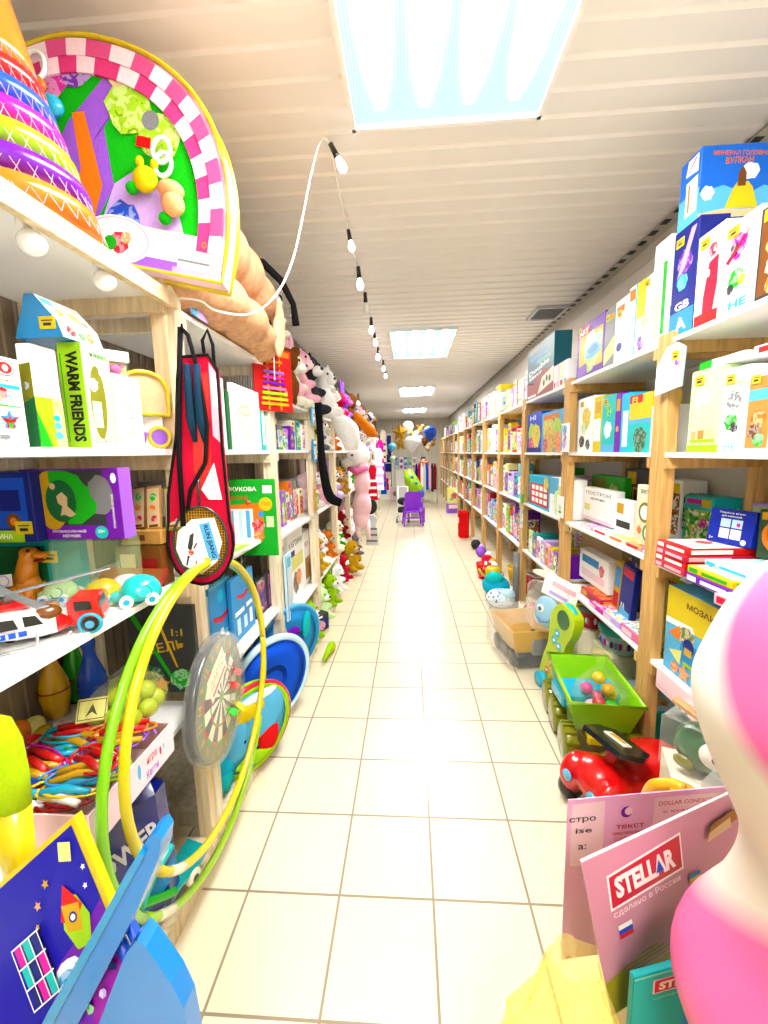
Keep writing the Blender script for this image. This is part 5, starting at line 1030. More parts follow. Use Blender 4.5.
# third shelf
def stack(defs, xf, yc, z0):
    z = z0
    for (l, w, d, h, dy, dx, rz, c, sidec, topc) in defs:
        carton('board_game_box', l, 'board game', (w,d,h-.0012), (xf+d/2+dx, yc+dy, z+.0005), -PI/2+rz, base=c, front=[('r',.04,.2,.25,.8,sidec),('r',.35,.25,.9,.7,sidec)], right=[('r',.05,.2,.6,.8,sidec)], top=topc, group='flat boxed games stacked on the third right shelf'); z += h
    return z
zA = stack([('red flat game box at the bottom of the red stack by the right post',.18,.26,.026,0,0,0,'crimson','rose',[]),('red flat game box, second up in the red stack by the post',.18,.26,.026,.003,.002,.01,'red','white',[]),
  ('red flat game box, third up in the red stack by the post',.18,.26,.026,-.003,.0,-.01,'crimson','rose',[]),('red flat game box topping the stack by the right post',.18,.26,.026,0,.003,.02,'red','white',[('r',.05,.1,.95,.9,'white'),('b',.4,.5,.2,'red')])], .975, 1.600, T3)
zB = stack([('dark purple flat game box under the yellow one in the next stack',.20,.28,.030,0,0,.04,'purple','white',[]),('yellow and green flat game box beside the red stack',.20,.28,.026,.0,.004,.02,'yellow','green',[('r',.05,.05,.95,.95,PM(0))]),('pale cyan flat game box over the yellow one',.20,.26,.018,.0,.06,.0,'paleblue','cyan',[('r',.05,.05,.95,.95,'paleblue')])], .965, 1.385, T3)
stack([('pink red flat box nearest the camera jutting out from the third right shelf',.24,.26,.034,0,-.04,.10,'rose','crimson',[('r',.03,.05,.97,.95,'palepink'),('r',.1,.5,.5,.9,'crimson')]),('black and yellow flat game box over the jutting pink red one',.20,.26,.030,.02,.05,.0,'charcoal','yellow',[('r',.05,.05,.95,.95,PM(4))])], .950, 1.145, T3)
carton('flat_box','white flat box behind the red stack under the blue one','toy box',(.16,.12,.022),(1.32,1.60,T3),-PI/2,base='white',front=[('b',.4,.5,.1,'crimson')])
RBk = dict(group='upright boxes on the third right shelf')
carton('board_game_box','dark blue square box with four white picture squares on the red stack','board game',(.165,.04,.128),(1.175,1.575,zA+.001),-PI/2+.25,base=(.01,.05,.42),tilt=(-.12,0),front=[('r',.28,.16,.50,.44,'white'),('r',.53,.16,.76,.44,'white'),('r',.28,.48,.50,.72,'paleblue'),('r',.53,.48,.76,.72,'paleblue'),('t','Первые игры',.22,.86,.06,'white',.56),('t','для малышей',.28,.77,.06,'white',.44),('t','3+',.07,.08,.08,'white',.1),('b',.68,.58,.05,'magenta'),('c',.84,.12,.06,'white')])
o = empty('disc_launcher_pack','green and black pack with a big orange ring behind the dark blue box','toy pack',(1.22,1.40,1.0145),(.0,0,-PI/2+.30)); 
b = MB(); b.box((0,.02,.085),(.19,.03,.17),M((.05,.09,.05),'card'),bv=.003); art(b,(-.095,.005,0),(.19,0,0),(0,0,.17),[('r',.05,.8,.4,.95,'gold'),('b',.5,.45,.30,'olive',3),('r',.80,.02,.97,.6,'cream')]); b.build('card', o)
b = MB(); b.torus(.055,.010,M('orange','plastic'),Tm((-.008,-.006,.085),(PI/2,0,0)),n=32,k=8); b.build('ring', o)
b = MB(); b.ell((-.008,-.002,.085),(.026,.010,.026),M('green','plastic')); b.ell((-.008,-.010,.085),(.012,.006,.012),M('red','plastic')); b.build('disc', o)
carton('monster_toy_box','black box with a bright green swoosh, nearest upright on the third right shelf','toy box',(.22,.05,.20),(1.20,1.16,1.0115),-PI/2+.2,base='black',front=[('p',[(0,0),(1,0),(1,.16),(.6,.20),(.2,.40),(0,.34)],'green'),('b',.6,.5,.20,'darkgreen',3),('p',[(.3,.7),(.45,.76),(.6,.72),(.75,.84),(.5,.80),(.4,.84)],'lime'),('p',[(.35,.5),(.55,.58),(.45,.46)],'palegreen'),('b',.75,.35,.14,'purple',5)],tags=((.1,.80),))
for i,(l,c,pm,y,w,h) in enumerate([('tall clear topped box with lilac print at the back left of the third right shelf','lilac',5,1.66,.13,.24),('green and teal blister box at the back centre of the third right shelf','teal',0,1.50,.15,.26),('crimson trimmed box at the back right of the third right shelf','crimson',2,1.30,.18,.25),('dark jungle print box in the back corner of the third right shelf','darkgreen',6,1.08,.2,.27)]):
    carton('toy_box', l, 'toy box', (w,.06,h), (1.38,y,T3), -PI/2, base=c, front=[('r',.06,.06,.94,.80,PM(pm)),('r',.06,.84,.94,.95,'palegreen')], group='upright boxes at the back of the third right shelf')
# fourth shelf
carton('mosaic_box','yellow topped box lettered МОЗАИКА with a blue toy camera, right lower shelf','toy box',(.34,.10,.345),(1.075,1.50,T4),-PI/2,base='skyblue',
  front=[('r',0,.60,1,1,'yellow'),('p',[(.1,.60),(.9,.60),(.55,.80),(.2,.78)],'olive'),('p',[(0,.6),(.25,.97),(.75,.70),(.60,.6)],'yellow'),('t','МОЗАИКА',.34,.83,.07,'brown',.60,0,.03),('p',[(.0,.56),(.5,.60),(.45,.66),(.0,.63)],'white'),('p',[(.06,.46),(.25,.60),(.27,.42)],'orange'),
   ('b',.38,.50,.15,'olive',2),('p',[(.26,.22),(.30,.44),(.36,.48),(.56,.46),(.68,.38),(.66,.26),(.40,.20)],'denim'),('e',.42,.42,.09,.09,'navy'),('r',.36,.32,.48,.40,'gold'),('e',.72,.40,.16,.13,'charcoal'),('p',[(.1,.26),(.32,.34),(.30,.16)],'paleyellow'),('s',.38,.10,.12,'peach'),('b',.22,.10,.08,'orange',6),('b',.62,.12,.10,'violet',6),('p',[(.36,.2),(.5,.2),(.5,.24),(.36,.24)],'lime')],
  right=[('r',0,0,1,1,'paleblue')], left=[('r',0,0,1,1,'palegreen'),('r',.3,.1,.7,.9,'green')])
carton('toy_box','lime sided carton at the near end of the right lower shelf','toy box',(.30,.16,.30),(1.16,1.15,T4),-PI/2,base='palegreen',front=[('b',.5,.5,.3,'orange')])
b = MB(); b.box((0,0,-.042),(.004,.62,.084),M('palepink')); art(b,(-.0022,.31,-.084),(0,-.62,0),(0,0,.084),[('r',.02,.1,.3,.13,'rose'),('r',.02,.2,.22,.23,'rose'),('b',.25,.15,.03,'charcoal',2),('b',.31,.12,.02,'charcoal',5),('r',.6,.3,.9,.6,'rose')]); tag(b.build('shelf_strip', None, (.998,1.35,T4-.002)), 'pale pink printed card strip hung along the lower right shelf edge', 'card strip')
# floor level, behind the foreground
o = empty('cheetah_bag', 'dark red soft pack with yellow cheetah print on the floor under the right rack', 'toy pack', (1.15,1.42,.18), (0,0,-PI/2+.35))
b = MB(); b.box((0,.06,.12),(.30,.12,.24),M('darkred','foil'),bv=.03); art(b,(-.15,-.0012,0),(.30,0,0),(0,0,.24),[('b',.22,.45,.16,'gold',3),('b',.25,.30,.12,'yellow',5),('e',.60,.68,.10,.17,'crimson'),('e',.60,.68,.07,.12,'darkred'),('r',.52,.30,.9,.36,'palepink'),('b',.20,.62,.06,'gold',2)]); b.build('pack', o)
carton('carton','plain brown carton on the floor beneath the cheetah pack','carton',(.36,.24,.175),(1.17,1.42,.0),-PI/2+.1,base='tan')
b = MB(); b.ell((0,0,.10),(.13,.16,.10),M('green','foil')); b.ell((.02,-.14,.08),(.10,.10,.08),M('lime','foil')); b.ell((-.03,.12,.12),(.08,.08,.07),M('darkgreen','foil')); tag(b.build('green_pack', None, (1.16,1.08,.002)), 'crumpled green foil pack on the floor beside the cheetah pack', 'toy pack')
# critter pull-along boxes
def critter(label, x, y, z, rz):
    o = empty('critter_toy', label, 'pull toy', (x,y,z), (0,0,rz), 'green big eyed toys in clear boxes on the right floor')
    b = MB(); b.ell((0,0,.075),(.085,.07,.075),M('darkgreen','plastic')); b.build('body', o)
    b = MB(); b.ell((.045,-.058,.10),(.040,.016,.042),M('white','plastic'),rot=(0,0,.35)); ey = b.build('eye', o)
    b = MB(); b.ell((.052,-.074,.10),(.010,.005,.013),M('black','plastic'),rot=(0,0,.35)); b.build('pupil', ey)
    b = MB(); b.ell((-.03,-.065,.04),(.03,.012,.02),M('olive','plastic')); b.build('cheek', o)
    b = MB(); b.box((0,0,.085),(.19,.16,.168),M('white','clear'),bv=.004); b.build('clear_box', o)
critter('green big eyed toy in a clear box, the one nearer the right post', .90, 1.23, .40, -.95)
critter('green big eyed toy in a clear box, the one nearer the pink carton', .90, 1.04, .33, -.95)
carton('carton','white carton carrying the green big eyed toy nearer the post','carton',(.19,.17,.397),(.90,1.23,0),-.35,base='cream',front=[('r',.1,.8,.9,.95,'gold')])
carton('carton','white carton carrying the green big eyed toy nearer the pink box','carton',(.19,.17,.327),(.90,1.04,0),-.35,base='beige')
o = empty('wooden_castanets', 'brown wooden bar with white knobs lying on the clear critter boxes', 'wooden toy', (.90,1.12,.575), (0,.30,-1.0))
b = MB(); b.box((0,0,.0),(.34,.028,.018),M('tan','wood'),bv=.004); b.build('bar', o)
for k in (-.10,.0,.10):
    b = MB(); b.ell((k,0,.022),(.018,.018,.014),M('cream','plastic')); b.build('knob', o)
# ================================================================== foreground right: pink cartons, yellow bag, inflatable
def quad(b, P, m, n, th=.003):
    P = [Vector(p) for p in P]; Q = P+[p+n*th for p in P]
    b.add(Q,[(0,1,2,3),(7,6,5,4),(0,4,5,1),(1,5,6,2),(2,6,7,3),(3,7,4,0)],m)
o = empty('open_carton', 'open pink and lilac cardboard box with a crimson name plaque, right foreground', 'cardboard box', (.45,.74,.45))
def lc(p): return Vector(p)-Vector(o.location)
TL, TR = at(581,861,Y=.62), at(737,789,Y=.80); BL = at(612,1016,Y=.64); BR = BL+(TR-TL)
n = (TR-TL).cross(BL-TL).normalized(); n = n if n.y < 0 else -n
pm_ = M((.64,.36,.46),'card')
b = MB(); quad(b, [lc(x) for x in (TL,BL,BR,TR)], pm_, -n)
U_, V_ = BR-BL, TL-BL
art(b, lc(BL), BR-BL, TL-BL, [('p',[(.0,0),(.45,0),(.50,.16),(.30,.30),(.0,.22)],(.48,.42,.10)),
  ('p',[(.10,.63),(.56,.66),(.57,.90),(.11,.85)],'white'),('p',[(.11,.645),(.55,.675),(.56,.885),(.12,.835)],'crimson'),('t','STELLAR',.145,.685,.135,'white',.37,2,.05),('t','сделано в России',.11,.575,.05,'palepink',.42,2,.02),('p',[(.385,.72),(.41,.80),(.435,.72)],'blue'),
  ('r',.12,.44,.20,.47,'red'),('r',.12,.47,.20,.50,'blue'),('r',.12,.50,.20,.53,'white'),('r',.58,.545,.66,.575,'yellow'),('r',.58,.575,.66,.605,'denim'),
  ]+[('r',.12,.405-.026*k,.50-(k%3)*.02,.418-.026*k,(.62,.36,.42)) for k in range(9)]+[('r',.58,.51-.026*k,.92-(k%3)*.03,.522-.026*k,(.62,.36,.42)) for k in range(9)]+[('r',.10,.05+.035*k,.40,.062+.035*k,(.62,.58,.22)) for k in range(3)]+[('p',[(.72,.79),(.76,.87),(.95,.91),(.95,.83)],(.45,.22,.10)),('p',[(.72,.775),(.74,.83),(.90,.865),(.90,.80)],'beige')])
b.build('front_panel', o)
b = MB(); q0, q1 = lc(TL), lc(TR); b.tube([q0,q1],.0022,M('white'),n=6); b.build('cut_edge', o)
KL, KM, KR = at(568,800,Y=.84), at(650,793,Y=.88), at(745,785,Y=.91)
dn = Vector((0,0,-.42))
inn = M((.93,.58,.80),'card')
b = MB(); quad(b, [lc(KL),lc(KL+dn),lc(KM+dn),lc(KM)], inn, Vector((0,.7,0)), .003)
art(b, lc(KL+dn)+Vector((0,-.0005,0)), KM-KL, -dn, [('p',[(.05,.60),(.45,.58),(.45,.98),(.05,.97)],'palepink'),('c',.72,.90,.07,'purple'),('c',.745,.905,.05,'palepink'),('t','текст',.60,.80,.025,'crimson',.35),('t','предупреждение',.56,.76,.022,'crimson',.40),('t','СОХРАНИТЬ',.58,.73,.022,'crimson',.36),('t','MADE IN CHINA',.56,.66,.022,'crimson',.42),('t','стро',.02,.86,.035,'charcoal',.32),('t','ise',.10,.80,.03,'charcoal',.2),('t','a:',.14,.70,.03,'charcoal',.1),('c',.62,.56,.07,'charcoal'),('c',.62,.56,.05,'palepink'),('c',.90,.57,.07,'charcoal'),('c',.90,.57,.05,'palepink'),('b',.30,.56,.12,'green')]); b.build('back_panel', o)
b = MB(); quad(b, [lc(KM),lc(KM+dn),lc(KR+dn),lc(KR)], inn, Vector((0,.7,0)), .003)
art(b, lc(KM+dn)+Vector((0,-.0005,0)), KR-KM, -dn, [('r',.05,.60,.80,.97,'palepink'),('t','DOLLAR CONDICOS',.10,.92,.025,'crimson',.6),('t','с куклой',.15,.87,.022,'crimson',.4),('t','alkin',.25,.82,.03,'charcoal',.2),('t','Yanık elde',.25,.75,.035,'charcoal',.45,6),('b',.75,.93,.08,'rose')]); b.build('back_panel', o)
b = MB(); quad(b, [lc(KL),lc(KL+dn),lc(TL+Vector((.01,0,-.20))),lc(TL)], inn, Vector((1,0,0)), .002) if False else b.tube([lc(KR),lc(TR)],.002,inn,n=6)
b.build('corner_edge', o)
S0 = at(637,988,Y=.585)
carton('carton','teal cardboard box with a crimson plaque at the bottom right, below the pink one','cardboard box',(.18,.012,S0.z),(S0.x+.088,.625,0),math.radians(14),base='teal',
  front=[('r',0,.0,1,1,(.01,.55,.50)),('r',.21,.920,.96,.972,'palepink'),('r',.225,.923,.945,.969,'crimson'),('t','STELLAR',.27,.930,.030,'cream',.62,0,.05),('t','сделано в России',.22,.897,.012,'mint',.6),('r',.0,.992,1,1,'mint'),('p',[(.4,.5),(1,.5),(1,.9),(.6,.86)],'denim')])
carton('carton','plain carton standing on the floor behind the teal one, carrying the pink box','cardboard box',(.20,.10,min(BL.z,BR.z,.42)),((BL.x+BR.x)/2,(BL.y+BR.y)/2+.04,0),.35,base='beige')
# yellow translucent bag
b = MB(); q = random.Random(8); prof = []
n_, k_ = 26, 14; vs = []; fs = []
for j in range(k_+1):
    t = j/k_; r = (.085+.035*math.sin(PI*min(1,t*1.15)))*(1-.55*max(0,t-.7)/.3)
    for i in range(n_):
        a = 2*PI*i/n_; rr = r*(1+.12*math.sin(5*a+3*t*4)+.06*q.uniform(-1,1)); vs.append((rr*math.cos(a)*1.0, rr*math.sin(a)*.8, .62*t))
for j in range(k_):
    for i in range(n_): fs.append((j*n_+i, j*n_+(i+1)%n_, (j+1)*n_+(i+1)%n_, (j+1)*n_+i))
fs.append(list(range(n_))[::-1])
ybm = bpy.data.materials.new('pale_yellow_film'); nt, bb, out = nodes_of(ybm); bb.inputs['Base Color'].default_value = (1,.95,.35,1); bb.inputs['Roughness'].default_value = .5
tr = nt.nodes.new('ShaderNodeBsdfTransparent'); tr.inputs[0].default_value = (1,.97,.6,1); mx = nt.nodes.new('ShaderNodeMixShader'); no = nt.nodes.new('ShaderNodeTexNoise'); no.inputs['Scale'].default_value = 9
mr = nt.nodes.new('ShaderNodeMapRange'); mr.inputs[3].default_value = .05; mr.inputs[4].default_value = .42; nt.links.new(no.outputs['Fac'], mr.inputs[0]); nt.links.new(mr.outputs[0], mx.inputs[0]); nt.links.new(tr.outputs[0], mx.inputs[1]); nt.links.new(bb.outputs[0], mx.inputs[2]); nt.links.new(mx.outputs[0], out.inputs[0])
b.add(vs, fs, ybm, None, True); tag(b.build('plastic_bag', None, (.245,.56,.0)), 'pale yellow see-through plastic bag on the floor beside the pink carton', 'plastic bag')
# pink and white inflatable
um = bpy.data.materials.new('white_vinyl_with_pink_airbrush'); nt, bb, out = nodes_of(um); N, L = nt.nodes, nt.links
tc = N.new('ShaderNodeTexCoord')
def spot(c, r, soft):
    d = N.new('ShaderNodeVectorMath'); d.operation = 'DISTANCE'; L.new(tc.outputs['Object'], d.inputs[0]); d.inputs[1].default_value = c
    m = N.new('ShaderNodeMapRange'); m.inputs[1].default_value = r; m.inputs[2].default_value = r+soft; m.inputs[3].default_value = 1; m.inputs[4].default_value = 0; L.new(d.outputs['Value'], m.inputs[0]); return m
s1 = spot((-.11,-.156,1.235), .212, .03)
dt = N.new('ShaderNodeVectorMath'); dt.operation = 'DOT_PRODUCT'; L.new(tc.outputs['Object'], dt.inputs[0]); dt.inputs[1].default_value = (0,.66,1)
s2 = N.new('ShaderNodeMapRange'); s2.inputs[1].default_value = .775; s2.inputs[2].default_value = .82; s2.inputs[3].default_value = 1; s2.inputs[4].default_value = 0; L.new(dt.outputs['Value'], s2.inputs[0])
ad = N.new('ShaderNodeMath'); ad.operation = 'MAXIMUM'; L.new(s1.outputs[0], ad.inputs[0]); L.new(s2.outputs[0], ad.inputs[1])
mx = N.new('ShaderNodeMixRGB'); mx.inputs[1].default_value = (.80,.72,.62,1); mx.inputs[2].default_value = (.74,.12,.32,1); L.new(ad.outputs[0], mx.inputs[0]); L.new(mx.outputs[0], bb.inputs['Base Color']); bb.inputs['Roughness'].default_value = .42; bb.inputs['Subsurface Weight'].default_value = .0
PU = Vector((.571,.479,0)); ctl = [(.10,0),(.11,.25),(.12,.40),(.145,.45),(.19,.50),(.216,.55),(.210,.60),(.188,.65),(.165,.70),(.147,.77),(.146,.83),(.163,.88),(.188,.935),(.212,1.0),(.220,1.05),(.210,1.10),(.190,1.16),(.170,1.20),(.142,1.24),(.09,1.275),(.04,1.29),(.0005,1.295)]
ctl = [(r*.92, 1.404+(z-1.404)*.92 if z > .28 else z) for r, z in ctl]
b = MB(); pr_ = smooth_path([(r,0,z) for r, z in ctl], 4); b.lathe([(max(.0005,p.x),p.z) for p in pr_], um, None, 48)
o = empty('inflatable_toy', 'huge glossy pink and white inflatable toy bulging in from the right foreground', 'inflatable toy', PU)
b.build('body', o)
# ================================================================== second right rack: individual boxes
def stickers(n): return ((.12,.86),)
GR = 'boxed toys on the second right rack'
def R_(name, label, xl, xr, yt, z, base, front, dep=.12, tags=(), Xf=FRONT_R, hh=None, right=None, xc=None):
    yc, ye = Yat(xr, Xf, z), Yat(xl, Xf, z); h = hh or (at(xr, yt, X=Xf).z - z)
    return carton(name, label, 'toy box', (ye-yc-.002, dep, h), (Xf+dep/2, (yc+ye)/2, z+.0005), -PI/2, base=base, front=front, right=right or [('r',0,0,1,1,base)], tags=tags, group=GR)
# top shelf
R_('marble_run_box','purple box with ART lettering and a blue water slide, second right rack top',576,603,312,T1,'purple',[('r',.10,.14,.95,.80,'yellow'),('b',.55,.45,.34,'lime',2),('p',[(.35,.34),(.6,.30),(.9,.36),(.9,.55),(.6,.58),(.38,.50)],'skyblue'),('e',.62,.46,.18,.07,'denim'),('b',.85,.62,.12,'green',5),('r',.03,.80,.5,.96,'crimson'),('t','ART',.08,.82,.09,'white',.36,0,.03),('p',[(.05,.02),(.45,.05),(.4,.26),(.1,.22)],'violet')],tags=((.06,.88),))
R_('puzzle_box','grey box with a yellow swoosh beside the purple slide box',603,613,307,T1,'grey',[('p',[(0,.3),(1,.5),(1,.2),(0,.05)],'paleyellow'),('r',.1,.8,.9,.9,'gold')],tags=((.15,.80),))
R_('puzzle_box','white box with a small navy dot and yellow price label, top shelf',613,626,296,T1,'white',[('e',.4,.25,.22,.07,'navy'),('r',.1,.8,.7,.9,'orange'),('b',.6,.5,.2,'paleblue')],tags=((.2,.72),))
R_('puzzle_box','white box with orange corner and turquoise edge on the top shelf',626,634,286,T1,'white',[('r',.85,0,1,1,'turquoise'),('r',.1,.8,.8,.95,'orange')])
R_('puzzle_box','yellow and white box with a green lawn picture, right rack top shelf',634,649,276,T1,'white',[('r',.0,.5,.6,1,'yellow'),('b',.6,.4,.3,'paleyellow'),('b',.4,.15,.3,'purple',2),('b',.6,.25,.25,'palegreen',4)],tags=((.5,.86),))
R_('puzzle_box','tall white box with a bright green bar next to the post',649,664,240,T1,'white',[('r',.66,.10,.90,.78,'green'),('r',.08,.08,.5,.5,'palegreen')])
# second shelf
for i,(l,xl,xr,yt,bs,fr) in enumerate([
 ('white and yellow box with small black cows, second shelf of the second rack',577,592,396,'white',[('b',.55,.62,.34,'yellow',2),('b',.3,.2,.2,'black',4),('b',.7,.15,.16,'charcoal',5),('b',.4,.45,.2,'palegreen',3)]),
 ('bright yellow slim box beside the cow box',592,600,396,'yellow',[('r',.1,.2,.9,.6,'white'),('r',.2,.7,.9,.9,'gold')]),
 ('teal and white winter picture box beside the yellow slim one',600,613,394,'turquoise',[('b',.5,.75,.3,'green',2),('b',.5,.4,.34,'white',3),('r',0,0,1,.14,'skyblue')]),
 ('dark purple slim box between the turquoise ones',613,619,393,'purple',[('r',.2,.7,.8,.9,'gold'),('b',.5,.4,.3,'orange')]),
 ('cyan and white slim box right of the purple slim one',619,627,393,'cyan',[('r',.3,.1,.9,.7,'white')]),
 ('yellow topped box with a turquoise sea and dark tree',627,649,392,'yellow',[('r',0,0,1,.52,'turquoise'),('b',.55,.22,.36,'darkgreen',2),('r',0,.5,1,.58,'skyblue'),('r',.0,.86,.6,1,'crimson')]),
 ('white box with red lettering at the near end of the second shelf',649,660,405,'white',[('t','ОГН',.1,.72,.12,'crimson',.8),('r',.2,.2,.8,.5,'palepink')])]):
    R_('puzzle_box',l,xl,xr,yt,T2,bs,fr,tags=((.15,.84),) if i in (0,2,5) else ())
# third shelf
def Rc(name,label,x0,x1,yt,yb,X,z,dep,base,front,tilt=(0,0),rz=-PI/2,cat='toy box',group=GR,top=()):
    a, b2 = Yat(x1,X,z), Yat(x0,X,z); h = at(x1,yt,X=X).z-z
    return carton(name,label,cat,(b2-a-.002,dep,h),(X+dep/2,(a+b2)/2,z+.0005),rz,base=base,front=front,tilt=tilt,group=group,top=top)
Rc('board_game_box','green and purple stacked game boxes print at the back of the third shelf',590,622,478,0,1.22,T3,.08,'green',[('r',.05,.55,.5,.95,'olive'),('b',.7,.6,.2,'lime'),('r',.05,.3,.95,.4,'purple')])
Rc('board_game_box','dark box with gold letters at the back of the third shelf',622,652,470,0,1.26,T3,.06,'charcoal',[('t','ИГРА',.1,.5,.2,'gold',.7),('r',.1,.75,.4,.95,'gold')])
Rc('building_blocks_box','white box lettered ПОСТРОЙ with a small red strip on the third shelf',583,612,492,0,1.10,T3+.03,.06,'white',[('t','ПОСТРОЙ',.08,.80,.13,'grey',.84),('t','домик',.25,.64,.08,'charcoal',.5),('r',0,0,1,.10,'palepink'),('r',.05,.3,.25,.5,'paleyellow')])
Rc('quiz_box','white box lettered ВИКТОРИНА with round green wheels, leaning by the post',634,657,487,0,1.06,T3+.02,.035,'cream',[('t','ВИКТОРИНА',.18,.86,.07,'charcoal',.78),('e',.4,.55,.28,.17,'olive'),('e',.4,.55,.20,.12,'white'),('e',.6,.22,.25,.16,'green'),('e',.6,.22,.17,.11,'white'),('b',.2,.25,.12,'orange')])
Rc('board_game_box','white and gold small box between the blocks box and the quiz box',614,631,502,0,1.09,T3+.02,.05,'white',[('r',.1,.6,.5,.9,'gold'),('r',.1,.2,.9,.4,'charcoal')])
yq = [Yat(x,1.02,T3) for x in (655,640,624,607,592,580)]
for i,(l,c,sc) in enumerate([('violet flat box nearest the post on the third shelf edge','violet','white'),('pale peach flat box lying second along the third shelf edge','peach','crimson'),('cream flat game lying mid way along the third shelf edge','cream','orange'),('white flat game with red rim, fourth along the third shelf edge','white','red'),('salmon flat game at the far end of the third shelf edge','rose','white')]):
    carton('board_game_box',l,'board game',(yq[i+1]-yq[i]-.004,.20,.022),(1.125,(yq[i]+yq[i+1])/2,T3+.0005 if i not in (99,) else 0),-PI/2,base=c,front=[('r',.1,.2,.8,.8,sc)],top=[('r',.05,.05,.95,.95,PM((2,4,10,9,5)[i]))],group=GR) if i in (0,1,2,3,4) and True else None
# the upright ones above stand on these flats' plane, so lift is built in
# fourth shelf
Rc('board_game_box','white stacked box with small blue and red print on the fourth shelf',579,607,562,0,1.11,T4+.055,.07,'white',[('r',.1,.6,.7,.85,'denim'),('r',.1,.15,.9,.4,'palepink'),('b',.8,.6,.1,'red')])
Rc('board_game_box','long cream carton at the back of the fourth shelf',580,620,545,0,1.28,T4,.06,'beige',[('r',.05,.4,.95,.5,'sand')])
carton('board_game_box','crimson flat box with gold print under the white stacked one','board game',(.26,.19,.050),(1.14,2.42,T4),-PI/2,base='crimson',front=[('r',.05,.2,.3,.8,'gold'),('r',.4,.2,.9,.7,'darkred')],top=[('r',.05,.05,.95,.95,PM(4))],right=[('r',.1,.2,.8,.8,'gold')],group=GR)
Rc('book','dark blue box lettered ЗБТ leaning in the middle of the fourth shelf',617,629,566,0,1.08,T4+.01,.03,'navy',[('t','ЗБТ',.15,.3,.28,'white',.7,-80,.03),('r',.1,.8,.9,.95,'crimson'),('r',.1,.05,.9,.2,'skyblue')],tilt=(0,.12),cat='toy box')
Rc('book','multicoloured slim box leaning beside the dark blue lettered one',611,617,560,0,1.10,T4+.01,.03,'gold',[('r',.1,.5,.9,.9,'denim'),('r',.1,.1,.9,.4,'crimson')],tilt=(0,.12),cat='toy box')
Rc('toy_box','dark blister with an orange figure at the back of the fourth shelf',628,642,548,0,1.20,T4,.05,'charcoal',[('b',.5,.5,.3,'orange'),('b',.4,.7,.15,'violet')])
Rc('board_game_box','pale yellow box lettered ВОПРОС beside the post on the fourth shelf',641,655,575,0,1.06,T4+.03,.04,'paleyellow',[('t','ВО',.2,.55,.14,'charcoal',.55),('t','ПРОС',.15,.36,.12,'charcoal',.7),('r',.1,.78,.9,.95,'gold')])
for i,(l,y,w,h,c,tp) in enumerate([('bright pink flat box nearest the post on the fourth shelf edge',1.90,.20,.045,'pink',3),('lilac flat box with a garden print, second along the fourth shelf edge',2.10,.18,.032,'lilac',0),('magenta flat box third along the fourth shelf edge',2.28,.16,.024,'magenta',2)]):
    carton('board_game_box',l,'board game',(w,.17,h),(1.10,y,T4+.0005),-PI/2,base=c,front=[('r',.05,.2,.5,.8,'palepink')],top=[('r',.04,.05,.96,.95,PM(tp))],right=[('r',.1,.2,.8,.7,'white')],group=GR)
b = MB(); b.prism([(0,0),(.016,0),(.016,.02),(0,.02)],-.003,.003,'white'); 
o = b.build('shelf_badge') if False else None
bb_ = MB(); bb_.lathe([(.0,-.002),(.020,-.002),(.020,.002),(.0,.002)],M('cream','card'),Tm(rot=(0,PI/2,0)),n=24); bb_.lathe([(.014,-.0025),(.016,-.0025),(.016,-.0023)],M('charcoal'),Tm(rot=(0,PI/2,0)),n=24); bb_.lathe([(.0005,-.0028),(.005,-.0028),(.005,-.0024)],M('charcoal'),Tm(rot=(0,PI/2,0)),n=12)
p = at(570,529,X=.997); tag(bb_.build('hanging_badge', None, (.9975,p.y,p.z)), 'small round face sticker on the second right post', 'sticker')  # round badge stuck flat on the post face, not hung

# ================================================================== third right rack
GR = 'boxed toys on the third right rack'
R_('board_game_box','dark teal and red game box with a wooden board picture, third rack top',527,553,332,T1,(.02,.16,.22),[('p',[(0,0),(1,0),(1,.42),(.6,.50),(.15,.30),(0,.36)],'darkred'),('p',[(.45,.06),(1,.18),(1,.44),(.60,.34)],'cream'),('c',.68,.22,.035,'charcoal'),('c',.78,.28,.035,'charcoal'),('c',.88,.26,.035,'charcoal'),('t','Double',.08,.46,.10,'white',.78,4,.03),('t','Sling',.08,.35,.09,'white',.52,4,.03),('r',.1,.88,.6,.95,'grey'),('r',.15,.74,.8,.80,'denim'),('r',.4,.62,.9,.7,'teal'),('r',.05,.04,.4,.08,'white')])
for i,(l,x0,x1,yt,c) in enumerate([('white book upright right of the dark teal game box',553,556,352,'white'),('pink edged book on the third rack top shelf',556,559,348,'palepink'),('pale book with red foot on the third rack top shelf',559,563,346,'cream'),('white book nearest the post on the third rack top shelf',563,567,345,'white')]):
    R_('book',l,x0,x1,yt,T1,c,[('r',.2,.1,.8,.3,('red','lilac','crimson','skyblue')[i])],hh=.165)
R_('puzzle_box','blue box lettered HI with yellow cartoon animals on the third rack',527,541,411,T2,'blue',[('t','HI',.2,.82,.12,'white',.4),('b',.3,.5,.25,'lime',3),('b',.65,.4,.3,'yellow',4),('b',.3,.2,.2,'crimson',5),('r',0,0,1,.12,'navy')])
R_('puzzle_box','skyblue box with yellow and green cartoon crowd on the third rack',541,563,408,T2,'skyblue',[('b',.3,.55,.28,'yellow',2),('b',.7,.5,.26,'lime',3),('b',.4,.25,.28,'gold',4),('b',.8,.22,.2,'orange',7),('b',.2,.18,.14,'crimson',6),('r',.1,.82,.8,.93,'orange')],tags=((.55,.75),))
R_('puzzle_box','white box with navy foot nearest the post on the third rack',563,568,402,T2,'white',[('r',.1,.1,.9,.3,'navy'),('b',.5,.6,.3,'lilac')])
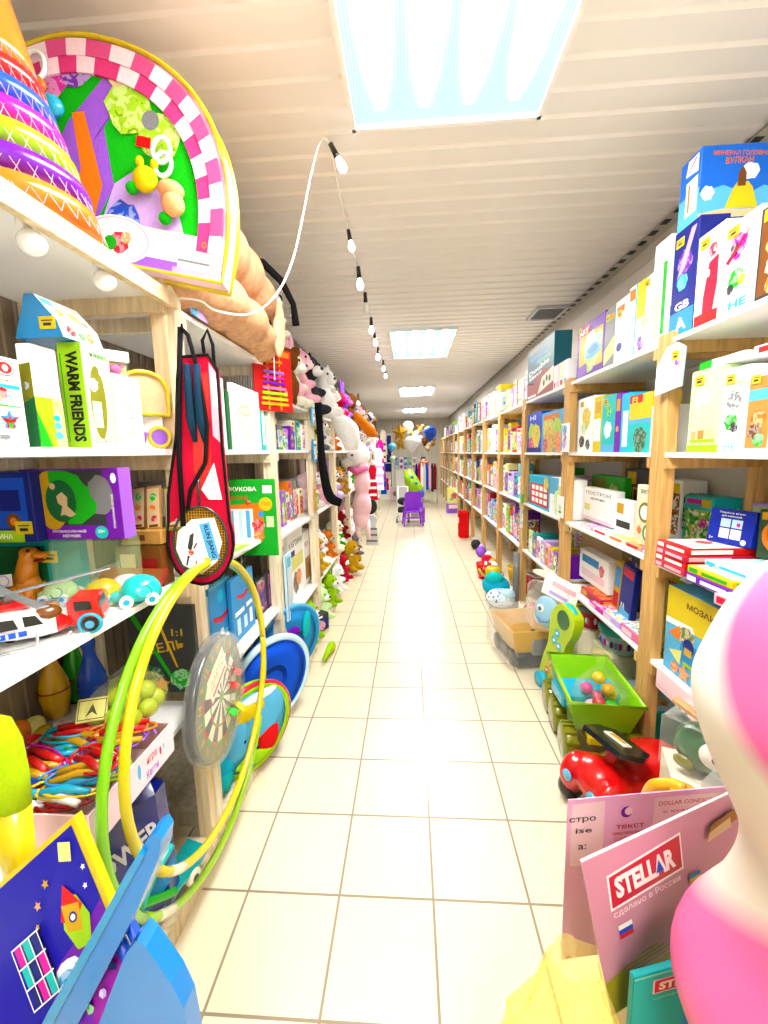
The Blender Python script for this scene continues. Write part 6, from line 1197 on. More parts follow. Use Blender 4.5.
o = R_('board_game_box','red and blue box lettered with white squares on the third rack third shelf',529,549,478,T3,'cyan',[('r',.05,.08,.95,.76,'crimson')]+[('r',.15+.2*i,.16+.2*j,.30+.2*i,.30+.2*j,'white') for i in range(4) for j in range(3)]+[('b',.85,.8,.12,'yellow')])
R_('board_game_box','white and turquoise box right of the red and blue one, third rack',549,567,480,T3,'white',[('r',.0,.55,.5,1,'skyblue'),('b',.5,.35,.3,'palegreen',2),('r',.5,.6,.95,.8,'paleyellow'),('b',.7,.2,.15,'orange')])
for i in range(9):
    x0 = 528+4.1*i; c = ['palegreen','teal','white','lilac','rose','yellow','violet','purple','orange'][i]
    R_('colouring_book',f'{CN(c)} colouring book, {ordn[i]} in the leaning row on the third rack fourth shelf',x0,x0+4,520,T4,c,[('r',.1,.1,.9,.85,PM(i)),('b',.5,.5,.3,('white','yellow','magenta')[i%3])],hh=.20-.006*i,dep=.02+.16*(i%2))
b = MB(); b.box((0,0,.09),(.006,.13,.18),M('white')); art(b,(-.0035,.065,0),(0,-.13,0),(0,0,.18),[('b',.5,.75,.3,'denim',2),('b',.45,.3,.3,'lilac',3),('r',.05,.05,.2,.95,'skyblue'),('b',.6,.5,.15,'crimson')]); p = at(568,452,X=.985); tag(b.build('hanging_card', None, (.985,2.75,p.z)), 'white and blue picture card hung on the post beside the cow box', 'card')
b = MB(); b.box((0,0,.07),(.006,.11,.14),M('white')); art(b,(-.0035,.055,0),(0,-.11,0),(0,0,.14),[('b',.5,.4,.3,'palegreen',2),('r',.3,.2,.8,.3,'green')]); p = at(562,518,X=.985); tag(b.build('hanging_card', None, (.985,2.79,p.z)), 'white card with pale green print hung lower on the same post', 'card')
b = MB(); b.box((0,0,.2),(.02,.06,.42),M('palegreen','clear')); b.box((0.002,0,.36),(.012,.05,.08),M('green')); b.box((.002,0,.18),(.012,.045,.16),PM(0)); p = at(521,550,X=.985); tag(b.build('hanging_pack', None, (.975,3.70,.62)), 'long clear and green pack hanging on the third right post', 'toy pack')

# ================================================================== the rest of the right racks and the left second rack
fq = random.Random(21)
fills = ['white','white','skyblue','crimson','yellow','lime','violet','white','navy','turquoise','rose','cream','green','orange','grey','white','lilac','denim','palepink','purple','paleyellow','red','teal','white']
acc = ['crimson','yellow','denim','lime','orange','magenta','cyan','white','black','green','gold','violet']
def fill_row(side, y0, y1, z, gap, xf, where, lo=.10, hi=.22, wmin=.06, wmax=.22, group=None, flat=.0):
    """a row of different printed boxes along one shelf, near end first"""
    y = y0; k = 0
    while y < y1-.05 and k < 13:
        w = min(fq.uniform(wmin, wmax), y1-y); h = min(fq.uniform(lo, hi), gap); d = fq.uniform(.08,.20); c = fq.choice(fills); a1 = fq.choice([x for x in acc if x != c]); pm = PM(fq.randrange(12))
        fr = [('r',.06,.10,.94,fq.uniform(.6,.8),pm),('r',.08,.84,.60,.94,a1)]
        if fq.random() < .5: fr += [('b',fq.uniform(.3,.7),fq.uniform(.3,.6),fq.uniform(.15,.28),fq.choice(acc),fq.randrange(99))]
        if fq.random() < .5: fr += [('r',.62,.80,.92,.95,'yellow')]
        n = fq.choice(['toy_box','puzzle_box','board_game_box'])
        x = xf+side*(d/2+fq.uniform(0,.02)); rz = (-PI/2 if side > 0 else PI/2)+fq.uniform(-.04,.04)
        kind = {'toy_box':'toy box','puzzle_box':'puzzle box','board_game_box':'game box'}[n]
        carton(n, f'{CN(c)} {kind}, {CN(a1)} strip, {ordn[k]} {where}', 'toy box', (w-.008,d,h), (x,y+w/2,z+.0005), rz, base=c, front=fr, right=[('r',.1,.1,.9,.8,pm)], left=[('r',.1,.1,.9,.8,pm)], group=group)
        y += w; k += 1
for bay in range(2, 12):
    a, b2 = R_BAYS[bay]; a += .06; b2 -= .06
    for li, (z, nm, gap) in enumerate([(T1,'top',.34),(T2,'second',.36),(T3,'third',.36),(T4,'fourth',.34)]):
        if bay == 2: continue
        far = bay > 6
        if bay > 9 and li in (1,3): continue
        fill_row(1, a, b2, z, gap, 1.03, f'on the {nm} shelf, {ordn[bay]} right rack', .16 if li == 0 else .20, .34, .08 if not far else .14, .24 if not far else .30, group=f'boxed toys on the {ordn[bay]} right rack')
# backs of shelves, second and third racks
for bay, nm in ((1,'second'),(2,'third')):
    a, b2 = R_BAYS[bay]
    for z, l in ((T3,'third'),(T4,'fourth')):
        fill_row(1, a+.12, b2-.12, z, .30, 1.31, f'at back of {l} shelf, {nm} right rack', .20, .32, .12, .2, group=f'boxes at the back of the {nm} right rack')
# left second rack (third bay)
a, b2 = L_BAYS[1]
fill_row(-1, a+.06, b2-.06, 1.436, .22, -.745, 'under the brown teddy, left side', .10, .20, .06, .12, group='boxes on the third left rack')
fill_row(-1, a+.06, b2-.06, .956, .40, -.80, 'on the middle shelf, third left rack', .20, .34, .08, .16, group='boxes on the third left rack')
LB('picture_set_box','white box lettered КАРТИНА low on the third left rack','toy box',285,291,305,528,.421,Xf=-.80,dep=.08,front=[('t','КАРТИНА',.05,.72,.09,'charcoal',.9),('r',.05,.40,.95,.60,'paleyellow'),('r',.05,.60,.4,.68,'navy'),('b',.4,.22,.24,'brown'),('b',.6,.25,.2,'orange')])
LB('picture_set_box','white and brown food picture box beyond the КАРТИНА box','toy box',305,306,311,530,.421,Xf=-.80,dep=.08,front=[('r',.05,.1,.95,.5,'tan'),('t','ФОН',.1,.7,.1,'crimson',.7)])
b = MB(); b.box((0,0,.19),(.012,.11,.38),M('paleblue')); art(b,(.0065,-.055,0),(0,.11,0),(0,0,.38),[('r',.15,.1,.85,.75,'silver'),('r',.2,.8,.8,.95,'skyblue'),('r',.0,.0,.08,1,'denim')]); p = at(284,612,X=-.705); tag(b.build('hanging_pack', None, (-.702,2.26,.47)), 'pale blue long pack hanging on the second white left post', 'toy pack')
o = carton('toy_car_box','small black window box with a pink toy car on the left floor','toy box',(.16,.10,.13),(-.735,3.02,ZQ),PI/2-.6,base='charcoal',front=[('r',.05,.1,.95,.75,'navy'),('b',.5,.35,.28,'pink'),('r',.1,.8,.6,.93,'white')])
for i,(px,py0,l,c) in enumerate([(318,395,'upper blue blister card on the third left post','skyblue'),(318,430,'lower blue blister card on the third left post','denim'),(318,478,'yellow and green blister card in a black frame on the third left post','gold')]):
    p = at(px,py0+30,X=-.700); b = MB(); b.box((0,0,.07),(.01,.10,.16),M(c)); art(b,(.0055,-.05,-.01),(0,.10,0),(0,0,.16),[('r',.1,.1,.9,.7,PM((9,3,6)[i])),('r',.1,.8,.9,.95,'white')]); tag(b.build('blister_card', None, (-.700,3.05,p.z)), l, 'toy pack')
# ================================================================== toys on the floor along the right side
def car_body():
    p = at(598,800,Z=0)
    o = empty('ride_on_car', 'shiny red ride-on car with a black steering wheel, right floor', 'ride-on car', (.835,1.53,0), (0,0,math.radians(-158)))
    rm = M('red','plastic')
    blobmesh('body', [((.0,0,.13),(.20,.11,.075)),((.13,.0,.15),(.10,.115,.075)),((.17,.085,.13),(.075,.045,.085)),((.17,-.085,.13),(.075,.045,.085)),((-.14,.08,.12),(.08,.045,.075)),((-.14,-.08,.12),(.08,.045,.075)),((-.14,0,.17),(.11,.09,.055))], rm, o, .010)
    b = MB(); b.tube([(.10,0,.19),(.075,0,.27)],.022,rm,n=14); b.build('steering_column', o)
    b = MB(); b.prism([(-.075,-.085),(.075,-.085),(.105,-.02),(.085,.085),(-.085,.085),(-.105,-.02)],-.010,.010,M('black','plastic'),Tm((.065,0,.285),(0,-.35,0))@Tm(rot=(PI/2,0,PI/2))); b.build('steering_wheel', o)
    b = MB(); b.box((0,0,.013),(.045,.095,.008),M('cream','plastic'),Tm((.065,0,.285),(0,-.35,0)),bv=.003); b.box((0,0,.018),(.020,.06,.002),M('gold','plastic'),Tm((.065,0,.285),(0,-.35,0))); b.build('horn_badge', o)
    for x in (.17,-.14):
        for y in (-.10,.10):
            b = MB(); b.lathe([(.02,-.018),(.058,-.018),(.062,0),(.058,.018),(.02,.018)],M('black','plastic'),Tm((x,y,.062),(PI/2,0,0)),n=28); wh = b.build('wheel', o); b = MB(); b.lathe([(.0005,-.021),(.026,-.021),(.026,.021),(.0005,.021)],M('grey','plastic'),Tm((x,y,.062),(PI/2,0,0)),n=20,smooth=False); b.build('hub', wh)
    for y in (-.06,.06):
        b = MB(); b.lathe([(.0005,.0),(.022,0),(.020,.008),(.0005,.010)],M('skyblue','plastic'),Tm((.235,y,.15),(0,PI/2,0)),n=18); b.build('headlight', o)
car_body()
# yellow handled toy and pink
b = MB(); P = smooth_path([at(648,795,Y=1.02),at(655,786,Y=1.0),at(672,785,Y=.98),at(684,790,Y=.96)],5); b.tube(P,.016,M((1,.62,.0),'plastic'),n=12); b.tube([P[-1],P[-1]+Vector((.03,0,.016-P[-1].z))],[.03,.03],M((1,.62,.0),'plastic'),n=12); b.tube([P[0],P[0]+Vector((.0,0,-.36))],[.016,.02],M('gold','plastic'),n=12); tag(b.build('yellow_handle_toy'), 'orange yellow curved plastic handle behind the pink carton', 'plastic toy')
# lime dump truck with bag of small toys
o = empty('dump_truck', 'big lime green toy dump truck with an open bed, right floor by the post', 'toy dump truck', (.855,1.93,0), (0,0,math.radians(84)))
lm = M((.45,.90,.03),'plastic')
b = MB(); W, D_, H_ = .46,.30,.15; z0 = .16; w0, d0 = W*.40, D_*.38
c8 = [(-w0,-d0,z0),(w0,-d0,z0),(w0,d0,z0),(-w0,d0,z0)]; t8 = [(-W/2,-D_/2,z0+H_),(W/2,-D_/2,z0+H_),(W/2,D_/2,z0+H_),(-W/2,D_/2,z0+H_)]
it = [(x*.95,y*.93,z) for x, y, z in t8]; ib = [(x*.94,y*.92,z+.012) for x, y, z in c8]
vs = c8+t8+it+ib; fs = [(3,2,1,0)]+[(i,(i+1)%4,(i+1)%4+4,i+4) for i in range(4)]+[(i+4,(i+1)%4+4,(i+1)%4+8,i+8) for i in range(4)]+[(i+8,(i+1)%4+8,(i+1)%4+12,i+12) for i in range(4)]+[(12,13,14,15)]
b.add(vs, fs, lm); b.build('truck_bed', o)
b = MB(); b.tube([(x,y,z+.002) for x, y, z in t8],.009,M('lime','plastic'),n=8,closed=True); b.build('bed_rim', o)
b = MB(); b.box((0,0,.13),(.44,.14,.05),M('yellow','plastic'),bv=.01); b.build('chassis', o)
for x in (-.16,.04,.20):
    for y in (-.135,.135):
        b = MB(); b.lathe([(.02,-.03),(.070,-.03),(.078,-.02),(.078,.02),(.070,.03),(.02,.03)],M('olive','plastic'),Tm((x,y,.079),(PI/2,0,0)),n=28)
        for k in range(12): b.box((.080*math.cos(k*PI/6),.0,.080*math.sin(k*PI/6)),(.014,.05,.014),M('olive','plastic'),Tm((x,y,.079)))
        b.build('wheel', o)
b = MB(); b.box((.0,.0,z0+.055),(.30,.16,.07),M('cyan','plastic'),bv=.012); tag(b.build('sand_mould', None, (.855,1.96,.0)), 'bright cyan plastic mould lying in the lime truck bed', 'toy')
o = empty('bag_of_toys', 'clear knotted bag of small pink and yellow toys in the lime truck', 'bag of toys', (.87,1.86,z0+.02))
b = MB(); b.lathe([(.05,0),(.10,.02),(.125,.07),(.105,.13),(.06,.18),(.028,.22),(.018,.235),(.035,.27),(.045,.30)],M('paleyellow','clear'),n=26); b.build('bag', o)
for i,(x,y,z,c) in enumerate([(-.05,-.03,.05,'rose'),(-.03,-.06,.08,'crimson'),(.03,-.05,.06,'green'),(.05,.0,.09,'yellow'),(0,.03,.06,'pink'),(-.05,.03,.10,'magenta'),(.02,-.03,.13,'gold'),(-.01,.0,.17,'yellow'),(.06,.03,.05,'turquoise')]):
    b = MB(); b.ell((x,y,z),(.030,.028,.028),M(c,'plastic'),n=12,k=8); b.build('small_toy', o)
# box beside the truck against the post
carton('animal_toy_box','turquoise box with a white bear beside the lime truck','toy box',(.30,.18,.17),(1.20,2.02,0),-PI/2,base='turquoise',front=[('b',.5,.5,.3,'white')],top=[('r',.05,.05,.95,.95,'paleblue'),('b',.35,.5,.2,'white'),('b',.7,.5,.15,'tan'),('c',.35,.55,.03,'black')])
carton('carton','white carton behind the lime truck, under the turquoise lidded bucket','carton',(.24,.22,.26),(1.20,2.34,0),-PI/2,base='cream',front=[('b',.5,.5,.2,'green')])
def bucket(label, x, y, z, r, h, c, lid, deco, rim='turquoise', extra=None):
    o = empty('toy_bucket', label, 'toy bucket', (x,y,z), group='round lidded buckets on the right floor')
    b = MB(); b.lathe([(r*.80,0),(r*.84,.004),(r,h),(r*.97,h),(.0005,h-.004)],M(c,'plastic'),n=36); b.build('tub', o)
    b = MB(); b.lathe([(r*1.02,h-.016),(r*1.10,h-.012),(r*1.10,h+.010),(r*1.0,h+.016)],M(rim,'plastic'),n=36); b.build('lid_rim', o)
    b = MB(); b.lathe([(r*.98,h+.010),(r*.92,h+.012),(.0005,h+.013)],M(lid,'plastic'),n=36); b.build('lid', o)
    b = MB(); n = 28; 
    for k in range(n): 
        a = 2*PI*k/n; rr = r*.93; b.ell((rr*math.cos(a),rr*math.sin(a),h*.45),(r*.10,r*.10,h*.18),M(deco[k%len(deco)],'plastic'),n=6,k=4)
    b.build('printed_band', o)
    return o
bucket('turquoise rimmed bucket with a lime lid standing behind the lime truck',1.18,2.32,.262,.105,.125,'paleblue','lime',['white','purple','skyblue','magenta'])
bucket('red lidded bucket with a yellow spade farther back under the right shelf',1.14,2.60,.30,.115,.12,'crimson','red',['white','crimson'],'grey')
carton('carton','grey carton under the red lidded bucket','carton',(.26,.26,.298),(1.14,2.60,0),-PI/2,base='cream',front=[('r',.1,.1,.9,.6,'palegreen')])
b = MB(); b.tube([(-.10,0,.006),(.06,.01,.012)],[.010,.007],M('yellow','plastic'),n=8); b.ell((.10,.01,.012),(.045,.03,.006),M('yellow','plastic')); tag(b.build('toy_spade', None, (1.10,2.55,.436)), 'yellow toy spade lying on the red lidded bucket', 'toy spade')
b = MB(); b.lathe([(.13,0),(.15,.30),(.14,.42),(.145,.43)],M('green','plastic'),n=32); tag(b.build('green_tub', None, (1.22,2.92,0)), 'tall green plastic tub under the right shelf behind the lime walker', 'tub')
b = MB(); q = random.Random(4)
for k in range(9): b.ell((q.uniform(-.05,.05),q.uniform(-.14,.14),.05+q.uniform(0,.22)),(.05,.06,.05),M(('darkgreen','green','teal')[k%3],'foil'),n=10,k=8)
tag(b.build('green_net_bag', None, (1.39,2.20,0)), 'green net bag of toys at the wall behind the turquoise bucket', 'bag of toys')
# lime walker: tall moulded side panel with ring handle
o = empty('baby_walker', 'tall lime plastic walker with a turquoise ring handle and flower stickers, right floor', 'baby walker', (.835,2.30,0), (0,0,math.radians(-72)))
b = MB(); side = [(-.02,.0),(.08,.0),(.10,.10),(.07,.22),(.085,.32),(.13,.40),(.15,.47),(.14,.52),(.07,.56),(.02,.55),(-.03,.50),(-.05,.42),(-.06,.30),(-.10,.20),(-.13,.10),(-.12,.04)]
hole = circ(.065,.475,.048,.055,n=16)
sp = smooth_path([(x,0,z) for x, z in side+[side[0]]],3)
b.prism([(p.x,p.z) for p in sp[:-1]][:-1 or None],-.03,.03,M((.72,.93,.05),'plastic')); b.build('side_panel', o)
b = MB(); b.torus(.060,.020,M('turquoise','plastic'),Tm((.065,0,.482),(PI/2,0,0)),n=32,k=10,b=1.12); b.build('ring_handle', o)
b = MB(); b.prism(hole,-.034,.034,M('darkgreen','plastic')); b.build('handle_opening', o)
for i,(x,z,c) in enumerate([(.02,.38,'cyan'),(-.005,.33,'cyan'),(.035,.31,'skyblue'),(-.03,.18,'orange'),(.01,.14,'orange'),(-.06,.12,'orange'),(-.02,.08,'gold'),(.03,.22,'white')]):
    b = MB(); b.prism(star(x,z,.028,6,.6),-.0325,-.030,M(c)); b.prism(circ(x,z,.009,n=10),-.034,-.0325,M('white')); b.build('flower_sticker', o)
for x in (-.09,.06):
    b = MB(); b.lathe([(.01,-.02),(.045,-.02),(.048,0),(.045,.02),(.01,.02)],M('cyan','plastic'),Tm((x,-.045,.048),(PI/2,0,0)),n=24); b.build('wheel', o)
# clear bag with an orange crate and grey toys
o = empty('bagged_crate', 'orange toy crate with grey base in a clear plastic bag on the right floor', 'bagged toy', (.775,2.76,0), (0,0,math.radians(10)))
b = MB(); W, D_ = .36,.40
c8 = [(-.14,-.16,.10),(.14,-.16,.10),(.14,.16,.10),(-.14,.16,.10)]; t8 = [(-W/2,-D_/2,.26),(W/2,-D_/2,.26),(W/2,D_/2,.26),(-W/2,D_/2,.26)]; it = [(x*.93,y*.94,z) for x, y, z in t8]; ib = [(x*.9,y*.9,z+.01) for x, y, z in c8]
b.add(c8+t8+it+ib, [(3,2,1,0)]+[(i,(i+1)%4,(i+1)%4+4,i+4) for i in range(4)]+[(i+4,(i+1)%4+4,(i+1)%4+8,i+8) for i in range(4)]+[(i+8,(i+1)%4+8,(i+1)%4+12,i+12) for i in range(4)]+[(12,13,14,15)], M((.98,.62,.12),'plastic')); b.build('crate', o)
b = MB(); b.box((0,-.02,.055),(.30,.34,.10),M('charcoal','plastic'),bv=.02); b.box((.06,-.17,.15),(.20,.03,.16),M('grey','plastic'),bv=.01); b.build('base', o)
for x in (-.13,.13):
    for y in (-.13,.13):
        b = MB(); b.lathe([(.01,-.025),(.055,-.025),(.06,0),(.055,.025),(.01,.025)],M('charcoal','plastic'),Tm((x,y,.061),(0,PI/2,0)),n=22); b.build('wheel', o)
b = MB(); b.box((0,0,.16),(.42,.46,.315),M('white','clear'),bv=.05); b.build('clear_bag', o)
# sky blue face toy on a card
FT = at(547,612,Y=2.46)-Vector((0,0,.12))
o = empty('hanging_face_toy', 'pale blue and lilac smiling face toy in clear pack hung over the bagged crate', 'toy pack', FT, (0,0,math.radians(-50)))
b = MB(); b.box((0,.02,.28),(.22,.006,.14),M('white'),Tm(rot=(0,.25,0))); b.box((.02,.015,.30),(.15,.004,.03),M('rose'),Tm(rot=(0,.25,0))); b.box((0,.016,.24),(.12,.004,.02),M('lilac'),Tm(rot=(0,.25,0))); b.build('header_card', o)
b = MB(); b.ell((0,0,.12),(.085,.035,.10),M((.45,.75,.97),'plastic')); b.build('face', o)
b = MB(); b.ell((.075,.02,.10),(.045,.03,.08),M('lilac','plastic')); b.ell((-.07,.02,.08),(.03,.02,.06),M('paleblue','plastic')); b.build('ear', o)
b = MB(); b.ell((-.025,-.030,.145),(.024,.01,.026),M('white','plastic')); b.ell((-.025,-.038,.145),(.012,.006,.014),M('charcoal','plastic')); b.build('eye', o)
b = MB(); b.tube([(-.05,-.030,.09),(-.02,-.038,.065),(.02,-.036,.07),(.04,-.030,.09)],.006,M('denim','plastic'),n=8); b.build('mouth', o)
b = MB(); b.box((0,.0,.15),(.26,.09,.30),M('white','clear'),bv=.03); b.build('clear_pack', o)
b = MB(); b.lathe([(.0005,.03),(.07,.028),(.075,.0),(.14,-.005),(.145,.0),(.08,.012)],M('cream','fabric'),n=30); tag(b.build('sun_hat', None, (1.02,2.98,.50),(0,.2,0)), 'cream brimmed hat hung over the corner of the third rack fourth shelf', 'hat')
b = MB(); b.tube([(0,0,.50),(.0,0,.0)],.028,M('grey','plastic'),n=12); b.box((0,0,.28),(.05,.03,.20),M('black','plastic')); b.box((0,-.018,.30),(.035,.004,.1),M('crimson')); tag(b.build('long_pack', None, (.93,3.66,.002)), 'long grey and black pack standing against the third right post', 'toy pack')
# farther floor toys on the right
def vase(name,label,cat,prof,c,x,y,extra=None,n=20,rot=(0,0,0)):
    b = MB(); b.lathe(prof,M(c,'plastic'),n=n)
    if extra: extra(b)
    o = b.build(name,None,(x,y,0.001),rot); tag(o,label,cat); return o
def spout(b): b.tube([(-.05,0,.06),(-.12,0,.12),(-.15,0,.17)],.012,M('yellow','plastic'),n=8); b.tube([(.06,0,.04),(.11,0,.10),(.06,0,.17)],.008,M('orange','plastic'),n=8)
vase('watering_can','yellow watering can on the right floor beyond the bagged crate','watering can',[(.06,0),(.075,.02),(.085,.17),(.06,.19),(.0005,.19)],'yellow',.86,4.32,spout)
vase('toy_bucket','red pail left of the yellow watering can','pail',[(.06,0),(.085,.17),(.08,.17),(.056,.01)],'red',.80,4.55,None)
vase('toy_bucket','orange yellow pail tucked under the fourth right rack','pail',[(.07,0),(.10,.20),(.095,.20),(.066,.01)],'gold',1.10,4.30,None)
b = MB(); b.ell((0,0,.10),(.13,.17,.10),M('cyan','fabric')); b.ell((-.02,-.03,.18),(.09,.10,.06),M('turquoise','fabric')); tag(b.build('sky_bag',None,(.82,3.98,0)), 'cyan fabric bag slumped on the right floor past the bagged crate', 'bag')
b = MB(); b.ell((0,0,.08),(.13,.14,.08),PM(9)); b.ell((.05,-.05,.13),(.07,.07,.05),M('paleblue','fabric')); tag(b.build('printed_bag',None,(.80,3.68,0)), 'pale blue patterned bag in front of the cyan one on the right floor', 'bag')
b = MB(); b.ell((0,0,.05),(.10,.09,.05),M('red','plastic')); b.box((.05,.0,.09),(.04,.04,.04),M('crimson','plastic'),bv=.01); tag(b.build('red_toy',None,(1.06,3.50,0)), 'small red plastic toy low behind the bagged crate', 'toy')
o = empty('toy_megaphone','red and yellow cone toy leaning under the fourth right rack','toy cone',(1.08,4.0,.0),(0,.4,0))
b = MB(); b.lathe([(.03,0),(.05,.10),(.10,.22),(.095,.22)],M('red','plastic'),n=20); b.build('horn', o); b = MB(); b.torus(.098,.008,M('white','plastic'),Tm((0,0,.22))); b.build('rim', o)
for i,(y,c,l) in enumerate([(4.75,'white','white toy drum on the right floor beyond the pails'),(5.05,'crimson','crimson ball shaped toy farther along the right floor'),(5.5,'violet','violet pack low on the right floor'),(5.95,'charcoal','dark grey pack low on the right floor'),(7.6,'rose','pink pack far along the right floor')]):
    b = MB(); b.ell((0,0,.07),(.07,.09,.07),M(c,'fabric')); b.ell((.02,.06,.12),(.04,.05,.04),M(('gold','white','lilac','silver','white')[i],'fabric')); tag(b.build('floor_toy',None,(.93,y,.0)), l, 'toy')
b = MB(); b.box((0,0,.22),(.16,.20,.44),M('red','fabric'),bv=.02); art(b,(-.081,.1,0),(0,-.2,0),(0,0,.44),[('r',.2,.55,.8,.75,'white'),('r',.2,.15,.8,.3,'crimson')]); tag(b.build('red_bag',None,(.86,6.8,0)), 'bright red bag standing on the right floor deep in the aisle', 'bag')
o = carton('doll_box','purple and yellow doll box standing on the floor near the far end','toy box',(.30,.16,.22),(1.35 if False else .98,9.6,0),.1,base='violet',front=[('r',.1,.5,.9,.9,'palepink')])
carton('doll_box','pale yellow toy box on the purple doll box near the far end','toy box',(.28,.14,.36),(.98,9.6,.221),.1,base='paleyellow',front=[('b',.5,.5,.3,'crimson'),('b',.3,.3,.15,'green')])

# ================================================================== purple stacked chairs and doll strollers in the aisle
o = empty('child_chair','purple plastic child armchair standing in the middle of the aisle','child chair',(.035,8.02,0),(0,0,math.radians(8)))
vm = M((.40,.12,.90),'plastic')
b = MB(); b.box((0,0,.27),(.34,.30,.02),vm,bv=.006); b.build('seat', o)
b = MB(); b.prism([(-.15,.28),(.15,.28),(.13,.60),(.09,.64),(-.09,.64),(-.13,.60)],.135,.155,vm); b.build('backrest', o)
for sx in (-1,1):
    for sy in (-1,1):
        b = MB(); b.prism([(sx*.155-.018,.27),(sx*.155+.018,.27),(sx*.185+.014,0),(sx*.185-.014,0)],sy*.13-.015,sy*.13+.015,vm); b.build('leg', o)
    b = MB(); b.tube([(sx*.165,-.13,.28),(sx*.175,-.14,.42),(sx*.175,-.05,.45),(sx*.15,.14,.44)],.014,vm,n=8); b.build('armrest', o)
b = MB(); b.box((0,-.14,.16),(.30,.012,.03),vm); b.build('stretcher', o)
o = empty('child_chair','second purple plastic child chair nested behind the first one','child chair',(.10,8.42,0),(0,0,.1))
b = MB(); b.box((0,0,.28),(.34,.28,.02),vm,bv=.006); b.build('seat', o); b = MB(); b.prism([(-.15,.29),(.15,.29),(.12,.60),(-.12,.60)],.12,.14,vm); b.build('backrest', o)
for sx in (-1,1):
    for sy in (-1,1):
        b = MB(); b.box((sx*.155,sy*.12,.14),(.03,.03,.28),vm); b.build('leg', o)
o = empty('doll_stroller','black doll stroller with a white frame just left of the purple chair','doll stroller',(-.16,8.42,0))
b = MB(); 
for sx in (-.10,.10): b.tube([(sx,-.18,.05),(sx,.10,.45),(sx,.20,.70)],.010,M('white','plastic'),n=8); b.tube([(sx,.18,.05),(sx,-.05,.35)],.008,M('white','plastic'),n=8)
b.tube([(-.10,.20,.70),(.10,.20,.70)],.010,M('white','plastic'),n=8); b.build('frame', o)
b = MB(); b.box((0,0,.25),(.20,.22,.10),M('charcoal','fabric'),bv=.02); b.ell((0,.04,.42),(.11,.10,.08),M('charcoal','fabric')); b.build('seat', o)
for sx in (-.12,.12):
    for sy in (-.18,.18):
        b = MB(); b.lathe([(.01,-.012),(.045,-.012),(.045,.012),(.01,.012)],M('black','plastic'),Tm((sx,sy,.046),(0,PI/2,0)),n=16); b.build('wheel', o)
o = empty('crocodile_toy','bright lime inflatable animal with dark eyes hanging above the purple chairs','inflatable toy',(.10,8.95,0))
P = [hp(407,470,8.95,-.10),hp(411,480,8.95,-.10),hp(416,490,8.95,-.10),hp(420,499,8.95,-.10)]
b = MB(); b.tube([p-Vector((0,8.95,0)) for p in P],[.08,.15,.16,.07],M('lime','plastic'),n=14); b.build('body', o)
b = MB()
for p in (hp(412,477,8.80,-.10),hp(416,483,8.80,-.10)): b.ell(p-Vector((.0,8.92,0)),(.04,.03,.045),M('teal','plastic'))
b.build('eye', o)
b = MB(); p = hp(421,494,8.80,-.10)-Vector((0,8.95,0)); b.ell(p,(.07,.05,.09),M('blue','plastic')); b.build('pouch', o)
b = MB(); b.box((0,.12,.30),(.20,.16,.60),M('silver','card')); b.build('stand', o)

# ================================================================== far end: counter, balloons, clothes
o = empty('sales_counter','white counter stacked with blue and white packs at the far end','counter',(-.02,12.2,0))
b = MB(); b.box((0,0,.45),(.80,.45,.90),M('white','card'),bv=.01); b.build('body', o)
b = MB(); b.box((0,0,.915),(.86,.50,.03),M('cream','card')); b.build('counter_top', o)
q = random.Random(9)
for i in range(14):
    c = ['skyblue','white','denim','cyan','white','paleblue','brown'][i%7]; x = -.38+.125*(i%7); z = .931+.17*(i//7)
    carton('toy_pack', f'{CN(c)} pack in the {"lower" if i<7 else "upper"} row on the far counter, {ordn[i%7]} from the left', 'toy pack', (.11,.12,.165), (x,12.08,z), 0, base=c, front=[('r',.1,.1,.9,.7,PM(i))], group='packs on the far counter')
def balloon(label, px, py, Y, r, c, kind='round', sc=(1,1,1.15)):
    p = at(px,py,Y=Y); b = MB()
    if kind == 'round': b.lathe([(.0005,-r*1.30),(r*.10,-r*1.22),(r*.55,-r*.80),(r*.9,-r*.3),(r,r*.1),(r*.85,r*.6),(r*.45,r*.92),(.0005,r)],M(c,'foil'),n=24)
    else:
        P = star(0,0,r,5,.5); vs = [(x,-.0,z) for x, z in P]+[(0,-r*.28,0),(0,r*.28,0)]; n = len(P); b.add(vs,[(i,n,(i+1)%n) for i in range(n)]+[((i+1)%n,n+1,i) for i in range(n)],M(c,'foil'),None,False)
    b.tube([(0,0,-r*.5 if kind!='round' else -r*1.3),(0.01,0,-r*2.6),(.0,0,-p.z+(.002 if px < 396 or px > 415 else .94))],.002,M('white','plastic'),n=4)
    o = b.build('balloon',None,p); tag(o,label,'balloon','balloons at the far end'); return o
balloon('gold star foil balloon at the far end, the upper one',400,433,12.0,.26,(.75,.45,.12),'star'); balloon('gold star foil balloon at the far end, the lower one',401,444,12.1,.22,(.70,.42,.10),'star')
balloon('large white balloon above the gold stars',408,427,12.2,.16,'white'); balloon('big white round balloon over the far counter',411,444,12.0,.22,'white'); balloon('shiny blue balloon near the right racks at the far end',430,433,12.0,.20,'blue')
balloon('pale blue balloon by the dark door',392,447,12.6,.12,'skyblue'); balloon('pale green balloon under the pale blue one by the door',393,459,12.6,.10,'palegreen'); balloon('orange balloon beside the clothes at the far end',424,464,11.8,.14,'orange')
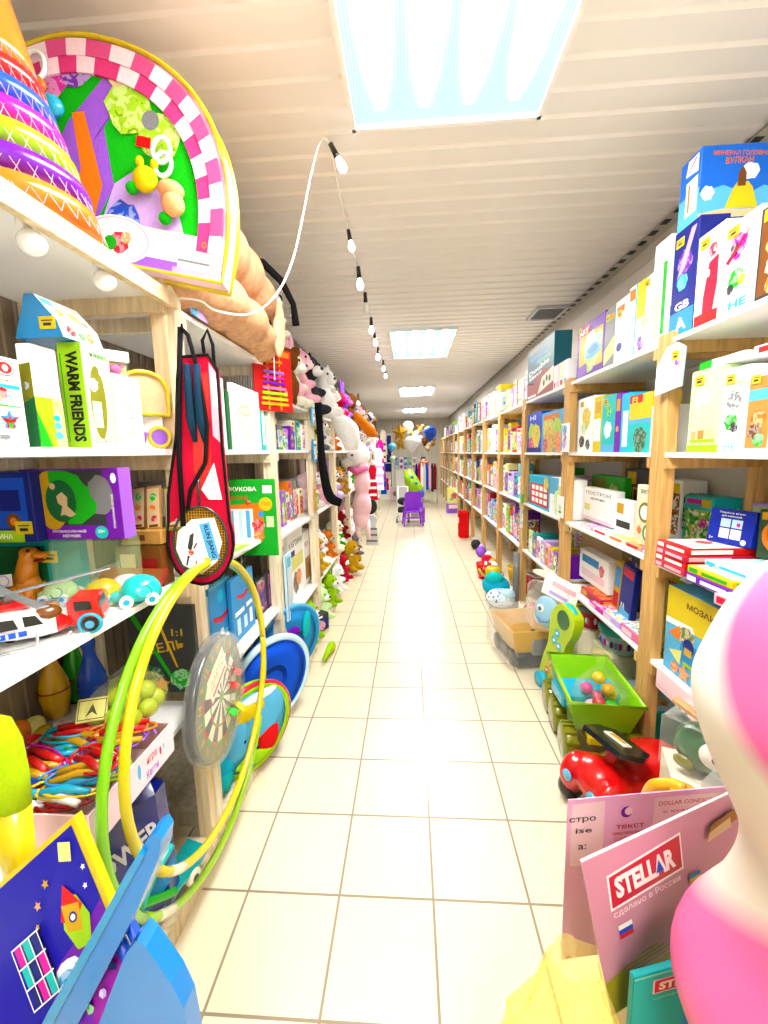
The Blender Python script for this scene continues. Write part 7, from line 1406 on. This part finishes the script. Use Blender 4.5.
for i,(px,py,c) in enumerate([(421,430,'tan'),(425,441,'brown'),(419,441,'white'),(432,443,'tan'),(428,448,'beige'),(415,436,'white')]):
    p = at(px,py,Y=12.5); b = MB(); b.ell((0,0,0),(.10,.08,.10),M(c,'fur')); b.ell((.05,-.04,.10),(.06,.06,.06),M(c,'fur')); b.ell((-.1,0,.1),(.05,.04,.05),M(('brown','gold')[i%2],'fur')); b.tube([(0,0,-.1),(0,0,-p.z+.001)],.004,M('silver','metal'),n=5); tag(b.build('plush_toy',None,p), ['tan plush on a stand above the far counter, upper left','brown plush on a stand right of the white balloon','white plush on a stand next to the white balloon','tan plush on a stand farthest right at the far end','beige plush on a stand low above the far clothes','white plush on a stand highest over the counter'][i], 'plush toy','plush toys on stands at the far end')
o = empty('clothes_rail','metal rail of dark children clothes at the far right end','clothes rail',(.42,11.3,0))
b = MB(); b.tube([(-.30,0,0),(-.30,0,1.15),(.30,0,1.15),(.30,0,0)],.012,M('silver','metal'),n=8); b.build('rail', o)
cc = ['navy','crimson','white','silver','blue','rose','charcoal','darkred']
for k in range(8):
    b = MB(); x = -.25+.07*k; b.prism([(x-.03,.35+.05*(k%3)),(x+.03,.35+.05*(k%3)),(x+.035,.95),(x+.012,1.10),(x-.012,1.10),(x-.035,.95)],-.16,.16,M(cc[k],'fabric'))
    g = b.build('hanging_garment',None,o.location); tag(g, f'{["dark navy","crimson","white","silver grey","bright blue","dusty pink","charcoal","dark red"][k]} garment on the far clothes rail', 'garment', 'garments on the far rail')
carton('toy_box','white toy box stack at the left wall under the dark door','toy box',(.36,.3,.55),(-.80,12.9,0),0,base='white',front=[('b',.5,.5,.3,'rose'),('r',.1,.7,.9,.8,'gold')])
carton('toy_box','pink patterned box at the left far corner','toy box',(.30,.3,.40),(-.45,12.4,0),0,base='palepink',front=[('b',.5,.5,.3,'brown')])
# ------------------------------------------------------------------ camera and colour
cam = bpy.data.cameras.new('camera'); cam.sensor_fit = 'VERTICAL'; cam.sensor_height = 36.0; cam.lens = CF/1024*36.0; cam.clip_start = .01; cam.clip_end = 60
co = bpy.data.objects.new('camera', cam); COL.objects.link(co)
Rw = CM.transposed(); r3 = Matrix(((Rw[0][0],-Rw[0][1],-Rw[0][2]),(Rw[1][0],-Rw[1][1],-Rw[1][2]),(Rw[2][0],-Rw[2][1],-Rw[2][2])))
co.matrix_world = Matrix.Translation((0,0,CH)) @ r3.to_4x4()
SC.camera = co
wd = bpy.data.worlds.new('world'); SC.world = wd; wd.use_nodes = True; wd.node_tree.nodes['Background'].inputs[0].default_value = (.9,.92,1,1); wd.node_tree.nodes['Background'].inputs[1].default_value = .3
SC.view_settings.view_transform = 'Standard'; SC.view_settings.look = 'None'; SC.view_settings.gamma = 1; SC.view_settings.use_curve_mapping = False
SC.view_settings.exposure = 0.62
